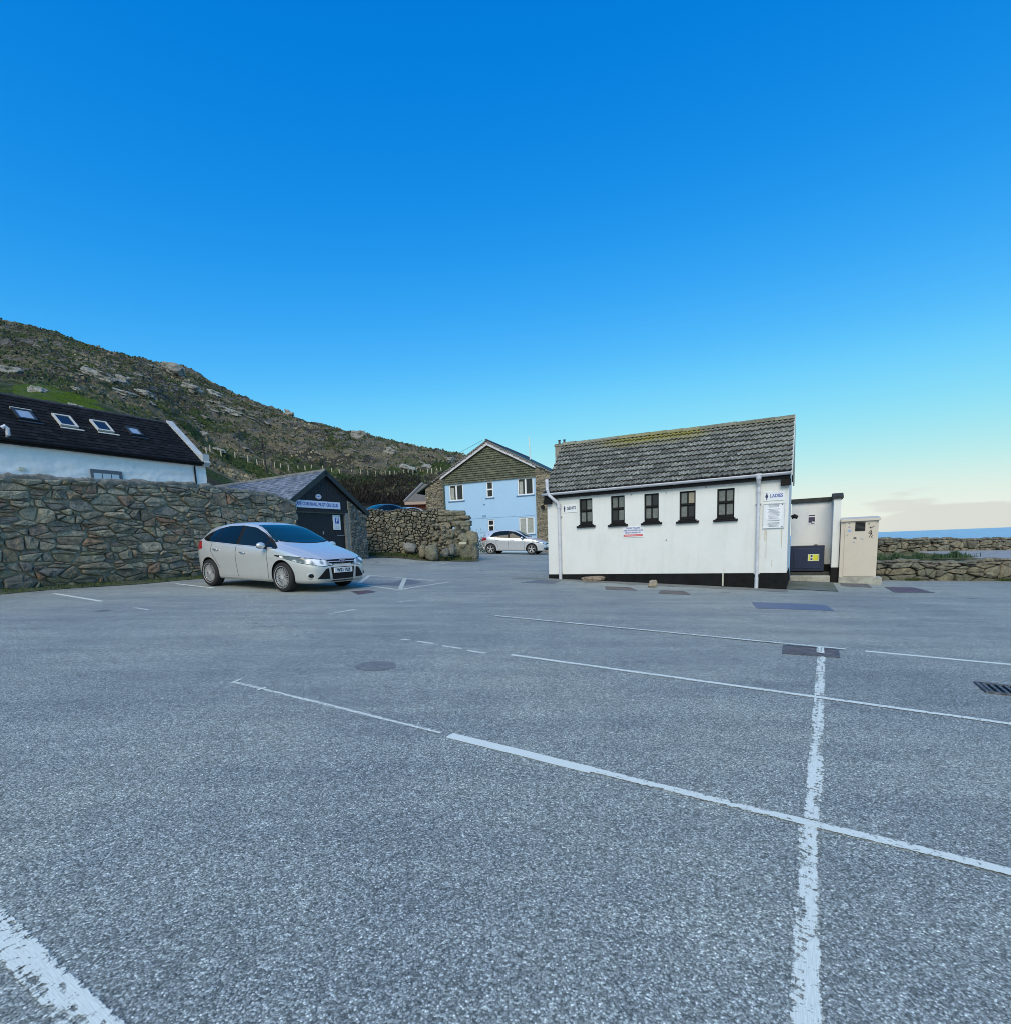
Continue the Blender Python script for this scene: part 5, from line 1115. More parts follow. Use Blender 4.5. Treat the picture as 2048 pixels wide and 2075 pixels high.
mb = MB(); mb.add([frC(11.03, -.06, -.12), frC(11.26, -.06, -.12), frC(11.26, RSL + .02, -.12), frC(11.03, RSL + .02, -.12), frC(11.03, -.06, .075), frC(11.26, -.06, .075), frC(11.26, RSL + .02, .075), frC(11.03, RSL + .02, .075)], [(3, 2, 1, 0), (4, 5, 6, 7), (0, 4, 7, 3), (1, 2, 6, 5), (0, 1, 5, 4), (2, 3, 7, 6)], raw=True)
mb2 = MB(W); mb2.box(19.80, 20.02, CV1 - .18, CV1 + .06, 4.84, 5.13); mb.add(mb2.v, mb2.f, raw=True); mb.build('gable_coping', simple('grey_coping', (.50, .54, .56), .8, var=.3, scale=3, bmp=.3), cot)
mb = MB(W); mb.box(19.86, 19.985, CV0, CV1 - .2, 4.70, 4.80); mb.tube([(19.80, CV0, 4.815), (19.80, CV1 - .18, 4.80)], .05, 8); mb.build('gutter', M_black, cot)
mb = MB(W); mb.tube([(19.86, 11.75, 4.78), (19.95, 11.75, 4.6), (19.95, 11.75, 1.5)], .03, 8); mb.build('downpipe', M_black, cot)
# small window peeping over the wall
mb = MB(W); mb.box(19.94, 19.985, 8.38, 9.28, 3.30, 4.21); mb.build('surround', simple('grey_frame', (.10, .12, .15), .6), cot)
mb = MB(W)
for v0, v1 in ((8.45, 8.67), (8.70, 8.93), (8.96, 9.17)): mb.box(19.925, 19.9395, v0, v1, 3.4, 4.09)
wnd = mb.build('window', simple('pale_sash', (.45, .55, .62), .3, coat=.4), cot)
mb = MB(W); mb.box(19.96, 19.985, 6.60, 6.74, 3.98, 4.07); mb.build('air_vent', simple('vent_cream', (.55, .56, .45), .6), cot)
# swan-neck downpipe at the left edge
mb = MB(W); mb.tube([(19.80, 6.30, 5.10), (19.78, 6.37, 5.16), (19.78, 6.42, 5.10), (19.80, 6.42, 4.92), (19.86, 6.35, 4.80)], .055, 10); mb.build('flue', M_white_plastic, cot)
M_alu = simple('pale_rooflight_frame', (.55, .55, .50), .4); M_dkfr = simple('dark_rooflight_frame', (.03, .035, .04), .4)
M_skyglass = m_glass('rooflight_glass', (.012, .02, .04), .03); M_paleglass = simple('pale_blind', (.30, .38, .48), .25, var=.15, scale=5, coat=.6)
def rooflight(v0, v1, s0, s1, frm, gl, label, pale_top=False):
    mb = MB(); f = .06; a0, a1 = v0 - CV0, v1 - CV0
    def bx(x0, x1, y0, y1, h0, h1):
        vs = [frC(x, y, h) for h in (h0, h1) for y in (y0, y1) for x in (x0, x1)]; mb.add(vs, [(0, 2, 3, 1), (4, 5, 7, 6), (0, 1, 5, 4), (2, 6, 7, 3), (0, 4, 6, 2), (1, 3, 7, 5)], raw=True)
    bx(a0, a0 + f, s0, s1, .0, .075); bx(a1 - f, a1, s0, s1, .0, .075); bx(a0 + f, a1 - f, s0, s0 + f, 0, .075); bx(a0 + f, a1 - f, s1 - f, s1, 0, .075)
    r = mb.build('rooflight', frm, cot, bevel=.004); tag(r, label)
    mb = MB(); bx(a0 + f, a1 - f, s0 + f, s1 - f, .02, .05); mb.build('glass', gl, r)
    mb = MB(); bx(a0 - .03, a1 + .10, s0 - .15, s0 - .09, .02, .04); mb.build('flashing', frm if not pale_top else M_dkfr, r)
    if pale_top: mb = MB(); bx(a0 - .02, a1 + .02, s1, s1 + .03, .0, .08); mb.build('top_flashing', M_alu, r)
rooflight(7.04, 7.52, 1.28, 1.86, M_dkfr, M_paleglass, 'dark framed rooflight with a pale blind', True)
rooflight(8.06, 8.56, 1.24, 1.92, M_alu, M_skyglass, 'cream framed open rooflight'); rooflight(9.10, 9.60, 1.28, 1.92, M_alu, M_skyglass, 'cream framed rooflight'); rooflight(10.14, 10.56, 1.33, 1.84, M_dkfr, M_paleglass, 'small dark framed rooflight')

# ============================================================ BLUE HOUSE
C0 = HC
house = thing('blue_house', 'pale blue two storey house with mossy shingled gable and stone ends', 'building', WH(15.2, C0, .8))
bl, br = 18.86, 11.82; zb = 5.88; ap = (15.25, 8.62)
hw = [(17.35, 18.50, 4.67, 5.85), (14.98, 15.51, 4.72, 5.86), (11.98, 13.15, 4.71, 5.89), (15.0, 15.5, 1.9, 3.18), (11.99, 13.13, 2.02, 3.19)]
mb = MB(WH); n = sorted(set([br, bl] + [h[0] for h in hw] + [h[1] for h in hw])); zs = sorted(set([.3, zb + .02] + [h[2] for h in hw] + [h[3] for h in hw]))
for i in range(len(n) - 1):
    for j in range(len(zs) - 1):
        cx, cz = (n[i] + n[i + 1]) / 2, (zs[j] + zs[j + 1]) / 2
        if any(h[0] < cx < h[1] and h[2] < cz < h[3] for h in hw): continue
        mb.add([(n[i], C0, zs[j]), (n[i + 1], C0, zs[j]), (n[i + 1], C0, zs[j + 1]), (n[i], C0, zs[j + 1])], [(0, 1, 2, 3)])
for h in hw:
    a, b_, z0, z1 = h; mb.add([(a, C0, z0), (b_, C0, z0), (b_, C0, z1), (a, C0, z1), (a, C0 + .12, z0), (b_, C0 + .12, z0), (b_, C0 + .12, z1), (a, C0 + .12, z1)], [(0, 1, 5, 4), (1, 2, 6, 5), (2, 3, 7, 6), (3, 0, 4, 7)])
mb.build('wall', M_render_blue, house)
mb = MB(WH); mb.box(11.86, 18.8, C0 + .3, C0 + 8, .3, 5.85); mb.build('interior', simple('dim_room', (.03, .032, .03), .9), house)
mb = MB(WH); mb.box(11.9, 18.8, C0 - .012, C0, 3.29, 3.305); mb.build('wall_cable', simple('darker_blue_line', (.18, .32, .48), .8), house); mb = MB(WH); mb.tube([(15.7, C0 - .02, 4.28), (15.7, C0 - .05, 4.25)], .05, 8); mb.build('wall_fitting', MATS['darker_blue_line'], house); mb = MB(WH); mb.box(15.6, 15.9, C0 - .01, C0, 3.36, 3.50); mb.build('wall_fitting', simple('darker_blue_line', (.18, .32, .48), .8), house)  # cable and fittings share one plain blue, darker than the wall
# shingles
RLs = (ap[1] - 6.50) / (bl + .1 - ap[0])
def rz_h(h): return ap[1] - .10 - abs(h - ap[0]) * .545
mb = MB(); z = zb; rg_ = random.Random(12); k = 0
while z < 8.5:
    hw_ = (ap[1] - .16 - (z + .09)) / .545; h0 = max(br - .02, ap[0] - hw_); h1 = min(bl + .05, ap[0] + hw_)
    if h1 - h0 < .1: break
    x = h0 - (k % 2) * .12
    while x < h1:
        a0, a1 = max(h0, x + .005), min(h1, x + .235); x += .24
        if a1 - a0 < .02: continue
        mb.add([WH(a0, C0 - .01, z), WH(a1, C0 - .01, z), WH(a1, C0 - .09, z), WH(a0, C0 - .09, z), WH(a1, C0 - .012, z + .185), WH(a0, C0 - .012, z + .185)], [(0, 1, 2, 3), (3, 2, 4, 5)], tint=(rg_.random() * (.7 if abs(x - ap[0]) > .7 else 1.0), 0, 0), raw=True)
    z += .155; k += 1
sh = mb.build('shingled_gable', M_slate_green, house, tint=True)
mb = MB(WH); mb.prism([(11.8, 5.9), (18.9, 5.9), (18.9, ap[1] - .1 - 3.65 * .545), (ap[0], ap[1] - .1), (11.8, ap[1] - .1 - 3.45 * .545)], 1, C0 - .008, C0 + .2); mb.build('gable_wall', M_joint, house)
mb = MB(WH)
for sg, x1, z1 in ((1, bl + .25, None), (-1, br - .08, None)):
    L_ = abs(x1 - ap[0]); zz = ap[1] - L_ * .545
    mb.prism([(ap[0], ap[1] - .30), (x1, zz - .27), (x1, zz - .06), (ap[0], ap[1] - .06)], 1, C0 - .22, C0 - .17)
mb.build('bargeboard', simple('white_barge', (.62, .60, .64), .6, var=.15), house)
mb = MB(WH)
for x1 in (21.1, 10.0):
    zz = ap[1] - abs(x1 - ap[0]) * .545; mb.prism([(ap[0], ap[1] - .06), (x1, zz - .06), (x1, zz + .03), (ap[0], ap[1] + .03)], 1, C0 - .28, C0 + 8.5)
hr = mb.build('roof', M_slate_teal, house)
mb = MB(WH); mb.tube([(ap[0], C0 - .30, ap[1] + .03), (ap[0], C0 + 8.5, ap[1] + .03)], .09, 8); mb.build('ridge_tiles', simple('purple_ridge', (.08, .06, .09), .8), hr)
mb = MB(WH); q1 = hit(1126, 937, HN, C0 + 7); q2 = hit(1126, 946, HN, C0 + 1.5); q3 = hit(992, 893, HN, C0 + .6)
# verge stones under the roof edges
mb = MB(WH)
for k in range(60):
    h_ = ap[0] + (k - 30) / 30 * 4.6; zz = ap[1] - abs(h_ - ap[0]) * .545; mb.box(h_ - .07, h_ + .07, C0 - .30, C0 - .20, zz - .055 - .02 * (k % 3), zz + .02)
mb.build('verge_edging', simple('mortar_verge', (.24, .22, .2), .9, var=.4, scale=12), hr)
mb = MB(WH); mb.tube([(12.44, C0 + .8, 7.2), (12.44, C0 + .8, 8.75)], .035, 8); mb.build('aerial', simple('pale_pole', (.78, .80, .72), .4), house)
# stone ends
def fho(off, h0, sgn=-1): return lambda s, z, o: WH(h0 - s, off - o, z)
mb = MB(); rg_ = random.Random(14)
def stone_face(mb, fr, L, z0, z1, size, asp, seed, topf=None, depth=.07, joint=.012):
    for P in stones(L, z1 - z0, size, asp, seed):
        Q = [(a, (min(z0 + c, topf(a) - .02) if topf else z0 + c)) for a, c in P]; stone_relief(mb, Q, fr, joint, depth, rg_, (rg_.random(), 0, 0), round_=1)
stone_face(mb, fho(C0 - .12, 20.45), 1.5, .6, 6.5, .19, 1.9, 51, lambda s: 5.84 + s * .50, depth=.05)
mb.build('stone_end', M_warm, house, smooth=True, tint=True); mb = MB(); stone_face(mb, fho(C0 - .12, 11.78), 1.65, .6, 6.7, .22, 1.9, 52, lambda s: 6.62 - s * .5, depth=.04)
mb.build('stone_end', M_warm, house, smooth=True, tint=True)
mb = MB(WH); mb.prism([(18.95, .5), (20.45, .5), (20.45, 5.84), (18.95, 6.5)], 1, C0 - .12, C0 + 2); mb.build('stone_end_core', M_mortar, house); mb = MB(WH); mb.prism([(10.13, .5), (11.78, .5), (11.78, 6.62), (10.13, 5.8)], 1, C0 - .12, C0 + 2); mb.build('stone_end_core', M_mortar, house)
mb = MB(WH); mb.tube([(18.9, C0 - .06, 6.4), (18.9, C0 - .06, 1.0)], .045, 8); mb.build('downpipe', simple('green_pipe', (.05, .09, .08), .6), house)
M_curtain = simple('net_curtain', (.42, .44, .40), .9, var=.4, scale=7)
for i, (a, b_, z0, z1) in enumerate(hw):
    mb = MB(WH); f = .085; y0, y1 = C0 + .03, C0 + .10
    mb.box(a, a + f, y0, y1, z0, z1); mb.box(b_ - f, b_, y0, y1, z0, z1); mb.box(a + f, b_ - f, y0, y1, z0, z0 + f); mb.box(a + f, b_ - f, y0, y1, z1 - f, z1)
    wd = b_ - a; 
    if wd > .8: mid = [(a + wd / 2 - .06, a + wd / 2 + .06, z0 + f, z1 - f)]
    else: mid = [(a + f, b_ - f, z0 + (z1 - z0) * .5 - .05, z0 + (z1 - z0) * .5 + .05)] if i == 1 else [(a + f, b_ - f, z1 - .48, z1 - .38)]
    for q in mid: mb.box(q[0], q[1], y0 - .01, y1, q[2], q[3])
    wn = mb.build('window', M_upvc, house, bevel=.008)
    mb = MB(WH); mb.box(a + f, b_ - f, C0 + .06, C0 + .07, z0 + f, z1 - f); mb.build('pane', M_winglass if i in (0, 1, 2, 3) else M_curtain, wn)
    mb = MB(WH); mb.box(a - .1, b_ + .1, C0 - .06, C0 + .04, z0 - .06, z0 - .002); mb.build('sill', simple('blue_sill', (.10, .22, .40), .6), wn)
    if i in (0, 2): mb = MB(WH); mb.box(b_ - f - .30, b_ - f - .03, C0 + .052, C0 + .058, z0 + f, z1 - f - .15); mb.build('curtain', M_curtain, wn)
mb = MB(WH); mb.prism([(10.62 + .16 * math.cos(q), 4.05 + .34 * math.sin(q)) for q in np.linspace(0, 6.283, 20, endpoint=False)], 1, C0 - .42, C0 - .36); mb.tube([(10.75, C0 - .36, 3.9), (10.75, C0 - .1, 3.85)], .03, 6); mb.build('satellite_dish', simple('dish_grey', (.55, .57, .60), .5), house)
mb = MB(WH); mb.tube([(11.25, C0 - .30, 3.78), (11.25, C0 - .14, 3.78)], [.14, .12], 10); mb.build('extractor', M_black, house)
ch = thing('chimney', 'grey stone chimney with two small pots just left of the toilet roof', 'chimney', WH(10.25, C0 + 1.6, 5.9))
mb = MB(WH); mb.box(9.95, 10.75, C0 + 1.3, C0 + 2.0, 5.6, 7.98); mb.box(9.9, 10.8, C0 + 1.25, C0 + 2.05, 7.98, 8.08); mb.build('stack', simple('rendered_chimney', (.30, .28, .24), .9, var=.4, scale=4, bmp=.4), ch)
mb = MB(WH); mb.box(9.92, 10.78, C0 + 1.27, C0 + 2.03, 8.081, 8.13); mb.build('mossy_cap', simple('mossy_cap', (.17, .15, .05), .95, var=.5, scale=9, bmp=.5), ch)
for h_ in (10.16, 10.52): mb = MB(WH); mb.tube([(h_, C0 + 1.6, 8.13), (h_, C0 + 1.6, 8.34), (h_, C0 + 1.6, 8.44)], [.085, .07, .10], 10); mb.build('chimney_pot', simple('dark_pot', (.06, .065, .08), .7), ch)
# garage behind
gar = thing('garage', 'small red brick garage with a grey brown roof left of the blue house', 'garage', at_y(850, 1030, 45))
q = lambda px, py, D: tuple(at_y(px, py, D))
def m_brick():
    m, t, b, o = new_mat('red_brick'); v = coord(t, (1, 1, 1), rot=(R(90), 0, 0)); br_ = nd(t, 'ShaderNodeTexBrick'); br_.inputs['Scale'].default_value = 4.2; br_.inputs['Color1'].default_value = (.26, .06, .035, 1); br_.inputs['Color2'].default_value = (.17, .04, .025, 1); br_.inputs['Mortar'].default_value = (.15, .08, .06, 1); t.links.new(v, br_.inputs[0]); t.links.new(br_.outputs[0], b.inputs['Base Color']); b.inputs['Roughness'].default_value = .9; return m
e0, e1 = np.array(q(823, 1016.5, 45)), np.array(q(905, 1014, 45)); r0, r1 = np.array(q(858.5, 981, 48.5)), np.array(q(905, 979.5, 48.5))
mb = MB(); mb.add([e0 + [.25, .3, -.1], e1 + [0, .3, -.1], e1 + [0, .3, -4], e0 + [.25, .3, -4]], [(0, 1, 2, 3)], raw=True); bk = np.array([0, 7.0, 0]); mb.add([e0 + [.25, .3, -4], e0 + [.25, .3, -.1], r0 + [.25, 0, -.1], e0 + bk + [.25, -.3, -.1], e0 + bk + [.25, -.3, -4]], [(0, 1, 2, 3, 4)], raw=True); mb.build('wall', m_brick(), gar)
mb = MB(); d_ = unit(r0 - e0); 
def frG(a, s, h): p = e0 + (e1 - e0) / np.linalg.norm(e1 - e0) * a + (np.array([0, r0[1] - e0[1], r0[2] - e0[2]]) / math.hypot(r0[1] - e0[1], r0[2] - e0[2])) * s; return p + np.array([0, -.4, .9]) * h
mb.add([e0 - [.1, .1, 0], e1 - [0, .1, 0], r1, r0 - [.1, 0, 0]], [(0, 1, 2, 3)], raw=True); mb.add([r0 - [.1, 0, 0], r1, e1 + bk, e0 + bk - [.1, 0, 0]], [(0, 1, 2, 3)], raw=True); gr_ = mb.build('roof', simple('greybrown_roof', (.17, .155, .13), .85, var=.25, scale=6, bmp=.2), gar)
mb = MB(); up_ = np.array([0, 0, .13]); mb.tube([tuple(e0 + [-.12, -.12, .03]), tuple(r0 + [-.12, 0, .08])], .10, 6); mb.build('verge', simple('pale_verge', (.28, .26, .24), .8), gr_)
mb = MB(); mb.add([e0 + [-.1, -.12, -.02], e1 + [0, -.12, -.02], e1 + [0, -.12, -.27], e0 + [-.1, -.12, -.27]], [(0, 1, 2, 3)], raw=True); mb.build('fascia', simple('pinkish_fascia', (.42, .32, .27), .7), gar)

# ============================================================ HILLSIDE OBJECTS
def on_hill(px, py):
    p = hill_point(px, py); return p
# fence
posts = [(419.5, 922, 13), (426.5, 917, 13), (449, 926, 12), (477, 930, 12), (503, 937, 12), (522.5, 944, 11), (537, 947, 11.5), (557, 948.5, 10), (570, 951, 10), (586, 955.5, 11), (604, 954, 9), (619, 953, 8), (631.5, 951, 8), (655, 953, 8), (673, 960, 10), (689, 961.5, 9.5), (713, 962.5, 9.5), (731, 962.5, 9.5), (746, 963.5, 8.5), (762, 966, 9.5), (773, 964.5, 9), (782.5, 964.5, 9), (790.5, 964.5, 8.5), (800, 963, 8), (819, 962.5, 9), (829, 961.5, 9), (837, 962.5, 8.5), (845, 960, 10), (852.5, 959, 8), (867, 960, 8.5), (875, 959.5, 9), (885, 957.5, 7), (894, 955.5, 7)]
fp_ = [on_hill(px, py) for px, py, h in posts]
fence = thing('wire_fence', 'post and wire fence running across the foot of the hill', 'fence', tuple(fp_[14]))
rg_ = random.Random(3); tops = []
for (px, py, h), p in zip(posts, fp_):
    H_ = h * p[1] / 1050 * 1.12; lx = rg_.uniform(-.09, .09); mb = MB(); mb.tube([(p[0], p[1], p[2] - .4), (p[0] + lx, p[1], p[2] + H_)], .085, 6); mb.build('post', M_wood if False else simple('pale_post', (.55, .50, .38), .8, var=.3), fence); tops.append((p[0] + lx * .8, p[1], p[2] + H_ * .85))
mb = MB()
for k in (.0, .35):
    for a, b_ in zip(tops[:-1], tops[1:]): mb.tube([(a[0], a[1], a[2] - k), (b_[0], b_[1], b_[2] - k)], .008, 4)
mb.build('wire', simple('wire', (.1, .1, .1), .6), fence)
p = on_hill(540, 958); t = thing('utility_pole', 'dark wooden utility pole standing on the hillside behind the fence', 'pole', tuple(p)); hh = 66 * p[1] / 1050; mb = MB(); mb.tube([(p[0], p[1], p[2] - .5), (p[0] - .15, p[1], p[2] + hh)], [.17, .12], 8); mb.build('shaft', simple('dark_pole', (.05, .045, .04), .8, var=.3), t)
mb = MB(); mb.box(p[0] - .55, p[0] + .35, p[1] - .2, p[1] - .12, p[2] + hh * .90, p[2] + hh * .92); mb.tube([(p[0] - .25, p[1] - .25, p[2] + hh * .72), (p[0] - .25, p[1] - .25, p[2] + hh * .84)], .14, 8); mb.build('crossarm', simple('dark_pole2', (.06, .055, .05), .8), t)
# named boulders and outcrops: (px, py of base, half width px, half height px, label)
BL = [
 ('flat pale outcrop at the left edge of the hill above the green bank', 17, 757, 25, 11, .2, 1), ('squat grey boulder standing in the bright green bank behind the cottage', 74, 795, 15, 8, .5, 2), ('small pale rock at the foot of the bright green bank touching the cottage roof', 150, 826, 13, 6, .4, 3), ('low rounded boulder on the upper edge of the bright green bank', 150, 790, 11, 5, .2, 4),
 ('largest pale slab outcrop sloping across the upper left of the hill', 204, 768, 36, 11, .5, 5), ('broken pale slab just right of the largest slab outcrop', 248, 776, 15, 10, .6, 6), ('long thin pale rock band below the largest slab outcrop', 240, 797, 28, 6, .5, 7), ('grey layered rock right of the thin pale band', 285, 798, 22, 7, .5, 8),
 ('rounded rock tor on the skyline above the right end of the cottage roof', 352, 755, 24, 12, .45, 9), ('low dark slab below the skyline tor', 385, 790, 20, 9, .5, 10), ('wide flat grey slab on the steep shoulder of the hill', 468, 838, 26, 7, .5, 11), ('cracked grey slab left of the wide flat slab', 430, 800, 18, 6, .5, 12),
 ('small square rock nub on the skyline right of the steep shoulder', 585, 840, 9, 6, .6, 13), ('blocky square rock standing alone on the skyline', 728, 887, 16, 10, .8, 14), ('white pointed rock in the straw coloured grass below the skyline', 790, 920, 13, 9, .4, 15), ('large smooth pale boulder just above the fence near the blue house', 827, 952, 18, 7, .15, 16),
 ('second smooth grey boulder above the fence closest to the blue house', 868, 951, 13, 7, .25, 17), ('pale slab near the roof of the blue house', 908, 935, 11, 6, .5, 18), ('white flat rock beside the first fence post', 443, 915, 12, 5, .3, 19), ('long low pale rock on the straw slope left of the utility pole', 412, 882, 10, 5, .3, 20)]
for lb, px, py, hw_, hh_, sq, sd_ in BL:
    p = on_hill(px, py); k = p[1] / 1050; mb = MB(); tl = -.30
    ax = unit([1, 0, tl if px < 900 else 0]); az = unit([-(tl), 0, 1]); rock_mesh(mb, (p[0], p[1] + hw_ * k * .3, p[2] + hh_ * k * .45), hw_ * k * .95, hw_ * k * .7, hh_ * k * .95, sd_, ax, (0, 1, 0), az, 4, .30, (.85 if hh_ < 9 else .6, .05, 0), sq)
    tag(mb.build('boulder', M_palerock, None, smooth=False, tint=True, origin=p), lb, 'boulder', 'granite outcrops on the hill')
rock_protos = []
for k in range(7):
    mb = MB(); rock_mesh(mb, (0, 0, 0), 1, .7, .42, 50 + k, sub=3, rough=.3, tint=(random.random() * .8, .1, 0), angular=.5); o = mb.build('rock', M_palerock, None, tint=True); rock_protos.append(o)
rg_ = random.Random(77); first = list(rock_protos); cnt = 0; 
bands = [(60, 330, 700, 780, 70), (200, 420, 740, 850, 60), (380, 520, 790, 860, 45), (480, 700, 840, 940, 45), (680, 930, 890, 950, 40)]
for x0, x1, y0, y1, n_ in bands:
    for _ in range(n_):
        px = rg_.uniform(x0, x1); sk = float(np.interp(px, [s_[0] for s_ in SKY], [s_[1] for s_ in SKY])); py = rg_.uniform(max(y0, sk + 5), y1)
        if py < sk + 4 or noise.noise(Vector((px * .02, py * .03, 3))) < -.15: continue
        p = on_hill(px, py)
        if p[1] < 62: continue
        if first: o = first.pop()
        else: src = rg_.choice(rock_protos); o = src.copy(); COL.objects.link(o)
        s_ = p[1] / 1050 * rg_.uniform(1.8, 6.5); o.location = (p[0], p[1], p[2] + s_ * .05); o.scale = (s_ * rg_.uniform(.9, 2.0), s_, s_ * rg_.uniform(.6, 1.0)); o.rotation_euler = (0, rg_.uniform(.05, .5), rg_.uniform(-.5, .5))
        tag(o, 'small grey granite rock in the heather of the hillside', 'rock', 'small rocks scattered over the hillside'); cnt += 1
for o in first: bpy.data.objects.remove(o)
# bramble thicket behind the shed and the ruined wall
mb = MB(); rg_ = random.Random(21)
for _ in range(15000):
    px = rg_.uniform(670, 868); D = rg_.uniform(48, 73); q_ = np.array([(px - 1024) / 1050 * D, D]); z = hill_z(q_[0] / D, D); top = 1.9 * (.6 + .6 * noise.noise(Vector((q_[0] * .35, D * .2, 2)))); h_ = rg_.random() ** .7 * top
    l = rg_.uniform(.10, .30); a, e = rg_.uniform(0, 6.28), rg_.uniform(-.3, 1.4); d = np.array([math.cos(a) * math.cos(e), math.sin(a) * math.cos(e), math.sin(e)]) * l; w_ = np.array([-math.sin(a), math.cos(a), .2]) * rg_.uniform(.015, .05); c = np.array([q_[0], D, z + h_])
    mb.add([c - d - w_ * .5, c - d + w_ * .5, c + d + w_ * .4, c + d - w_ * .4], [(0, 1, 2, 3)], tint=(rg_.random() ** 1.5 * (.5 + .5 * h_ / 2), 0, 0), raw=True)
tag(mb.build('brambles', M_scrub, tint=True), kind='stuff')
# rough grass and heather over the nearer slope and along the crest
mb = MB(); rg_ = random.Random(31)
for _ in range(30000):
    D = 60 + 138 * rg_.random(); a = rg_.uniform(-1.02, -.05); z = hill_z(a, D); s_ = rg_.uniform(.18, .5) * (.6 + D / 170); x = a * D
    b_ = rg_.uniform(0, 6.28); w_ = np.array([math.cos(b_), math.sin(b_), 0]) * s_ * .55; st = noise.noise(Vector((x * .07 + D * .04, D * .12, 3)))
    c = np.array([x, D, z - .05]); up_ = np.array([rg_.uniform(-.3, .3) * s_, rg_.uniform(-.3, .3) * s_, s_ * .7])
    mb.add([c - w_, c + w_, c + w_ * .5 + up_, c - w_ * .6 + up_ * 1.1], [(0, 1, 2, 3)], tint=(min(1, max(0, .38 + st * .8 + rg_.gauss(0, .08))), 0, 0), raw=True)
tag(mb.build('heather', m_leaf('heather_tufts', [(0, (.04, .055, .022)), (.3, (.07, .10, .04)), (.5, (.10, .095, .065)), (.75, (.22, .20, .135)), (1, (.33, .30, .21))]), tint=True), kind='stuff')
# overhead cable to the blue house
mb = MB(); a = at_y(700, 960, 60); b_ = at_y(978, 892, 38); mb.tube([tuple(a * (1 - k) + b_ * k - np.array([0, 0, 1.2 * 4 * k * (1 - k)])) for k in np.linspace(0, 1, 12)], .012, 4); tag(mb.build('overhead_cable', M_black, None, origin=b_), 'thin dark overhead cable running to the ridge of the blue house', 'cable')

# ============================================================ CARS
FORD = dict(L=4.358, wb=2.648, fo=.885, H=1.484, r=.322, arch=.365, W=.911,
 top=[(0, .60), (.03, .68), (.10, .745), (.3, .835), (.6, .925), (.95, .995), (1.12, 1.03), (1.5, 1.22), (1.95, 1.41), (2.25, 1.465), (2.6, 1.484), (3.0, 1.478), (3.5, 1.44), (3.85, 1.39), (3.97, 1.32), (4.12, 1.14), (4.24, 1.0), (4.31, .90), (4.358, .70)],
 w=[(0, .48), (.03, .60), (.1, .71), (.25, .80), (.5, .872), (.9, .902), (2, .911), (3.4, .908), (3.9, .875), (4.15, .80), (4.3, .70), (4.358, .58)],
 zb=[(0, .27), (.06, .20), (.5, .19), (3.8, .20), (4.2, .26), (4.358, .36)],
 belt=[(0, .53), (.05, .60), (.15, .67), (.3, .73), (.6, .815), (.95, .885), (1.12, .915), (2, .955), (3, 1.01), (3.6, 1.06), (3.9, 1.06), (4.15, .98), (4.3, .86), (4.358, .64)],
 ry=[(0, .34), (.1, .50), (.3, .60), (.6, .66), (1.0, .71), (1.12, .73), (1.5, .665), (1.95, .60), (2.5, .59), (3.2, .575), (3.8, .55), (4.05, .60), (4.25, .58), (4.358, .46)],
 rz=[(0, .58), (.1, .72), (.3, .805), (.6, .893), (1.0, .962), (1.12, .985), (1.5, 1.17), (1.95, 1.36), (2.5, 1.43), (3.0, 1.425), (3.5, 1.38), (3.85, 1.325), (4.0, 1.22), (4.2, 1.0), (4.3, .87), (4.358, .68)])
def _fs(s): return float(np.interp(s, [-9, 0, .6, .95, 1.12, 1.95, 3.6, 4.358, 9], [-9, 0, .55, .84, 1.0, 1.90, 3.6, 4.275, 8.917]))
def _fz(z): return z if z < .9 else .9 + (z - .9) * 1.085
for _k in ('top', 'w', 'zb', 'belt', 'ry', 'rz'): FORD[_k] = [(_fs(a), _fz(b) if _k in ('top', 'belt', 'rz') else b) for a, b in FORD[_k]]
FORD['L'] = _fs(4.358)
POLO = dict(L=3.97, wb=2.47, fo=.80, H=1.462, r=.305, arch=.345, W=.841,
 top=[(0, .58), (.03, .66), (.10, .73), (.3, .815), (.6, .90), (.88, .965), (1.0, .99), (1.3, 1.17), (1.7, 1.375), (2.05, 1.445), (2.4, 1.462), (2.9, 1.455), (3.3, 1.42), (3.56, 1.38), (3.67, 1.30), (3.80, 1.12), (3.90, .98), (3.94, .88), (3.97, .66)],
 w=[(0, .48), (.03, .58), (.1, .67), (.25, .76), (.5, .82), (.9, .838), (2, .841), (3.2, .836), (3.6, .80), (3.8, .74), (3.93, .66), (3.97, .56)],
 zb=[(0, .27), (.06, .20), (.5, .19), (3.4, .20), (3.8, .26), (3.97, .36)],
 belt=[(0, .53), (.05, .60), (.15, .66), (.3, .72), (.6, .80), (.95, .87), (1.1, .89), (2, .925), (2.8, .96), (3.3, .99), (3.6, .98), (3.8, .92), (3.93, .82), (3.97, .62)],
 ry=[(0, .34), (.1, .48), (.3, .57), (.6, .62), (.95, .66), (1.0, .67), (1.3, .62), (1.7, .56), (2.3, .55), (3.0, .54), (3.5, .52), (3.7, .56), (3.9, .55), (3.97, .44)],
 rz=[(0, .56), (.1, .70), (.3, .79), (.6, .875), (.95, .94), (1.0, .95), (1.3, 1.12), (1.7, 1.325), (2.2, 1.405), (2.8, 1.40), (3.25, 1.365), (3.55, 1.31), (3.68, 1.20), (3.85, .98), (3.94, .84), (3.97, .64)])
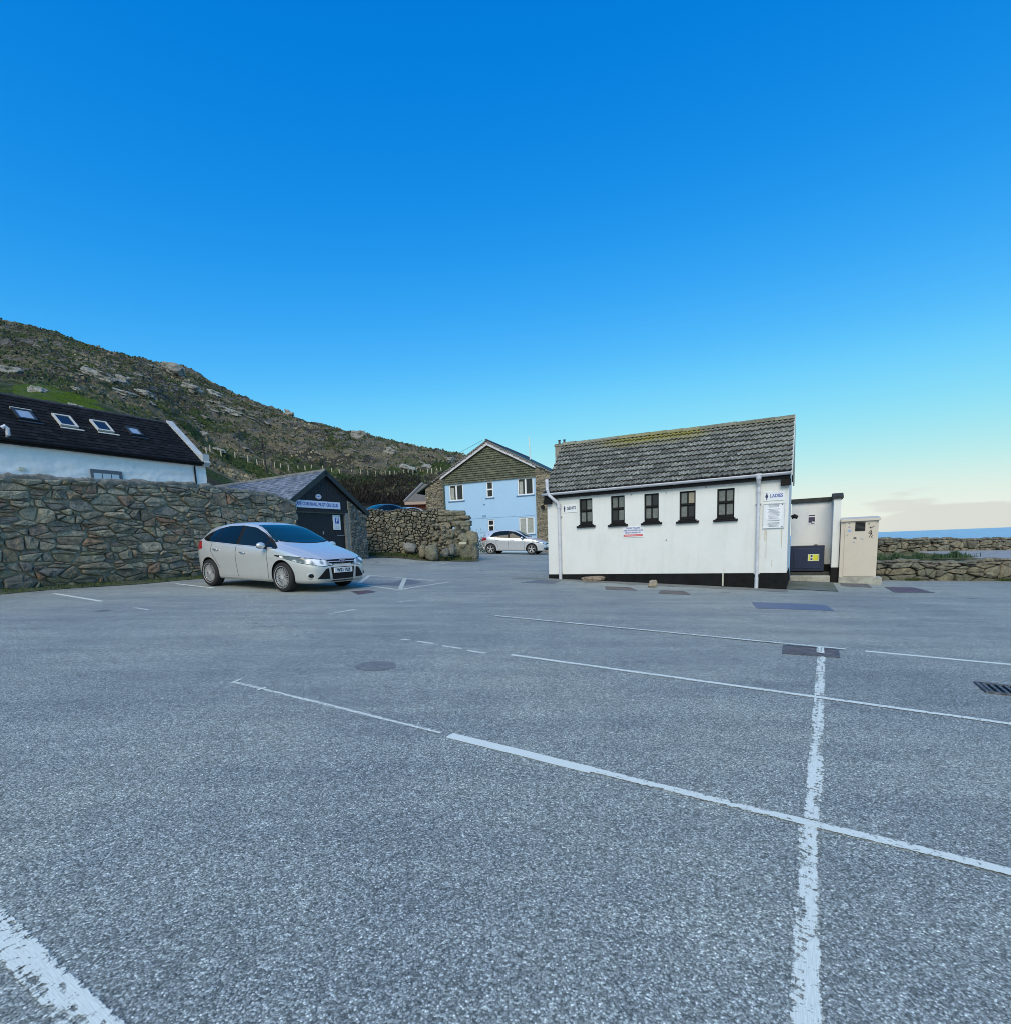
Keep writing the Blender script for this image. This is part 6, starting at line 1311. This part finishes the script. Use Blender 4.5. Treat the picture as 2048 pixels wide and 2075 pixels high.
def pchip(pts):
    x = np.array([p[0] for p in pts]); y = np.array([p[1] for p in pts]); h = np.diff(x); d = np.diff(y) / h; m = np.zeros(len(x))
    m[0], m[-1] = d[0], d[-1]
    for i in range(1, len(x) - 1):
        m[i] = 0 if d[i - 1] * d[i] <= 0 else 3 * (h[i - 1] + h[i]) / ((2 * h[i] + h[i - 1]) / d[i - 1] + (h[i] + 2 * h[i - 1]) / d[i])
    def f(q):
        q = min(max(q, x[0]), x[-1]); i = min(max(np.searchsorted(x, q) - 1, 0), len(x) - 2); t = (q - x[i]) / h[i]
        return float((2 * t ** 3 - 3 * t ** 2 + 1) * y[i] + (t ** 3 - 2 * t ** 2 + t) * h[i] * m[i] + (-2 * t ** 3 + 3 * t ** 2) * y[i + 1] + (t ** 3 - t ** 2) * h[i] * m[i + 1])
    return f
def car_section(P, f, s):
    """half cross-section points (y,z), bottom centre to top centre"""
    w_, zb, zt, bz, ry, rz_ = f['w'](s), f['zb'](s), f['top'](s), f['belt'](s), f['ry'](s), f['rz'](s)
    hh = bz - zb; cab = float(sst((s - P['fo'] * 1.15) / .5)) * float(sst((P['L'] - .25 - s) / .4))
    by = w_ * (.965 - .01 * cab)
    pts = [(0, zb), (w_ * .80, zb), (w_ * .935, zb + .035), (w_ * .965, zb + hh * .16), (w_ * .975, zb + hh * .30), (w_ * .992, zb + hh * .52), (w_, zb + hh * .72), (w_ * .992, zb + hh * .84), (by, bz)]
    g = []
    for k in (.33, .66): g.append((by + (ry - by) * k + .018 * cab, bz + (rz_ - bz) * k))
    pts += g + [(ry + .012 * cab, rz_ - .012)]
    pts += [(ry * .90, rz_ + (zt - rz_) * .36), (ry * .66, rz_ + (zt - rz_) * .74), (ry * .33, rz_ + (zt - rz_) * .95), (0, zt)]
    return pts
def smooth_poly(pts, n):
    out_ = []
    for i in range(len(pts) - 1):
        p0, p1, p2, p3 = [np.array(pts[min(max(k, 0), len(pts) - 1)]) for k in (i - 1, i, i + 1, i + 2)]
        for k in range(n):
            t = k / n; out_.append(tuple(.5 * ((2 * p1) + (-p0 + p2) * t + (2 * p0 - 5 * p1 + 4 * p2 - p3) * t * t + (-p0 + 3 * p1 - 3 * p2 + p3) * t ** 3)))
    out_.append(tuple(pts[-1])); return out_
def make_car(P, name, label, paint, detail, style, group=None):
    f = {k: pchip(P[k]) for k in ('top', 'w', 'zb', 'belt', 'ry', 'rz')}; L = P['L']; X0 = P['fo'] + P['wb'] / 2
    t = thing(name, label, 'car', (0, 0, 0), group)
    ss = np.unique(np.concatenate([np.linspace(0, .3, 12), np.linspace(.3, L - .35, 58), np.linspace(L - .35, L, 14)])); vs = []; rows = []
    for s in ss:
        pr = smooth_poly(car_section(P, f, s), 3); ring = [(X0 - s, y, z) for y, z in pr] + [(X0 - s, -y, z) for y, z in pr[-2:0:-1]]; rows.append(len(vs)); vs += ring
    n = len(ring); fs = []
    for i in range(len(ss) - 1):
        for j in range(n): a, b_ = rows[i], rows[i + 1]; fs.append((a + j, a + (j + 1) % n, b_ + (j + 1) % n, b_ + j))
    for r_, rev in ((0, True), (len(ss) - 1, False)):
        c = len(vs); ring = vs[rows[r_]:rows[r_] + n]; vs.append((ring[0][0] + (.006 if r_ == 0 else -.006), 0, sum(q[2] for q in ring) / n))
        for j in range(n): q = (rows[r_] + j, rows[r_] + (j + 1) % n, c); fs.append(q[::-1] if rev else q)
    me = bpy.data.meshes.new('body'); me.from_pydata(vs, [], fs); me.materials.append(paint); me.materials.append(M_cardark)
    bm = bmesh.new(); bm.from_mesh(me); bmesh.ops.recalc_face_normals(bm, faces=bm.faces); bvh = BVHTree.FromBMesh(bm); bm.to_mesh(me); bm.free()
    body = bpy.data.objects.new('body', me); COL.objects.link(body)
    wx = (P['wb'] / 2, -P['wb'] / 2); bm = bmesh.new()
    for x in wx:
        for sd_ in (1, -1):
            r_ = bmesh.ops.create_cone(bm, cap_ends=True, segments=48, radius1=P['arch'], radius2=P['arch'], depth=.42)
            bmesh.ops.transform(bm, matrix=Matrix.Translation((x, sd_ * (P['W'] - .03), P['r'] + .01)) @ Matrix.Rotation(R(90), 4, 'X'), verts=r_['verts'])
    cm = bpy.data.meshes.new('c'); bm.to_mesh(cm); bm.free(); cm.materials.append(paint); cm.materials.append(M_cardark); cm.polygons.foreach_set('material_index', [1] * len(cm.polygons))
    co = bpy.data.objects.new('c', cm); COL.objects.link(co)
    md = body.modifiers.new('b', 'BOOLEAN'); md.operation = 'DIFFERENCE'; md.object = co; md.solver = 'EXACT'
    dg = bpy.context.evaluated_depsgraph_get(); dg.update(); m2 = bpy.data.meshes.new_from_object(body.evaluated_get(dg)); body.modifiers.clear(); body.data = m2; m2.name = 'body'; bpy.data.objects.remove(co); bpy.data.meshes.remove(me)
    m2.polygons.foreach_set('use_smooth', [True] * len(m2.polygons))
    try: m2.set_sharp_from_angle(angle=R(42))
    except Exception: pass
    body.parent = t; body['_o'] = (0, 0, 0)
    def cast(p, d):
        p = Vector(p); d = Vector(d).normalized(); h = bvh.ray_cast(p - d * 3, d)
        return h[0] if h[0] else None
    def patch_(nm, lineA, lineB, d, m, off=.005, nn=18, mm=5, parent=None, thick=False):
        """surface patch between two 3D polylines, projected along d on the body"""
        A_, B_ = [np.array(q, float) for q in lineA], [np.array(q, float) for q in lineB]
        def rs(Ln, k):
            ls = np.cumsum([0] + [np.linalg.norm(Ln[i + 1] - Ln[i]) for i in range(len(Ln) - 1)]); q = k * ls[-1]; i = min(np.searchsorted(ls, q, side='right') - 1, len(Ln) - 2); u_ = (q - ls[i]) / max(1e-9, ls[i + 1] - ls[i]); return Ln[i] * (1 - u_) + Ln[i + 1] * u_
        mb = MB(); dn = Vector(d).normalized(); vs_ = []; 
        for j in range(mm + 1):
            for i in range(nn + 1):
                q = rs(A_, i / nn) * (1 - j / mm) + rs(B_, i / nn) * j / mm; h = cast(q, d); h = h if h else Vector(q); vs_.append(tuple(h - dn * off))
        k_ = nn + 1; mb.add(vs_, [(j * k_ + i, j * k_ + i + 1, (j + 1) * k_ + i + 1, (j + 1) * k_ + i) for j in range(mm) for i in range(nn)], raw=True)
        o = mb.build(nm, m, parent or t, smooth=True, origin=(0, 0, 0)); return o
    sx = lambda s: X0 - s
    for sd_ in (1, -1):
        d = (0, -sd_, 0); S3 = lambda q: [(sx(a), sd_ * 1.2, z) for a, z in q]
        # black surround first, panes above it
        o_ = patch_('window_surround', S3(style['glass_lo']), S3(style['glass_hi']), d, M_cardark, .003, 40, 8)
        for nm, lo, hi in style['panes']: patch_(nm, S3(lo), S3(hi), d, M_glass_tint if ('rear' in nm and style['name'] == 'ford') else M_glass, .0055, 20, 8)
        if detail:
            for a in style['seams']: patch_('door_seam', S3(a), S3([(q[0] + .012, q[1]) for q in a]), d, M_cardark, .0015, 14, 1)
            patch_('sill_trim', S3([(P['fo'] + P['arch'] + .03, .235), (P['fo'] + P['wb'] - P['arch'] - .03, .245)]), S3([(P['fo'] + P['arch'] + .03, .275), (P['fo'] + P['wb'] - P['arch'] - .03, .285)]), d, paint, .012, 14, 2)
            for q in style['handles']:
                h = cast((sx(q[0]), sd_ * 1.2, q[1]), d); mb = MB(); y = h[1]; mb.tube([(sx(q[0]) + .095, y + sd_ * .004, q[1]), (sx(q[0]) + .07, y + sd_ * .032, q[1] + .004), (sx(q[0]) - .07, y + sd_ * .032, q[1] + .006), (sx(q[0]) - .095, y + sd_ * .004, q[1] + .004)], .014, 8); mb.build('door_handle', paint if style['name'] == 'polo' else M_chrome, t, smooth=True, origin=(0, 0, 0))
            if style['name'] == 'ford': patch_('chrome_strip', S3([(_fs(1.30), _fz(.937)), (2.37, _fz(.985)), (3.5, _fz(1.045))]), S3([(_fs(1.30), _fz(.950)), (2.37, _fz(.998)), (3.5, _fz(1.058))]), d, M_rim, .007, 20, 1)
        # mirror
        mx, mz = style['mirror']; h = cast((sx(mx), sd_ * 1.2, mz - .03), d); mb = MB(); rock_mesh(mb, (sx(mx), h[1] + sd_ * .125, mz + .025), .075, .105, .068, 1, rough=0, sub=3); 
        mir = mb.build('mirror', paint, t, smooth=True, origin=(0, 0, 0)); mb = MB(); mb.tube([(sx(mx), h[1] - sd_ * .02, mz - .03), (sx(mx), h[1] + sd_ * .08, mz - .02)], [.03, .022], 8); rock_mesh(mb, (sx(mx) - .02, h[1] + sd_ * .12, mz + .0), .068, .10, .05, 1, rough=0, sub=2); mb.build('mirror_foot', M_cardark, mir, smooth=True, origin=(0, 0, 0))
        # lamps
        dd = (-1, -sd_ * style['hl_dir'], 0)
        patch_('headlight_surround', [(q[0], sd_ * q[1], q[2]) for q in style['hl_lo2']], [(q[0], sd_ * q[1], q[2]) for q in style['hl_hi2']], dd, M_cardark, .003, 16, 4)
        hl = patch_('headlight', [(q[0], sd_ * q[1], q[2]) for q in style['hl_lo']], [(q[0], sd_ * q[1], q[2]) for q in style['hl_hi']], dd, M_lamp, .007, 20, 6)
        patch_('tail_light', [(q[0], sd_ * q[1], q[2]) for q in style['tl_lo']], [(q[0], sd_ * q[1], q[2]) for q in style['tl_hi']], (1, -sd_ * .9, 0), M_lampred, .006, 12, 6)
        fl_ = style['fog']; h = cast((sx(.16), sd_ * fl_[0], fl_[1]), (-1, -sd_ * .55, 0)); 
        if h and detail:
            nrm = unit([.86, sd_ * .5, 0]); tv = unit(np.cross([0, 0, 1], nrm)); mb = MB()
            def ring_(r1, r2, o1, m_, nm, par=None):
                mb = MB(); k = 20; vv = []
                for r_, o_ in ((r1, o1), (r2, o1 + .008)):
                    for i in range(k): a = 2 * math.pi * i / k; vv.append(np.array(h) + tv * r_ * 1.5 * math.cos(a) + ZUP * r_ * math.sin(a) + nrm * (o_))
                mb.add(vv, [(i, (i + 1) % k, k + (i + 1) % k, k + i) for i in range(k)] + ([tuple(range(k, 2 * k))] if r2 < r1 and r2 < .05 else []), raw=True); return mb.build(nm, m_, par or t, smooth=True, origin=(0, 0, 0))
            fg = ring_(.066, .046, .010, paint, 'fog_lamp'); ring_(.050, .035, .014, M_cardark, 'fog_lamp_lens', fg)
    patch_('windscreen', [(sx(s), y, 2) for s, y in style['ws_lo']], [(sx(s), y, 2) for s, y in style['ws_hi']], (0, 0, -1), M_glass_green, .004, 30, 14)
    patch_('windscreen_surround', [(sx(s - .03), y * 1.03, 2) for s, y in style['ws_lo']], [(sx(s + .025), y * 1.03, 2) for s, y in style['ws_hi']], (0, 0, -1), M_cardark, .0018, 30, 14)
    patch_('rear_window', [(sx(s), y, 2) for s, y in style['rw_hi']], [(sx(s), y, 2) for s, y in style['rw_lo']], (0, 0, -1), M_glass, .004, 20, 8)
    F3 = lambda q: [(1.0 + X0, y, z) for y, z in q]
    for nm, lo, hi, m_, off in style['front']: patch_(nm, F3(lo), F3(hi), (-1, 0, 0), m_, off, 22, 4)
    # plate
    h = cast((X0 + 1, 0, style['plate_z']), (-1, 0, 0)); px_ = h[0] + .022; mb = MB(); mb.box(px_ - .03, px_, -.26, .26, style['plate_z'] - .055, style['plate_z'] + .055); pl = mb.build('number_plate', M_plate, t, bevel=.004, origin=(0, 0, 0))
    if style['plate']: text(style['plate'], .098, (px_ + .0015, 0, style['plate_z']), (0, 1, 0), (0, 0, 1), M_cardark, pl, out=.0015, bold=.002, sx=.98)
    if style['name'] == 'ford' and detail:
        h = cast((X0 + 1, 0, .665), (-1, 0, 0)); bx_ = h[0] + .02
        mb = MB(); mb.prism([(.085 * math.cos(a), .665 + .036 * math.sin(a)) for a in np.linspace(0, 6.283, 24, endpoint=False)], 0, bx_ - .02, bx_); bd = mb.build('badge', M_chrome, t, origin=(0, 0, 0)); mb = MB(); mb.prism([(.076 * math.cos(a), .665 + .029 * math.sin(a)) for a in np.linspace(0, 6.283, 24, endpoint=False)], 0, bx_, bx_ + .003); mb.build('badge_field', simple('badge_blue', (.01, .04, .22), .2), bd, origin=(0, 0, 0))
        text('Ford', .045, (bx_ + .004, 0, .665), (0, 1, 0), (0, 0, 1), M_chrome, bd, out=.001, shear=.3)
    # wheels
    r_ = P['r']; mbT = None
    def make_wheel(x, sd_):
        cx, cy = x, sd_ * (P['W'] - .115); k = 48; prof = [(.62, .10), (.72, .112), (.93, .108), (.985, .085), (1.0, .03), (1.0, -.03), (.985, -.085), (.93, -.108), (.72, -.112), (.62, -.10)]
        mb = MB(); vv = []
        for pr, po in prof:
            for i in range(k): a = 2 * math.pi * i / k; vv.append((cx + r_ * pr * math.cos(a), cy + sd_ * po, r_ + r_ * pr * math.sin(a)))
        mb.add(vv, [(j * k + i, j * k + (i + 1) % k, (j + 1) * k + (i + 1) % k, (j + 1) * k + i) for j in range(len(prof) - 1) for i in range(k)], raw=True)
        wh = mb.build('wheel', M_rubber, t, smooth=True, origin=(0, 0, 0)); R_ = r_ * .70; mb = MB(); vv = []
        for pr, po in ((.635, .085), (.675, .100), (.71, .112), (.735, .113), (.70, .095), (.60, .05), (.58, .0)):
            for i in range(k): a = 2 * math.pi * i / k; vv.append((cx + r_ * pr * math.cos(a), cy + sd_ * po, r_ + r_ * pr * math.sin(a)))
        mb.add(vv, [(j * k + i, j * k + (i + 1) % k, (j + 1) * k + (i + 1) % k, (j + 1) * k + i) for j in range(6) for i in range(k)], raw=True)
        def spoke(a0, a1, w0, w1, r0=.042, r1=None):
            r1 = r1 or R_ * .97; p0 = np.array([math.cos(a0) * r0, math.sin(a0) * r0]); p1 = np.array([math.cos(a1) * r1, math.sin(a1) * r1]); d = unit(p1 - p0); n_ = np.array([-d[1], d[0]])
            q = [p0 + n_ * w0, p0 - n_ * w0, p1 - n_ * w1, p1 + n_ * w1]; y0 = [.088, .088, .100, .100]
            mb.add([(cx + a[0], cy + sd_ * y, r_ + a[1]) for a, y in zip(q, y0)] + [(cx + a[0] * 1.0, cy + sd_ * (y - .03), r_ + a[1]) for a, y in zip(q, y0)], [(0, 1, 2, 3), (0, 4, 5, 1), (1, 5, 6, 2), (2, 6, 7, 3), (3, 7, 4, 0)], raw=True)
        if style['name'] == 'ford':
            for i in range(10): a = 2 * math.pi * i / 10; spoke(a - .10, a - .17, .0045, .0065); spoke(a + .10, a + .17, .0045, .0065)
        else:
            for i in range(5): a = 2 * math.pi * i / 5 + .3; spoke(a - .2, a - .15, .014, .016); spoke(a + .2, a + .15, .014, .016); spoke(a, a, .012, .004, r1=R_ * .6)
        mb.prism([(cx + .045 * math.cos(a), r_ + .045 * math.sin(a)) for a in np.linspace(0, 6.283, 20, endpoint=False)], 1, cy + sd_ * .09, cy + sd_ * .10)
        mb.build('rim', M_rim, wh, smooth=False, origin=(0, 0, 0)); mb = MB(); mb.prism([(cx + r_ * .64 * math.cos(a), r_ + r_ * .64 * math.sin(a)) for a in np.linspace(0, 6.283, 32, endpoint=False)], 1, cy + sd_ * .02, cy + sd_ * .045); mb.build('brake_disc', M_rimdark, wh, origin=(0, 0, 0))
    for x in wx:
        for sd_ in (1, -1): make_wheel(x, sd_)
    if detail: mb = MB(); ax_ = style['aerial']; mb.tube([(sx(ax_), 0, f['top'](ax_) - .01), (sx(ax_) - .16, 0, f['top'](ax_) + .19)], .005, 6); mb.build('aerial', M_cardark, t, origin=(0, 0, 0))
    t['_o'] = (0, 0, 0); return t
SF = dict(name='ford', glass_lo=[(1.17, .925), (1.6, .945), (2.4, .985), (3.3, 1.035), (3.66, 1.075), (3.84, 1.125)], glass_hi=[(1.17, .945), (1.42, 1.10), (1.72, 1.24), (2.05, 1.355), (2.5, 1.40), (3.0, 1.392), (3.4, 1.335), (3.70, 1.24), (3.84, 1.15)],
 panes=[('quarter_glass', [(1.25, .94), (1.48, .95)], [(1.25, .955), (1.48, 1.08)]), ('front_door_glass', [(1.53, .955), (2.38, .995)], [(1.53, 1.115), (1.75, 1.235), (2.07, 1.345), (2.38, 1.382)]), ('rear_door_glass', [(2.50, 1.0), (3.20, 1.04)], [(2.50, 1.388), (2.85, 1.382), (3.20, 1.345)]), ('rear_quarter_glass', [(3.24, 1.043), (3.6, 1.08), (3.78, 1.12)], [(3.24, 1.35), (3.5, 1.29), (3.78, 1.155)])],
 seams=[[(1.36, .93), (1.33, .60), (1.36, .27)], [(2.44, .985), (2.45, .60), (2.43, .27)], [(3.35, 1.04), (3.40, .85), (3.22, .62), (3.10, .45)]], handles=[(2.18, .83), (3.18, .885)], mirror=(1.48, .965),
 hl_dir=.9, hl_lo2=[(2.4, .44, .575), (2.4, .70, .555), (2.0, .95, .63), (1.45, 1.2, .775)], hl_hi2=[(2.4, .42, .60), (2.4, .62, .70), (2.0, .95, .765), (1.45, 1.2, .80)],
 hl_lo=[(2.4, .47, .585), (2.4, .70, .568), (2.0, .93, .64), (1.55, 1.15, .75)], hl_hi=[(2.4, .46, .605), (2.4, .62, .685), (2.0, .93, .752), (1.55, 1.15, .785)],
 tl_lo=[(-2.6, .55, .78), (-2.2, .9, .82), (-1.8, 1.1, .90)], tl_hi=[(-2.6, .55, .95), (-2.2, .9, 1.05), (-1.85, 1.08, 1.08)], fog=(.735, .37),
 ws_lo=[(1.36, -.72), (1.24, -.5), (1.16, -.2), (1.15, 0), (1.16, .2), (1.24, .5), (1.36, .72)], ws_hi=[(2.04, -.555), (1.97, -.3), (1.95, 0), (1.97, .3), (2.04, .555)],
 rw_hi=[(3.90, -.48), (3.88, 0), (3.90, .48)], rw_lo=[(4.16, -.52), (4.16, 0), (4.16, .52)],
 front=[('upper_grille', [(-.37, .615), (0, .605), (.37, .615)], [(-.41, .70), (0, .708), (.41, .70)], M_cardark, .006), ('grille_bar', [(-.38, .652), (0, .650), (.38, .652)], [(-.38, .666), (0, .665), (.38, .666)], M_rim, .016),
  ('lower_grille', [(-.29, .275), (0, .272), (.29, .275)], [(-.335, .535), (0, .54), (.335, .535)], M_cardark, .006), ('side_intake', [(.37, .29), (.66, .30)], [(.39, .52), (.46, .515)], M_cardark, .008), ('side_intake', [(-.37, .29), (-.66, .30)], [(-.39, .52), (-.46, .515)], M_cardark, .008), ('lower_slot', [(-.31, .232), (0, .229), (.31, .232)], [(-.31, .25), (0, .247), (.31, .25)], M_cardark, .008), ('bumper_lip', [(-.5, .20), (0, .195), (.5, .20)], [(-.5, .222), (0, .217), (.5, .222)], M_silver, .018)],
 plate_z=.468, plate='W21 VLB', aerial=2.2)
for _k in ('glass_lo', 'glass_hi'): SF[_k] = [(_fs(a), _fz(b)) for a, b in SF[_k]]
SF['panes'] = [(n_, [(_fs(a), _fz(b)) for a, b in lo], [(_fs(a), _fz(b)) for a, b in hi]) for n_, lo, hi in SF['panes']]
for _k in ('ws_lo', 'ws_hi', 'rw_lo', 'rw_hi'): SF[_k] = [(_fs(a), b) for a, b in SF[_k]]
SF['mirror'] = (1.40, .975)
SP = dict(name='polo', glass_lo=[(1.08, .895), (1.6, .925), (2.4, .955), (3.0, .985), (3.30, 1.02)], glass_hi=[(1.08, .91), (1.3, 1.06), (1.6, 1.22), (1.85, 1.325), (2.3, 1.375), (2.8, 1.355), (3.12, 1.27), (3.30, 1.06)],
 panes=[('quarter_glass', [(1.14, .91), (1.34, .92)], [(1.14, .93), (1.34, 1.06)]), ('front_door_glass', [(1.38, .925), (2.13, .955)], [(1.38, 1.08), (1.62, 1.205), (1.86, 1.31), (2.13, 1.345)]), ('rear_door_glass', [(2.24, .96), (2.82, .985)], [(2.24, 1.355), (2.5, 1.352), (2.82, 1.315)]), ('rear_quarter_glass', [(2.86, .99), (3.18, 1.015)], [(2.86, 1.305), (3.05, 1.25), (3.22, 1.06)])],
 seams=[[(1.22, .90), (1.20, .60), (1.24, .27)], [(2.18, .95), (2.19, .60), (2.17, .27)], [(3.0, .99), (3.02, .80), (2.88, .58), (2.78, .42)]], handles=[(1.98, .81), (2.86, .83)], mirror=(1.36, .935),
 hl_dir=.9, hl_lo2=[(2.2, .42, .55), (2.2, .64, .55), (1.8, .88, .63), (1.5, 1.05, .70)], hl_hi2=[(2.2, .42, .66), (2.2, .62, .685), (1.8, .88, .735), (1.5, 1.05, .75)],
 hl_lo=[(2.2, .44, .56), (2.2, .64, .562), (1.8, .86, .64), (1.55, 1.02, .70)], hl_hi=[(2.2, .44, .65), (2.2, .62, .672), (1.8, .86, .72), (1.55, 1.02, .738)],
 tl_lo=[(-2.4, .55, .76), (-2.0, .85, .78), (-1.7, 1.0, .84)], tl_hi=[(-2.4, .55, .92), (-2.0, .85, .98), (-1.72, .98, 1.0)], fog=(.60, .35),
 ws_lo=[(1.22, -.66), (1.12, -.4), (1.05, 0), (1.12, .4), (1.22, .66)], ws_hi=[(1.80, -.515), (1.72, 0), (1.80, .515)], rw_hi=[(3.60, -.44), (3.58, 0), (3.60, .44)], rw_lo=[(3.80, -.48), (3.80, 0), (3.80, .48)],
 front=[('upper_grille', [(-.36, .60), (0, .598), (.36, .60)], [(-.38, .655), (0, .658), (.38, .655)], M_cardark, .006), ('lower_grille', [(-.62, .26), (0, .25), (.62, .26)], [(-.58, .40), (0, .38), (.58, .40)], M_cardark, .007)], plate_z=.48, plate='', aerial=3.1)
def place(t, contact, heading, slope, scale, z=None):
    h = unit([heading[0], heading[1], 0]); hx = unit(h + ZUP * slope); y = unit(np.cross(ZUP, hx)); zz = np.cross(hx, y)
    t.matrix_world = Matrix(((hx[0] * scale, y[0] * scale, zz[0] * scale, contact[0]), (hx[1] * scale, y[1] * scale, zz[1] * scale, contact[1]), (hx[2] * scale, y[2] * scale, zz[2] * scale, contact[2]), (0, 0, 0, 1)))
def wheel_anchor(px, py, heading, P, scale, side, front=True, D=None):
    """centre of a car whose near front tyre touches the ground under this photo point"""
    if D is None: u_, v_ = G(px, py); w_ = W(u_, v_)[:2]
    else: w_ = at_y(px, py, D)[:2]
    h = unit(list(heading[:2])); lat = np.array([-h[1], h[0]]) * side
    return w_ - h * P['wb'] / 2 * scale * (1 if front else -1) - lat * (P['W'] - .115) * scale
ford = make_car(FORD, 'parked_car', 'dusty silver five door hatchback parked beside the long stone wall, front to the right', M_silver, True, SF, 'parked cars')
FH = unit([.868, -.497, 0]); FSC = 1.0
c2 = wheel_anchor(582, 1199, FH, FORD, FSC, -1); place(ford, (c2[0], c2[1], float(gz(*c2))), FH, -.045, FSC)
polo = make_car(POLO, 'parked_car', 'silver small hatchback parked side on in front of the blue house', M_silver2, True, SP, 'parked cars')
PH = unit([.955, -.295, 0]); PSC = 1.06
c2 = wheel_anchor(995.2, 1118.5, PH, POLO, PSC, -1, front=False, D=33.0); place(polo, (c2[0], c2[1], float(gz(*c2))), PH, -.035, PSC)
far1 = make_car(FORD, 'parked_car', 'dark blue car on the upper terrace, its roof showing over the ruined wall', M_bluecar, False, SF, 'parked cars')
place(far1, (-7.95, 34.8, 2.98), (-.55, -.83), 0, .86)
far2 = make_car(POLO, 'parked_car', 'pale silver car beside the garage, its top showing over the ruined wall', M_silver2, False, SP, 'parked cars')
place(far2, (-6.75, 37.0, 2.98), (-.55, -.83), 0, .84)
# small shrub with white flowers behind the far hatchback
t = thing('flowering_shrub', 'dark leafy shrub with white flowers between the ruined wall and the far silver car', 'shrub', at_y(975, 1121, 33.5)); mb = MB(); rg_ = random.Random(8); b0 = at_y(975, 1121, 33.5)
for _ in range(900):
    p = np.array([rg_.gauss(0, .38), rg_.gauss(0, .3), abs(rg_.gauss(.35, .35))]); a = rg_.uniform(0, 6.28); l = .07; mb.add([b0 + p, b0 + p + [l * math.cos(a), l * math.sin(a), .05], b0 + p + [l * math.cos(a) * .5, l * math.sin(a) * .5, .10]], [(0, 1, 2)], tint=(rg_.random() * .6, 0, 0), raw=True)
mb.build('foliage', M_succ, t, tint=True); mb = MB()
for _ in range(60):
    p = b0 + np.array([rg_.gauss(0, .4), -.25 + rg_.gauss(0, .2), abs(rg_.gauss(.5, .4))]); rock_mesh(mb, p, .04, .04, .035, 1, sub=1, rough=0)
mb.build('flowers', M_upvc, t)
for o in bpy.data.objects:
    if '_o' in o: del o['_o']
